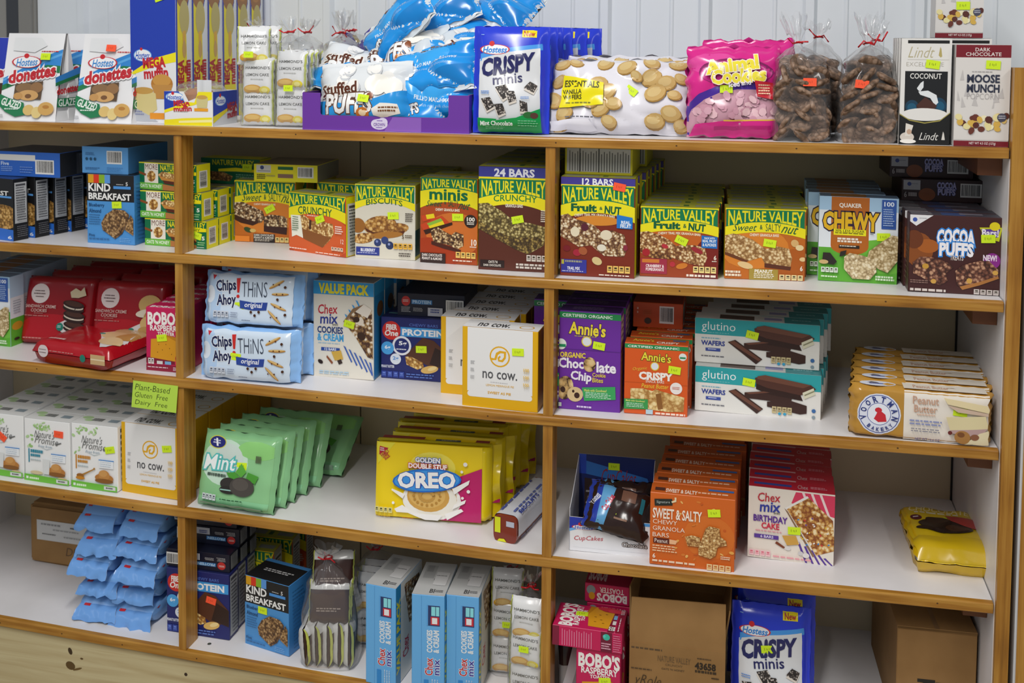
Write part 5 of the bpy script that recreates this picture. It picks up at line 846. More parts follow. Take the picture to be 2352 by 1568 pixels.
def art_mega():
    return (R('2440b0', 0, 0, 1, .62) + P('f0e21e', (0, .715), (.3, .66), (.7, .615), (1, .595), (1, .65), (.6, .67), (0, .73)) + P('2440b0', (0, .6), (1, .58), (1, .596), (.6, .625), (.3, .665), (0, .715)) + RING('7ab0e8', 'f0f2f6', .27, .615, .2, .035, .9) + T('2a5ac0', 'Hostess', .12, .595, .42, .638, b=.02, sh=.2) + E('cc2a30', .24, .58, .03) + T('c22832', 'MEGA', .28, .628, .76, .682, b=.05, rot=4) + T('c22832', 'muffin', .3, .685, .82, .742, b=.04, rot=4)
        + E('b87c34', .69, .775, .24, .055) + E('cc9648', .69, .755, .2, .035) + P('c08c48', (.47, .78), (.92, .78), (.86, .86), (.54, .86)) + P('d8c88a', (.08, .82), (.3, .8), (.55, .83), (.58, .92), (.4, .955), (.12, .93)) + E('c49a50', .28, .815, .22, .02) + P('b8bcc4', (0, .9), (.4, .955), (.6, .99), (0, .99)) + R('e8962c', .42, .94, .98, .975) + L('8a90b0', .02, .93, .3, .96, 2))
def art_mside():
    return (R('1f3aa8', 0, 0, .1, 1) + R('e6d62a', .1, 0, .72, 1) + P('d8dade', (.62, .42), (.8, .30), (.97, .3), (.97, 1), (.72, 1)) + R('d8dade', .82, 0, .97, .35) + E('9a6a3c', .42, .27, .38, .075) + E('b07c44', .42, .245, .3, .04) + E('bcae6c', .52, .40, .3, .1) + P('d8a840', (.4, .48), (.6, .47), (.56, .6), (.44, .62)) + E('c8a05a', .5, .58, .12, .05)
        + TURN(T('b01c28', 'MEGA', .12, .1, .9, .5, b=.05), False) [:0] + SUB(TURN(T('b01c28', 'MEGA', .02, .05, .98, .9, b=.05), False), .1, .64, .5, .8) + SUB(TURN(T('b01c28', 'muffin', .02, .05, .98, .9, b=.05), False), .5, .64, .9, .8) + R('e6d62a', .1, .8, .9, 1))
mega = carton('muffin_box', .1, .058, .345, {'*': '2440b0', 'f': 'e6e7ea'}, art_mega, art_mside)
row('muffin_box', mega, -.1335, .045, zt0, -1.5, 6, .0605, 'tall royal blue muffin box standing front of its row', 'muffin box', 'tall muffin boxes in a row', [((.066, -.0016, .245), 18, YEL)], back='{o} tall muffin box, its yellow side showing behind the blue front one', jx=.0005, rj=.3, dx=.0005)

a = Acc(); w, d, h = .102, .098, .0655
a.box(0, 0, 0, w, .001, h * .7, 'e8e8ea'); a.add([(0, 0, h * .7), (w, 0, h * .7), (w, 0, h), (w * .5, 0, h * .72), (w * .4, 0, h), (0, 0, h)], [(0, 1, 3), (1, 2, 3), (0, 3, 4, 5)], 'e8e8ea')
a.box(w - .001, 0, 0, w, d, h, 'd4d6da'); a.box(0, 0, 0, .001, d, h, 'd4d6da'); a.box(0, d - .001, 0, w, d, h, 'd4d6da'); a.box(.001, .001, 0, w - .001, d - .001, .001, 'c8c8cc')
ASP[0] = w / h
def art_tray(): return P('2440b0', (0, .0), (.3, .0), (.45, .3), (.2, .45), (0, .55)) + P('f0e21e', (0, .55), (.2, .45), (.45, .3), (.62, .32), (.7, .0), (.98, .0), (.98, .22), (.8, .3), (.6, .4), (.3, .5), (0, .64)) + RING('7ab0e8', 'f0f2f6', .22, .16, .19, .13, .88) + T('2a5ac0', 'Hostess', .07, .1, .36, .24, b=.02, sh=.2) + E('cc2a30', .18, .06, .03) + T('c22832', 'MEGA', .2, .26, .52, .42, b=.05, rot=3) + T('c22832', 'muffin', .2, .43, .56, .58, b=.04, rot=3) + P('cfc48a', (.66, .2), (.78, .12), (.9, .18), (.88, .46), (.68, .48)) + E('c8a050', .78, .16, .11, .06) + R('e8a02c', .62, .48, .9, .57) + P('f0e21e', (0, .84), (.4, .78), (.98, .74), (.98, .99), (0, .99)) + P('f6f0a0', (.3, .86), (.98, .8), (.98, .88), (.3, .92)) + L('9a9a90', .2, .58, .5, .61, 1)
def clipT(u, v, o): return (u * w, -o, min((1 - v) * h, h * .7 if .39 < u < .53 else h))
paint(a, art_tray(), clipT, cut=(24, 6))
ASP[0] = d / h
paint(a, P('2440b0', (0, .0), (1, .0), (1, .42), (0, .72)) + P('e6d62a', (0, .72), (.7, .48), (.6, .6), (0, .92)) + RING('7ab0e8', 'f0f2f6', .3, .28, .22, .15, .88) + T('2a5ac0', 'Hostess', .14, .2, .46, .36, b=.02, sh=.2) + E('cc2a30', .28, .12, .04) + T('b02434', 'MEGA', .58, .36, .98, .58, b=.05, rot=5) + T('b02434', 'muffin', .58, .6, .98, .8, b=.04, rot=5), lambda u, v, o: (w + o, u * d, (1 - v) * h))
item('display_tray', a.mesh('display_tray'), -.0425, .014, zt0, 1, 'small blue, white and yellow muffin tray in front of the muffin boxes', 'display tray')
def muffin_mesh():
    a = Acc(); pr = [(0, 0), (.02, 0), (.027, .03), (.034, .034), (.032, .045), (.02, .055), (0, .058)]
    for (r0, z0), (r1, z1) in zip(pr, pr[1:]): a.grid(lambda u, v: ((r0 + (r1 - r0) * v) * math.cos(6.2832 * u), (r0 + (r1 - r0) * v) * math.sin(6.2832 * u), z0 + (z1 - z0) * v), 18, 2, 'c08a4c/m' if z1 < .034 else 'a8682c/m')
    return a.mesh('muffin')
def film_mesh(w, d, h, c='clear.12', seed=0):
    a = Acc()
    def S(u, v):
        t = 6.2832 * u; k = math.sqrt(max(0, 1 - (abs(2 * v - 1)) ** 5)); n = .006 * noise.noise(Vector((math.cos(t) * 3 + seed, math.sin(t) * 3, v * 7)))
        return ((w / 2 * k + n) * math.copysign(abs(math.cos(t)) ** .6, math.cos(t)), (d / 2 * k + n) * math.copysign(abs(math.sin(t)) ** .6, math.sin(t)), h * v)
    a.grid(S, 32, 20, c); return a.mesh('film')
mf = muffin_mesh()
for k, (x, y, r) in enumerate(((.012, .062, 0), (.0, .062, 0))):
    o = item('wrapped_muffin', film_mesh(.085 if k == 0 else .01, .072, .085, seed=k + 2), .008, .064, zt0 + .0012, r, 'clear wrapped golden muffin standing in the small tray', 'wrapped muffin') if k == 0 else None
    if o: obj('muffin', mf, o, (-.004, 0, .012)); a = Acc(); a.grid(lambda u, v: (.012 + .03 * u, -.037 + .002 * math.sin(u * 9), .025 + .06 * v + .002 * math.sin(v * 7)), 5, 6, 'd8dade/f'); obj('paper_label', a.mesh('paper_label'), o)

# ---- clear bags closed with red twist ties
def clearbag(w, d, hb, ht, hf, seed=0, c='clear.07', lean=0):
    a = Acc(); key = [(0, .9), (.03, 1), (.55 * hb / ht, 1.0), (hb / ht, .86), (.5 * (hb / ht + 1), .5), (.97, .14), (1, .11), (1.03, .13), (.5 * (1 + hf / ht), .3), (hf / ht, .42)]
    def sc(t):
        for (a0, s0), (a1, s1) in zip(key, key[1:]):
            if t <= a1: q = (t - a0) / (a1 - a0); return s0 + (s1 - s0) * q * q * (3 - 2 * q)
        return key[-1][1]
    def S(u, v):
        t = v * hf / ht; s = sc(t); th = 6.2832 * u; e = .55 + .45 * min(1, max(0, (t - hb / ht * .7) / .3))
        wr = (.05 if t < hb / ht else .28) * noise.noise(Vector((math.cos(th) * 2.5 + seed, math.sin(th) * 2.5, t * 5 + seed)))
        if t > 1: wr += .25 * math.sin(th * 5 + seed)
        k = s * (1 + wr); z = t * ht + (.006 * noise.noise(Vector((math.cos(th) * 2, math.sin(th) * 2, seed + 9))) * (t > 1.1)) * 3
        return (w / 2 * k * math.copysign(abs(math.cos(th)) ** e, math.cos(th)) + lean * max(0, t - .6) ** 1.5, d / 2 * k * math.copysign(abs(math.sin(th)) ** e, math.sin(th)), z)
    a.grid(S, 48, 40, c)
    return a.mesh('film')
def tie_mesh(seed=0):
    r = random.Random(seed); a = Acc()
    a.tube([(.0075 * math.cos(k * .628), .0075 * math.sin(k * .628), .0012 * math.sin(k)) for k in range(11)], .0019, 'c81c24/f')
    for s in (-1, 1): a.tube([(.002 * s, -.0078, 0), (.008 * s, -.011, .003 * r.uniform(-1, 1.5)), (.017 * s, -.012, .012 * r.uniform(-.9, 1.3))], .0014, 'c81c24/f')
    return a.mesh('twist_tie')
def bagthing(name, w, d, hb, ht, hf, x, y, z, rot, label, cat, group=None, seed=0, st=(), lean=0, c='clear.07'):
    o = item(name, clearbag(w, d, hb, ht, hf, seed, c, lean), x, y, z, rot, label, cat, group, st)
    obj('twist_tie', tie_mesh(seed), o, (lean * .4 ** 1.5, 0, ht)); return o
def art_cake(c1='d09c30'):
    return lambda: R('c4cc60', 0, 0, .04, 1) + R('c4cc60', .96, 0, 1, 1) + T('5c5c58', "HAMMOND'S", .12, .24, .9, .31, b=.01) + T('5c5c58', 'LEMON CAKE', .15, .42, .88, .49, b=.005) + L('b8b8b4', .3, .56, .75, .6, 1) + E(c1, .38, .83, .29, .12) + E('e0b85c', .36, .8, .22, .06) + E('e4d23c', .76, .85, .17, .1) + E('f0e88a', .76, .85, .1, .055)
cake, _ = pillow('cake_pack', .062, .074, .022, 'e2e3e4/f', art_cake(), back='6a4a38/f', finx=.0, finz=.06, px=4, pz=5, seed=71, wr=.002, wf=50, zig=.002, n=(14, 14))
LG = 'clear bags of lemon cakes'
def lemonbag(x, y, z, rot, label, lay, seed=0, st=(), w=.076, d=.1, hb=.155, ht=.18, hf=.205, lean=0):
    o = bagthing('cake_bag', w, d, hb, ht, hf, x, y, z, rot, label, 'cake bag', LG, seed, st, lean)
    for (cx, cy, cz, rx, rz) in lay: obj('cake_pack', cake, o, (cx - .031, cy, cz), (math.radians(rx), 0, math.radians(rz)))
    return o
pk = [(0, -.036, .003, -4, 2), (0, -.008, .003, 0, 0), (0, .02, .003, 0, -3), (0, -.034, .07, -6, -2), (.002, -.006, .072, 0, 1), (.0, .022, .072, 0, 0)]
lemonbag(.131, .085, zt0, 8, 'clear bag of white lemon cake packs, left of two front ones', [(p[0], p[1], p[2] * .82, p[3], p[4]) for p in pk] + [(-.01, -.036, .117, -10, 14), (.004, -.008, .118, -4, 8)], 1, [((-.012, -.056, .137), 0, YEL, 0, .85)], hb=.17, ht=.185, hf=.205, w=.08, lean=-.05)
lemonbag(.2035, .085, zt0, 2, 'clear bag of white lemon cake packs, right of two front ones', pk, 3, [((.0, -.052, .0745), 0, YEL, 0, .85)], lean=-.07)
lemonbag(.165, .195, zt0, 5, 'clear lemon cake bag behind the two front ones, at left', pk, 5, lean=.03)
lemonbag(.245, .2, zt0, -5, 'clear lemon cake bag behind the two front ones, at right', pk, 7, hf=.22)
lemonbag(.20, .31, zt0, 0, 'clear lemon cake bag standing at the wall behind the others', pk, 8, hf=.22)

# purple display tray with its heap of marshmallow bags
a = Acc(); w, d = .3195, .24
pu = '6a349e'
for x0, x1, z1 in ((0, .035, .0685), (.035, .281, .0275), (.281, w, .0685)): a.box(x0, 0, 0, x1, .003, z1, {'*': pu, 't': '9a7a5a', 'k': '8a6a4c'})
for cx, s in ((.035, 1), (.281, -1)): a.add([(cx, -.00005, .0275), (cx + .006 * s, -.00005, .0275), (cx + .0017 * s, -.00005, .0292), (cx, -.00005, .0335)], [(0, 1, 2, 3) if s > 0 else (3, 2, 1, 0)], pu)
for x0, x1 in ((0, .003), (w - .003, w)): a.box(x0, .003, 0, x1, d, .0695, {'*': pu, 't': '9a7a5a'})
a.box(0, d - .003, 0, w, d, .0695, pu); a.box(.003, .003, 0, w - .003, d - .003, .003, '8a6a4c')
ASP[0] = w / .0275
paint(a, P('8a5cb8', (.55, .03), (.72, .03), (.72, .97), (.5, .97)) + E('d8d0ea', .47, .52, .05, .36) + E('d8d0ea', .45, .5, .03, .3) + E('d8d0ea', .49, .38, .03, .3) + L('7a4ab0', .455, .26, .49, .36, 1) + T('6a349e', 'CROWN', .436, .44, .504, .64, b=.01) + L('7a4ab0', .45, .72, .495, .8, 1), lambda u, v, o: (u * w, -o, (1 - v) * .0275))
item('display_tray', a.mesh('display_tray'), .243, .014, zt(0, .4), .8, 'purple cardboard display tray filled with marshmallow bags', 'display tray')
def blobs(seed, n, x0, x1, y0, y1):
    r = random.Random(seed); q = []
    for _ in range(n):
        x, y = r.uniform(x0, x1), r.uniform(y0, y1); q += E('c9ccd0', x + .01, y + .025, .075, .1, r.uniform(0, 90), 12) + E('f0efec', x, y, .07, .095, r.uniform(0, 90), 12)
    return q
def art_puff():
    return (blobs(3, 9, .1, .92, .12, .5) + E('f4f2ea', .68, .42, .13, .17) + E('f4f2ea', .84, .46, .1, .15) + P('2a96e0', (0, .62), (.3, .7), (.6, .66), (1, .5), (1, .98), (0, .98)) + TO('5a2c18', 'f0ece4', 'Stuffed', .06, .38, .46, .56, b=.03, ob=.09, rot=4) + TO('f2f2f0', '6a4a3a', 'PUFFS', .12, .56, .62, .84, b=.04, ob=.085, sh=.1) + E('c8742c', .52, .87, .07, .1) + E('f0d8b0', .52, .85, .04, .05) + E('8a4a24', .61, .6, .035, .05) + P('ece6dc', (.62, .8), (.72, .72), (.9, .74), (.92, .88), (.75, .94), (.64, .9)) + L('7a5030', .7, .78, .9, .88, 2, .5))
def art_blue():
    return (R('1f92e2', 0, .06, 1, .94) + E('3aa6ee', .4, .3, .3, .18) + P('1880cc', (.55, .7), (.95, .6), (.95, .92), (.6, .92)) + T('d8e8f4', 'FILLED MARSHMALLOWS', .24, .46, .8, .53, b=.03, rise=-.03) + T('a0d0f4', 'with real milk chocolate', .3, .57, .74, .62, b=0) + TO('f2f2f0', '5a4a40', 'PUFFS', .06, .62, .3, .78, b=.04, ob=.085, rot=20) + P('e8eaec', (0, .06), (.4, .06), (.25, .18), (0, .24)) + L('8a5a34', .45, .12, .8, .2, 2, .5))
puff, _ = pillow('marshmallow_bag', .18, .118, .062, 'dfe3e6/f', art_puff, back='1f92e2/f', finx=.02, finz=.05, px=2.6, pz=2.6, seed=81, wr=.006, wf=24, zig=.006, n=(28, 20), cut=(28, 20), crease=.012)
blue, _ = pillow('marshmallow_bag', .172, .112, .06, 'd4dce2/f', art_blue, back='e4e8ea/f', finx=.02, finz=.05, px=2.6, pz=2.6, seed=87, wr=.007, wf=24, zig=.01, n=(30, 22), cut=(30, 22), crease=.022)
blue2, _ = pillow('marshmallow_bag', .172, .112, .055, 'd4dce2/f', art_puff, back='1f92e2/f', finx=.02, finz=.05, px=2.6, pz=2.6, seed=95, wr=.008, wf=26, zig=.01, n=(30, 22), cut=(30, 22), crease=.024)
zb0 = zt(0, .4)
PG = 'blue and white marshmallow bags'
for me, x, y, z, rz, tl, ro, lab, st in (
    (puff, .268, .032, .006, 0, -16, -3, 'marshmallow bag standing frontmost in the purple tray with brown lettering', [((.098, -.0335, .042), -10, YEL)]),
    (puff, .228, .078, .078, 8, -42, 14, 'marshmallow bag tipped over at the left of the heap, lettering upward', [((.15, -.022, .085), -30, YEL)]),
    (blue, .402, .056, .052, -6, -34, -10, 'blue marshmallow bag right of the frontmost one in the tray', ()),
    (blue, .408, .046, .004, 4, -8, 3, 'blue marshmallow bag lowest at right, behind the tray cutout', ()),
    (blue2, .330, .105, .080, -6, -45, -16, 'marshmallow bag tipped back above the frontmost one', [((.06, -.028, .085), 0, YEL)]),
    (blue, .420, .100, .092, 14, -46, -14, 'blue marshmallow bag in the middle right of the heap', ()),
    (blue, .350, .130, .098, -10, -30, -44, 'blue marshmallow bag slanting steeply upward to the right in the heap', ()),
    (blue, .392, .165, .140, 4, -40, -27, 'blue marshmallow bag slanting just above the middle one', ()),
    (blue2, .395, .235, .148, -20, -16, 80, 'white and blue marshmallow bag standing on end at the upper left of the heap', ()),
    (blue2, .415, .215, .188, 22, -28, 16, 'shaded blue marshmallow bag near the top of the heap', ()),
    (blue, .455, .225, .215, -16, -52, 12, 'topmost blue marshmallow bag, cut by the upper border of the photo', ()),
    (blue2, .468, .075, .072, 34, -36, -18, 'marshmallow bag pressed against the blue pouch at the right side of the heap', ()),
    (blue, .26, .14, .004, 0, -20, 0, 'blue marshmallow bag low at the back left inside the tray', ()),
    (blue, .36, .15, .050, 0, -22, 4, 'blue marshmallow bag buried in the back middle of the heap', ())):
    item('marshmallow_bag', me, x, y, zb0 + z, rz, lab, 'marshmallow bag', PG, st, tilt=tl, roll=ro)
def candy(seed):
    a = Acc(); a.grid(lambda u, v: (.017 * math.sin(3.1415 * v) ** .7 * math.cos(6.2832 * u) * (1 + .2 * noise.noise(Vector((u * 6, v * 6, seed)))), .012 * math.sin(3.1415 * v) ** .7 * math.sin(6.2832 * u), .05 * (v - .5)), 12, 8, '3f2a8e/f')
    a.grid(lambda u, v: (.009 * (u - .5) * 2, -.0135 + .002 * abs(u - .5), .018 * (v - .5)), 3, 3, 'b8a04a/f'); return a.mesh('wrapped_candy')
cd = [candy(k) for k in range(3)]
for k, (x, y, lab) in enumerate(((.235, .315, 'clear bag of purple wrapped sweets at the wall, left one'), (.318, .31, 'clear bag of purple wrapped sweets at the wall, right one'))):
    o = bagthing('sweet_bag', .095, .08, .165, .185, .225, x, y, zb0, 0, lab, 'sweet bag', 'clear bags of purple sweets', 11 + k, lean=-.06 if k == 0 else .02)
    r = random.Random(k + 5)
    for q in range(26): obj('wrapped_candy', cd[q % 3], o, (r.uniform(-.03, .03), r.uniform(-.024, .024), .025 + .148 * q / 26), (r.uniform(-1.4, 1.4), r.uniform(-1.4, 1.4), r.uniform(-1.5, 1.5)))

# blue stand-up pouches
def cris_bits(x, y, s, a): 
    c, n = math.cos(math.radians(a)), math.sin(math.radians(a)); pts = [(-s, -s * .5), (s * .2, -s * .9), (s, s * .1), (s * .1, s * .8)]
    return P('d8cfc4', *[(x + (p * c - q * n), y + (p * n + q * c) * .78 + .02) for p, q in pts]) + P('g:1c1716,3a302c,c8c0b8:190', *[(x + (p * c - q * n), y + (p * n + q * c) * .78) for p, q in pts])
def art_cris():
    return (R('2a3fd0', .005, .005, .995, .995) + P('4a9ae8', (.1, .26), (.5, .20), (.95, .16), (.95, .22), (.6, .24), (.1, .33)) + P('d9dbde', (.09, .31), (.4, .25), (.88, .205), (.9, .95), (.1, .95)) + R('f0dc14', .64, .03, .83, .105) + T('b02820', 'New', .665, .045, .805, .095, b=.03) + RING('d03a3a', 'f0f2f6', .29, .22, .2, .048, .9) + T('3a8ad8', 'Hostess', .14, .195, .45, .25, b=.03, sh=.2) + E('d0282c', .25, .165, .035) + L('8ab0f0', .1, .075, .15, .09, 1)
        + T('25275e', 'CR!SPY', .13, .285, .8, .435, b=.045, rot=8, sh=.15) + T('25275e', 'minis', .28, .45, .66, .535, b=.01, rot=6) + cris_bits(.42, .62, .11, 5) + cris_bits(.52, .66, .09, 20) + cris_bits(.78, .575, .085, -25) + cris_bits(.22, .73, .1, 10) + cris_bits(.38, .78, .09, 15) + cris_bits(.68, .75, .08, 35) + L('5a8ad0', .13, .605, .26, .64, 2) + L('5a8ad0', .65, .655, .76, .68, 2)
        + P('0f9a4c', (.09, .88), (.3, .88), (.6, .85), (.9, .765), (.92, .99), (.09, .99)) + P('0f9a4c', (.09, .855), (.35, .865), (.3, .9), (.09, .9)) + T('e8f2ec', 'Mint Chocolate', .13, .885, .55, .925, b=.03) + E('2c6a34', .76, .825, .07, .03) + E('5a3a30', .83, .83, .05, .028) + L('7ac89a', .62, .875, .88, .94, 3, .4) + L('7ac89a', .2, .935, .46, .965, 2, .4))
pouch, _ = pillow('snack_pouch', .138, .192, .05, '2a3fd0/f', art_cris, finx=.05, finz=.03, px=3.2, pz=3.4, seed=91, wr=.003, wf=20, taper=.45, zig=.003, cut=(16, 20))
CG2 = 'blue crispy snack pouches'
for k, (x, y, r, lab) in enumerate(((.5655, .035, 5, 'blue crispy snack pouch standing in front on the top shelf'), (.572, .075, 5, 'second blue snack pouch, tight behind the front one'), (.575, .112, 4, 'third blue snack pouch, tight behind the second one'), (.585, .155, 3, 'fourth blue snack pouch with a yellow corner mark showing'), (.603, .215, 2, 'fifth blue snack pouch, its yellow corner mark partly hidden'), (.622, .275, 1, 'rearmost blue snack pouch near the wall'))):
    item('snack_pouch', pouch, x, y, zb0 + .001, r, lab, 'snack pouch', CG2, [((.058, -.0165, .157), 2, YEL)] if not k else (), tilt=-4)

# vanilla wafer bags
def art_waf():
    r = random.Random(12); q = R('e4e2ea', 0, 0, 1, 1)
    for x, y, s in ((.1, .12, .8), (.2, .1, .8), (.4, .1, .9), (.55, .16, .9), (.72, .1, .8), (.9, .08, .9), (.08, .35, .8), (.35, .42, 1), (.42, .5, .9), (.72, .3, 1), (.82, .36, 1), (.92, .3, .8), (.75, .5, 1), (.88, .52, .8), (.05, .6, .9), (.13, .78, .9), (.38, .72, 1), (.47, .66, .9), (.44, .88, .9), (.1, .94, .7), (.75, .86, 1), (.86, .76, 1), (.93, .9, .9), (.3, .62, .8), (.62, .3, .6)):
        a = r.uniform(-40, 40); s *= r.uniform(1.0, 1.35); q += E('a07a3c', x + .004, y + .012, .062 * s, .085 * s, a, 14) + E('c8a668', x, y, .06 * s, .08 * s, a, 14) + E('d4b980', x - .006, y - .012, .04 * s, .05 * s, a, 12)
    return q + P('f0e214', (.12, .30), (.4, .4), (.4, .68), (.1, .72)) + T('4a4a1c', 'ESSENTIALS', .13, .38, .37, .46, b=.03, rot=-3) + T('4a4a1c', 'VANILLA', .12, .49, .25, .545, b=.03) + T('4a4a1c', 'WAFERS', .12, .56, .25, .615, b=.03) + L('8a8a2c', .14, .65, .35, .68, 1) + P('e8e6ee', (.03, .88), (.3, .86), (.36, .98), (.03, .98)) + L('6a6a72', .14, .83, .38, .86, 1)
waf, _ = pillow('wafer_bag', .258, .14, .07, 'dedce4/f', art_waf, finx=.012, finz=.03, px=3, pz=3, seed=101, wr=.008, wf=16, zig=.01, n=(34, 24), crease=.012)
item('wafer_bag', waf, .695, .062, zt(0, .8) + .001, 3, 'white vanilla wafer bag with yellow label, beside the pink bags', 'wafer bag', None, [((.152, -.0345, .072), -35, YEL)], tilt=-20)
item('wafer_bag', waf, .713, .145, zt(0, .8) + .001, 1, 'white vanilla wafer bag standing behind the yellow labelled one', 'wafer bag', None, tilt=-10)

# pink cookie bags
def art_ani():
    r = random.Random(3)
    q = R('d8298a', 0, 0, 1, 1) + E('e04a9c', .3, .2, .3, .12) + E('8a2464', .52, .29, .4, .155) + E('c02484', .52, .3, .38, .14) + E('4a2c98', .62, .93, .74, .53) + E('c898a8', .64, .97, .69, .50)
    for _ in range(70):
        x, y = r.uniform(.05, .96), r.uniform(.52, .86)
        if ((x - .64) / .64) ** 2 + ((y - .97) / .46) ** 2 < 1: q += E(r.choice(['e0b4c0', 'd8a8b8', 'e8c0c8', 'cf9aac']), x, y, r.uniform(.035, .06), r.uniform(.03, .05), r.uniform(0, 90), 7)
    q += P('d8298a', (.02, .98), (.1, .86), (.4, .82), (.98, .80), (.98, .99)) + P('b81c74', (.3, .88), (.9, .86), (.9, .9), (.3, .92)) + P('e8b84a', (.4, .81), (.98, .79), (.98, .805), (.4, .825))
    return q + TO('f0e040', 'f4e8d8', 'Animal', .21, .14, .75, .28, b=.045, ob=.09, rot=8) + TO('f0e040', 'f4e8d8', 'Cookies', .27, .26, .83, .40, b=.045, ob=.09, rot=5) + T('f0e8f4', 'Iced', .45, .4, .56, .45, b=.03, rot=6) + T('f0e8f4', 'and', .58, .375, .68, .43, b=.01, rot=6) + P('c42434', (.72, .38), (.93, .40), (.91, .58), (.75, .55)) + L('f0c8a8', .76, .42, .9, .54, 4, .5)
ani, _ = pillow('cookie_bag', .158, .158, .06, 'd8298a/f', art_ani, back='c02a80/f', finx=.015, finz=.05, px=2.8, pz=2.8, seed=111, wr=.006, wf=18, zig=.01, n=(26, 26), crease=.01)
item('cookie_bag', ani, .945, .052, zt(0, 1) + .001, 2, 'bright pink animal cookie bag in front, price tag below its yellow lettering', 'cookie bag', None, [((.067, -.0305, .083), 0, YEL)], tilt=-6)
item('cookie_bag', ani, .968, .112, zt(0, 1) + .012, -3, 'bright pink animal cookie bag close behind the front one', 'cookie bag', None, tilt=-4)
item('cookie_bag', ani, .995, .172, zt(0, 1) + .008, -6, 'bright pink cookie bag at the back, one pointed corner showing', 'cookie bag', None, tilt=-2, roll=14)

# clear bags of brown cookies
def cookie_mesh(s):
    a = Acc(); n = Vector((s * 3.1, 0, 0))
    def S(u, v):
        t = 6.2832 * u; r = .0215 * math.sin(3.1415 * v) ** .35 * (1 + .12 * noise.noise(Vector((math.cos(t) * 2, math.sin(t) * 2, s))))
        return (r * math.cos(t), r * math.sin(t), .0055 * -math.cos(3.1416 * v) + .0018 * noise.noise(Vector((r * 220 * math.cos(t), r * 220 * math.sin(t), v * 3 + s))))
    a.grid(S, 16, 10, 'g:55402f,80644f,a08672:70'); return a.mesh('cookie')
ck = [cookie_mesh(k) for k in range(4)]
def cookiebag(x, y, rot, label, seed, st=(), ht=.165, hf=.212, w=.098, lean=0):
    o = bagthing('cookie_bag', w, .085, .135, ht, hf, x, y, zt(0, 1.2), rot, label, 'cookie bag', None, seed, st, lean, 'clear.05')
    r = random.Random(seed); k = 0
    for lay in range(8):
        for (px, py) in ((-.026, -.024), (.0, -.027), (.026, -.024), (.013, .004), (-.018, .006), (.02, .024), (-.015, .026)):
            if lay == 7 and abs(px) > .02: continue
            q = 'x'; obj('cookie', ck[k % 4], o, (px + r.uniform(-.003, .003), py + r.uniform(-.002, .002), .012 + lay * .0165 + r.uniform(-.003, .003)), (r.uniform(.1, 1.25) * (1 if py < 0 else .4), r.uniform(-.7, .7), r.uniform(0, 6))); k += 1
    return o
cookiebag(1.137, .062, 0, 'clear bag of brown cookies with orange tag beside the pink bags', 21, [((.012, -.0445, .1), 0, ORA)], lean=-.03)
cookiebag(1.2435, .062, 0, 'clear bag of brown cookies with orange tag beside the black and white box', 22, [((-.012, -.0445, .098), -6, ORA)])
cookiebag(1.168, .162, 0, 'clear bag of brown cookies behind the one near the pink bags', 23, ht=.175, hf=.2)
cookiebag(1.265, .162, 10, 'clear bag of brown cookies behind the one near the black and white box', 24, ht=.17, hf=.2)

# chocolate cartons and popcorn boxes
def art_lindt():
    return (R('e6e4e0', 0, 0, 1, .72) + R('1a1a1a', .13, .02, .95, .05) + T('b8ae8a', 'Lindt', .17, .08, .66, .185, b=-.008, sh=.3) + P('b8a868', (.74, .16), (.77, .08), (.79, .1), (.81, .17), (.78, .18)) + R('c0bcb0', .13, .2, .95, .204) + T('a8a294', 'EXCELLENCE', .11, .225, .85, .265, b=-.015) + R('17191c', .09, .31, .93, .755) + T('eceae4', 'COCONUT', .19, .33, .81, .38, b=.01) + E('153c54', .24, .64, .13, .06, 30) + E('1a5674', .24, .65, .09, .04, 30) + E('153c54', .8, .62, .12, .07, -30) + E('1a5674', .8, .63, .08, .045, -30)
        + P('e4e8ea', (.4, .42), (.46, .40), (.46, .46), (.4, .5), (.36, .49), (.33, .47)) + P('e4e8ea', (.36, .5), (.55, .49), (.72, .53), (.76, .6), (.7, .63), (.6, .56), (.4, .53)) + P('4a2a22', (.5, .55), (.74, .63), (.56, .73), (.33, .63)) + P('3a201a', (.33, .63), (.56, .73), (.57, .75), (.34, .66)) + E('e6e4e0', .5, .715, .46, .06) + R('17191c', .09, .6, .93, .755)[:0] + P('151515', (.0, .72), (.2, .775), (.5, .8), (.8, .775), (1, .70), (1, .99), (0, .99)) + P('a89c50', (0, .71), (.2, .765), (.5, .79), (.8, .765), (1, .69), (1, .7), (.8, .775), (.5, .8), (.2, .775), (0, .72)) + T('e8e6e0', 'Lindt', .42, .885, .78, .955, b=-.004, sh=.3) + P('d8d4cc', (.84, .95), (.87, .87), (.89, .89), (.91, .95)) + E('d8cfc4', .16, .93, .14, .045) + P('e4ded4', (.13, .8), (.28, .82), (.22, .92), (.12, .92)) + E('c8a890', .2, .88, .05, .025) + E('f0ece4', .18, .97, .16, .02))
coco = carton('chocolate_box', .0775, .014, .1735, {'*': '151515', 'l': 'd8d6d2'}, art_lindt, left=lambda: R('d8d6d2', 0, 0, 1, 1))
for k, (x, y) in enumerate(((1.2915, .022), (1.2895, .04), (1.288, .058), (1.287, .076))):
    item('chocolate_box', coco, x, y, zt(0, 1.33), .5 * k, 'black and white coconut chocolate box in front, left of popcorn box' if not k else 'black and white chocolate box, ' + ORD[k] + ' from the front', 'chocolate box', 'black and white chocolate boxes', [(fr(.0775, .1735, .63, .245), -8, YEL)] if not k else ())
item('chocolate_box', coco, 1.3665, .1, zt(0, 1.4), 1, 'black chocolate box behind the front popcorn box, only its top edge showing', 'chocolate box')
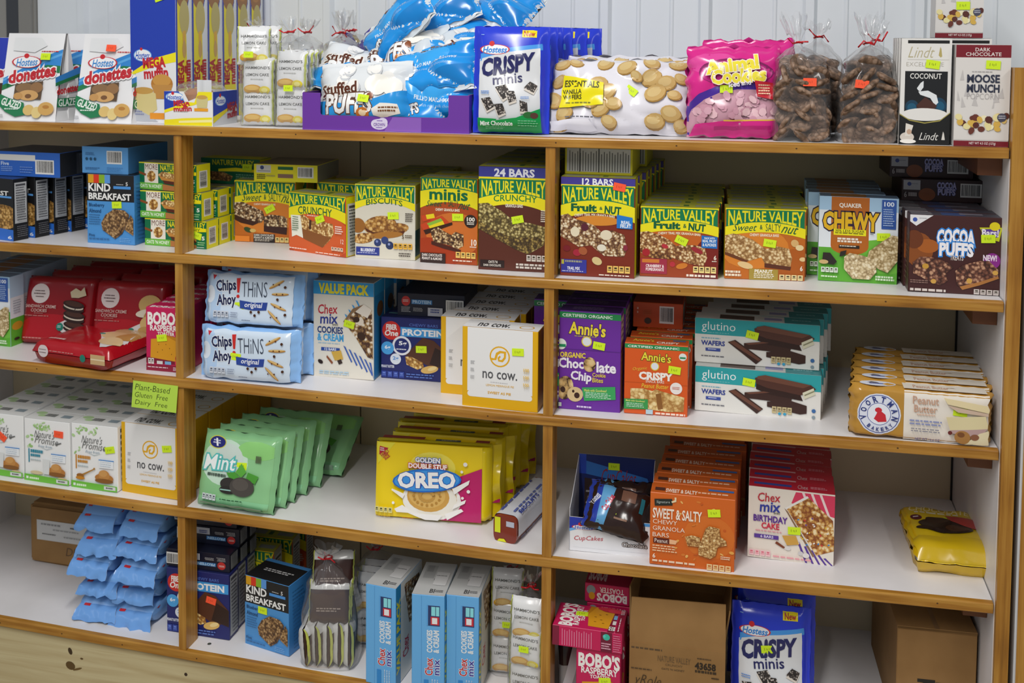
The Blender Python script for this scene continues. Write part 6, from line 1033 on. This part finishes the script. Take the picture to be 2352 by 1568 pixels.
item('chocolate_box', coco, 1.3665, .118, zt(0, 1.4), 1, 'black chocolate box hidden directly behind the one under the upper popcorn box', 'chocolate box')
item('chocolate_box', coco, 1.3665, .136, zt(0, 1.4), 1, 'black chocolate box deepest under the upper popcorn box', 'chocolate box')
def art_moose():
    r = random.Random(6); q = R('dedad6', 0, .125, 1, .935) + R('7a1624', 0, .0, 1, .125) + R('7a1624', 0, .945, 1, 1)
    for _ in range(9): x, y = r.uniform(.05, .9), r.uniform(.16, .6); q += P('c4c0be', (x, y), (x + r.uniform(-.12, .12), y + .1), (x + r.uniform(-.1, .1), y + .105))
    q += T('ece0dc', 'DARK', .35, .03, .62, .065, b=.01) + T('ece0dc', 'CHOCOLATE', .18, .075, .82, .11, b=.01) + L('a8a4a4', .3, .26, .7, .275, 1) + T('2f3448', 'MOOSE', .22, .295, .8, .37, b=.035) + T('2f3448', 'MUNCH', .22, .39, .8, .465, b=.035) + T('b0acac', 'POPCORN', .22, .475, .8, .535, b=-.015)
    for _ in range(26): q += E(r.choice(['e8dca0', 'e0c070', '6a3428', 'd8b050', '5a2c24', 'f0e8c0']), r.uniform(.06, .96), .78 + r.uniform(-.09, .075), r.uniform(.05, .08), r.uniform(.025, .04), r.uniform(0, 90), 9)
    return q + E('4a4a5c', .86, .71, .085, .042) + L('b8b8c4', .8, .69, .92, .73, 2) + T('ece0dc', 'NET WT 4.5 OZ (127g)', .28, .955, .76, .985, b=.01)
moose = carton('popcorn_box', .0825, .05, .163, {'*': 'c8c4c0', 'b': '7a1624'}, art_moose, left=lambda: R('5a1420', 0, 0, .06, 1) + R('b8b4b2', .06, .12, .95, .94))
item('popcorn_box', moose, 1.3735, .012, zt(0, 1.42), 1, 'white and maroon popcorn box standing at the right end of the top', 'popcorn box', None, [((.056, -.0016, .131), -3, YEL)])
item('popcorn_box', carton('popcorn_box', .0755, .05, .15, {'*': 'c8c4c0'}, art_moose), 1.3535, .098, zt(0, 1.4) + .1738, 1, 'white and maroon popcorn box perched on the black chocolate boxes, cut by the upper border', 'popcorn box', None, [((.043, -.0016, .054), 0, YEL)])
# ------------------------------------------------------------------ bottom shelf
z4 = lambda x: zt(4, x)
# brown shipping boxes
a = Acc(); w, d, h = .232, .165, .139
bm = bmesh.new(); t = Acc(); t.box(0, 0, 0, w, d, h, 'kraft'); me = t.mesh('x'); bm.from_mesh(me); bmesh.ops.remove_doubles(bm, verts=bm.verts, dist=1e-6); bmesh.ops.bevel(bm, geom=bm.edges[:], offset=.008, segments=3, affect='EDGES'); bm.verts.index_update()
a.add([v.co[:] for v in bm.verts], [[v.index for v in f.verts] for f in bm.faces], 'kraft'); bm.free()
ASP[0] = w / h
paint(a, L('8a6a48', .45, .7, .62, .76, 1) + T('5a4028', 'Dk7', .42, .66, .6, .8, b=-.01, sh=.2), lambda u, v, o: (u * w, -o, (1 - v) * h))
cb = item('shipping_box', a.mesh('shipping_box'), -.5155, .213, z4(-.42), -1, 'brown cardboard box with white shipping label in the bottom left corner', 'box')
a = Acc(); a.box(0, -.0006, 0, .14, 0, .0455, 'c8c8c6'); paint(a, L('8a8a8a', .08, .15, .5, .3, 1) + L('6a6a6a', .1, .65, .35, .75, 1) + L('9a9a9a', .3, .4, .8, .5, 1) + R('4a4a4a', .62, .2, .78, .26) + L('9a9a9a', .5, .7, .9, .8, 1), lambda u, v, o: (u * .14, -.0006 - o, (1 - v) * .0455)); obj('shipping_label', a.mesh('shipping_label'), cb, (.022, -.0004, .058))

# pale blue cookie packs lying endwise
def packmesh(seed):
    a = Acc(); w, h, d = .089, .043, .185; r = random.Random(seed); hz = h / 2
    def S(u, v, g=0):
        t = 6.2832 * u; k = min(1, (v * d / .022)) ** .5 if v < .5 else min(1, ((1 - v) * d / .022)) ** .5; e = .38
        nz = .0022 * noise.noise(Vector((math.cos(t) * 3 + seed, math.sin(t) * 3, v * 9)))
        return ((w / 2 + nz + g) * math.copysign(abs(math.cos(t)) ** e, math.cos(t)) * (.93 + .07 * k), v * d, hz + (hz * k + nz + g) * math.copysign(abs(math.sin(t)) ** e, math.sin(t)) * .99)
    a.grid(lambda u, v: S(u, v), 32, 20, '7cadea/f')
    ASP[0] = 2
    paint(a, TO('2a3058', 'd8e4f2', 'Chips', .25, .3, .5, .52, b=.03, ob=.07) + TO('2a3058', 'd8e4f2', 'Ahoy', .28, .55, .5, .77, b=.03, ob=.07) + P('cc2c28', (.52, .28), (.57, .27), (.555, .6), (.53, .6)) + P('b8302c', (.03, .1), (.1, .1), (.06, .3)), lambda u, v, o: S(-.045 + .09 * (1 - v), .06 + .85 * u, o), .0005, .00005, (14, 6))
    paint(a, R('c23038', .04, .06, .3, .16), lambda u, v, o: S(.25 + .16 * (.5 - u), .06 + .3 * v, o), .0005, .0001, (6, 6))
    return a.mesh('cookie_pack')
def flapmesh(seed):
    r = random.Random(seed); a = Acc(); w = .089; c = r.uniform(.3, .9); sp = r.uniform(.96, 1.12); L_ = r.uniform(.028, .034)
    def S(u, v):
        y = -L_ * math.sin(v * 1.5) * (.6 + .3 * c); z = .030 - .002 - L_ * (v ** 1.4) * (1.0 - .25 * c) + .007 * v * noise.noise(Vector((u * 5, v * 3, seed)))
        return ((u - .5) * w * (.92 + (sp - .92) * v), .006 + y + .009 * v * noise.noise(Vector((u * 6, v * 2, seed + 4))), z)
    a.grid(S, 14, 8, '6fa2e2/f'); a.grid(lambda u, v: tuple(c + k for c, k in zip(S(u, v), (0, .0008, 0))), 14, 8, 'c4c8cc/f')
    a.grid(lambda u, v: tuple(c + k for c, k in zip(S(.12 + .16 * u, .05 + .14 * v), (0, -.0006, .0006))), 3, 3, 'c23038/f')
    return a.mesh('end_flap')
pm = [packmesh(k) for k in range(3)]; fm = [flapmesh(k) for k in range(5)]
nm = ['bottom', 'second lowest', 'middle', 'second highest', 'top']
for k in range(5):
    for c in range(2):
        x = (-.146 if c else -.2345) + (.010 * (k / 4) if c else .002 * (k / 4)) + random.Random(k * 2 + c).uniform(-.006, .006) - (.012 if (c == 0 and k == 2) else 0)
        item('cookie_pack', pm[(k + c) % 3], x, .055 + (.008 if k % 2 else 0) + (.012 if k == 4 else 0), z4(x) + .0455 * k, random.Random(k + 9 * c).uniform(-4, 3), nm[k] + ' pale blue cookie pack of the ' + ('right' if c else 'left') + ' pile lying endwise on the bottom shelf', 'cookie pack', 'pale blue cookie packs lying endwise', kids=(('end_flap', fm[(k * 2 + c) % 5]),), roll=random.Random(k + 20 * c).uniform(-4, 4) if k else 0)

# navy protein boxes around the left post
fx = carton('protein_bar_box', .137, .0375, .133, {'*': '1d2468', 't': '1f2656'}, art_fiber, fside)
row('protein_bar_box', fx, -.0735, .054, z4(0), .5, 3, .039, 'navy protein bar box standing behind the left post on the bottom shelf', 'protein bar box', 'navy protein boxes on the bottom shelf', [(fr(.137, .133, .72, .42), -12, ORA)], back='{o} navy protein box behind the one at the left post, bottom shelf')
fendF = carton('protein_bar_box', .137, .115, .0355, {'*': '15172c'}, lambda: FLIP(art_fend()), lambda: SUB(sum([NUT(.05 + .3 * k, .1, .3 + .3 * k, .9, '8a8c8e', '4a4c52') for k in range(3)], []), 0, 0, 1, 1))
for k, (x, y, lab) in enumerate(((-.076, .060, 'lowest'), (-.073, .095, 'middle'), (-.080, .098, 'topmost'))):
    item('protein_bar_box', fendF, x, y, z4(0) + .134 + .0362 * k, 1, lab + ' of three navy protein boxes lying upside down above the standing one', 'protein bar box', 'navy protein boxes lying in a stack')
nvr = nvbox(art_cr, .137, .038, .126, 'c24a1e', 'c9bf16', lambda: R('b0b09a', 0, 0, 1, 1) + NUT(.1, .1, .95, .95))
for k, (x, y) in enumerate(((-.036, .175), (-.022, .235), (-.02, .30))):
    item('granola_bar_box', nvr, x, y, z4(0), 1, ORD[k] + ' yellow granola box from the front, tucked behind the navy boxes on the bottom shelf', 'granola bar box', 'yellow granola boxes on the bottom shelf')
kind3 = carton('breakfast_bar_box', .1065, .075, .1405, {'*': '4b92d2', 't': '1b1b1d'}, art_kind(), kside, top=lambda: R('4b92d2', 0, 0, 1, .14) + L('c8c8c8', .2, .45, .85, .62, 2, .5))
item('breakfast_bar_box', kind3, .096, .058, z4(.15), -11.6, 'blue and black breakfast bar box standing turned on the bottom shelf', 'breakfast bar box', None, [(fr(.1065, .1405, .42, .44), 0, YEL)])
a = Acc(); a.grid(lambda u, v: (.004 * math.cos(6.28 * u) * math.sin(3.14 * v), .0022 * math.sin(6.28 * u) * math.sin(3.14 * v), .0016 - .0016 * math.cos(3.14 * v)), 8, 6, '1c2416'); item('dark_crumb', a.mesh('dark_crumb'), .0315, .034, z4(.03), 30, 'tiny dark crumb on the white bottom shelf by the left post', 'crumb')

# chocolate and lemon cake bags
choc, _ = pillow('cake_pack', .08, .082, .026, '3d241c/f', lambda: R('c4cc60', 0, 0, .03, 1) + R('c4cc60', .97, 0, 1, 1) + R('c8c8c6', .03, .0, .97, .2) + L('9a8a80', .2, .6, .8, .7, 2), back='d8d8d6/f', finx=.0, finz=.05, px=4, pz=5, seed=77, wr=.003, wf=40, zig=.003, n=(12, 12))
o = bagthing('cake_bag', .112, .09, .15, .2, .222, .281, .058, z4(.28), 8, 'clear bag of dark chocolate cake packs in front on the bottom shelf', 'cake bag', None, 33, (), -.03, 'clear.06')
for k, x in enumerate((-.042, -.022, 0, .021, .041)): obj('cake_pack', choc, o, (x, -.038, .003 + .002 * (k % 2)), (0, math.radians(-10 + 5 * k), math.radians(86 + 4 * k)))
for x, y, z, rx, rz in ((-.04, -.022, .078, -14, 5), (-.038, .004, .08, -8, -6), (-.036, -.012, .128, -22, 8)): obj('cake_pack', choc, o, (x, y, z), (math.radians(rx), 0, math.radians(rz)))
lemonbag(.335, .155, z4(.33), 4, 'clear lemon cake bag half hidden behind the leftmost tall blue box', pk, 35, hf=.215)
lemonbag(.617, .135, z4(.6), 3, 'clear lemon cake bag standing behind the rightmost tall blue box', pk + [(0, -.03, .125, -10, 4)], 37, [((.004, -.052, .105), 0, YEL, 0, .85)], ht=.19, hb=.165)
lemonbag(.677, .055, z4(.67), -4, 'clear lemon cake bag in front beside the center post on the bottom shelf', pk + [(0, -.03, .12, -6, 2)], 39, [((.0, -.05, .11), 0, YEL, 0, .85)], ht=.205, hb=.17, hf=.235, w=.078)
# tall blue snack boxes standing spine forward
def art_spine():
    return (TURN(TO('c02a34', 'e8eef4', 'Chex', .06, .06, .94, .5, b=.02, ob=.06) , False)[:0] + SUB(TURN(TO('c02a34', 'e8eef4', 'Chex', .03, .05, .97, .95, b=.02, ob=.06), False), .4, .62, .66, .80) + SUB(TURN(TO('3a3c98', 'e8eef4', 'mix', .03, .05, .97, .95, b=.02, ob=.06), False), .66, .63, .86, .79) + SUB(TURN(T('dfe8ee', 'COOKIES', .02, .05, .98, .95, b=.04), False), .46, .34, .64, .57) + SUB(TURN(T('dfe8ee', '& CREAM', .02, .05, .98, .95, b=.04), False), .66, .34, .84, .57)
        + R('2a3a6a', .46, .1, .86, .30) + R('8adce4', .6, .11, .72, .2) + R('8adce4', .74, .11, .84, .2) + R('c8303c', .58, .21, .84, .29) + R('e8e8ea', .62, .22, .78, .28) + R('5aa4e0', .46, .1, .5, .3) + R('2f88d0', .38, .84, .52, .99) + SUB(TURN(L('b8d4ea', 0, 0, 1, 1, 3, .4), False), .62, .82, .86, .98) + R('4a94cc', .3, .0, .305, 1))
sptop = lambda: R('b9bab9', 0, 0, 1, 1) + R('a2a3a3', .1, .1, .45, .5) + R('8e8f8f', .15, .1, .35, .3) + L('5a5a5c', .48, .5, .9, .56, 1, .9) + T('4a4a4c', 'BI', .5, .82, .64, .93, b=.02) + L('6a6a6c', .66, .84, .95, .92, 2) + R('d0d0d0', .5, .3, .9, .7) + L('7a7a7c', .52, .4, .88, .44, 1)
spr = lambda: R('2f9ad8', .02, 0, .26, 1)[:0] + R('2a86b8', 0, 0, .18, 1) + SUB(TURN(T('e0d41c', 'VALUE PACK', .03, .1, .97, .9, b=.04), False), .02, .12, .17, .9) + R('ddd8cc', .18, 0, 1, 1) + P(oats('4a2c20', 'a8824c', 'ece2d0', 75), (.3, .05), (.9, .1), (.9, .5), (.5, .5)) + SUB(TURN(T('c0283a', 'Chex', .03, .05, .97, .9), False), .25, .6, .5, .8)
spine = carton('snack_bar_box', .0615, .12, .19, {'*': '66aee6', 't': 'b9bab9', 'r': 'ddd8cc'}, art_spine, spr, top=sptop)
SG = 'tall blue snack boxes standing spine forward'
item('snack_bar_box', spine, .3715, .0035, z4(.4) + .0005, -5.5, 'tall blue cookies and cream box standing spine forward, leftmost of three', 'snack bar box', SG)
item('snack_bar_box', spine, .466, -.0095, z4(.49) + .0015, 5, 'tall blue cookies and cream box standing spine forward, middle of three', 'snack bar box', SG)
item('snack_bar_box', spine, .5265, .0085, z4(.55), 3, 'tall blue cookies and cream box standing spine forward, rightmost of three', 'snack bar box', SG)

# pink pastry boxes right of the centre post
bobo2 = carton('pastry_box', .079, .0362, .1255, {'*': 'c41a56'}, art_bobo, top=btop)
zb4 = z4(.8)
row('pastry_box', bobo2, .769, .011, zb4, 0, 4, .0375, 'raspberry pink pastry box standing under the flat one on the bottom shelf', 'pastry box', 'pink pastry boxes on the bottom shelf', [(fr(.079, .1255, .66, .45), 6, YEL)], back='{o} pink pastry box standing behind the one under the flat box')
bside = lambda: R('7d1538', .0, .0, .1, 1) + R('c41a56', .1, 0, 1, 1) + sum([R('e08aa8', .14 + .035 * k, .12 + .05 * (k % 3), .15 + .035 * k, .95) for k in range(13)], []) + R('6d1232', .7, 0, .86, 1) + E('3ab8a0', .78, .25, .05, .16) + E('5ac8c0', .75, .22, .02, .08) + L('e0a8bc', .71, .55, .85, .9, 3) + L('d87898', .88, .1, .99, .95, 8, .5)
flat = carton('pastry_box', .1255, .079, .0362, {'*': 'c41a56'}, bside, top=lambda: TURN(art_bobo(), False))
o = item('pastry_box', flat, .7255, .0068, zb4 + .126, -.3, 'raspberry pink pastry box lying flat on the standing ones, toast picture up', 'pastry box')
stick(o, (.046, .048, .0368), 0, YEL, math.radians(-90))
bend = lambda: FLIP(T('efe8e6', "BOBO'S", .06, .12, .72, .52, b=.05) + T('efe8e6', 'TOASTER', .12, .58, .66, .85, b=.02) + E('8a9aa0', .86, .66, .1, .25) + E('d8981c', .84, .35, .07, .2))
lie = carton('pastry_box', .083, .126, .0355, {'*': 'c41a56', 't': 'a0143f'}, bend, top=lambda: FLIP(T('d8c4c8', "BOBO'S", .55, .1, .95, .5, b=.04)))
item('pastry_box', lie, .7735, .098, zb4 + .126, 0, 'raspberry pink pastry box lying upside down, lower of two behind the flat one', 'pastry box', 'pink pastry boxes lying upside down')
item('pastry_box', lie, .769, .1, zb4 + .1622, 0, 'raspberry pink pastry box lying upside down, upper of two behind the flat one', 'pastry box', 'pink pastry boxes lying upside down')
dk, _ = pillow('cake_pack', .06, .12, .03, '9a9896/f', lambda: R('2c1c1a', .0, .0, .55, .6) + P('c8c8c8', (.6, 0), (.9, 0), (.3, 1), (.0, 1)), back='3a2a26/f', finz=.03, seed=66, wr=.004, n=(14, 16))
item('cake_pack', dk, .7265, .075, zb4, 25, 'dull silver and brown cake pack between the center post and pink boxes', 'cake pack', None, tilt=-8)

# opened brown carton
a = Acc(); w, d, h, t = .168, .2, .1355, .003
a.box(0, 0, 0, w, t, h, 'kraft'); a.box(0, d - t, 0, w, d, h, 'kraft'); a.box(0, t, 0, t, d - t, h, 'kraft'); a.box(w - t, t, 0, w, d - t, h, 'kraft'); a.box(t, t, 0, w - t, d - t, t, 'kraft')
ASP[0] = w / h
paint(a, L('5a4630', .02, .06, .4, .085, 1, .9) + T('6a5236', 'NATURE VALLEY', .3, .14, .64, .22, b=.0) + T('6a5236', 'CRUNCHY', .38, .24, .56, .27, b=.0) + T('5a4630', "OATS 'N HONEY", .34, .3, .58, .325, b=.01) + T('2a2018', '43658', .69, .175, .9, .26, b=.04) + L('3a2c1e', .69, .275, .94, .31, 1, .9) + L('4a3826', .71, .11, .87, .135, 1) + L('3a2c1e', .86, .35, .94, .38, 1) + L('4a3826', .02, .34, .24, .365, 1) + T('3a2c1e', 'yRole', .06, .42, .34, .6, b=-.015, sh=.3), lambda u, v, o: (u * w, -o, (1 - v) * h))
ob = item('shipping_box', a.mesh('shipping_box'), .862, .028, z4(.95), 1.5, 'brown cardboard carton with its front flap raised beside the pink boxes', 'box')
for nme, q in (('front_flap', [(0, .001, h), (w, .001, h), (w - .001, .006, h + .083), (.002, .006, h + .078)]), ('side_flap', [(.002, d * .05, h), (.002, d * .95, h), (.012, d * .9, h + .075), (-.004, d * .3, h + .07)]), ('side_flap', [(w - .002, d * .05, h), (w - .002, d * .95, h), (w + .012, d * .9, h + .06), (w + .008, d * .15, h + .06)]), ('back_flap', [(0, d - .002, h), (w, d - .002, h), (w, d + .02, h + .08), (0, d + .02, h + .08)])):
    n_ = (Vector(q[1]) - Vector(q[0])).cross(Vector(q[3]) - Vector(q[0])).normalized() * .003
    f = Acc(); f.add(q + [tuple(Vector(p) - n_) for p in q], [(0, 1, 2, 3), (7, 6, 5, 4), (0, 4, 5, 1), (1, 5, 6, 2), (2, 6, 7, 3), (3, 7, 4, 0)], 'kraft'); obj(nme, f.mesh(nme), ob)
# blue pouches on the bottom shelf
item('snack_pouch', pouch, 1.039, .094, z4(1.1), 2, 'blue crispy snack pouch standing on the bottom shelf', 'snack pouch', None, [((.062, -.024, .121), 6, YEL)], tilt=-3)
item('snack_pouch', pouch, 1.048, .135, z4(1.1) + .004, 1, 'blue snack pouch directly behind the one on the bottom shelf', 'snack pouch', None, tilt=-3)
item('snack_pouch', pouch, 1.03, .19, z4(1.1) + .006, -8, 'blue snack pouch deepest in the dark corner of the bottom shelf', 'snack pouch', None, tilt=-3)
# closed brown carton at the right
a = Acc(); w, d, h = .131, .26, .1835
a.box(0, 0, 0, w, d, h, 'kraft'); a.box(.001, -.0006, .001, w - .001, 0, h - .005, 'kraft'); a.box(-.0004, .0, h - .004, w + .0004, d, h + .0008, 'kraft')
ASP[0] = w / h
paint(a, SUB(TURN(T('1f1c1a', 'KOLO', 0, 0, 1, 1, b=.05)), .28, .50, .48, .95) + P('5a4a34', (.5, .51), (.76, .52), (.76, .97), (.5, .97)), lambda u, v, o: (u * w, -.0008 - o, (1 - v) * h))
paint(a, R('8a6a48', .47, 0, .53, 1), lambda u, v, o: (u * w, d * (1 - v), h + .0009 + o))
item('shipping_box', a.mesh('shipping_box'), 1.3205, .09, z4(1.38), 3.2, 'closed brown cardboard box in the bottom right corner', 'box')
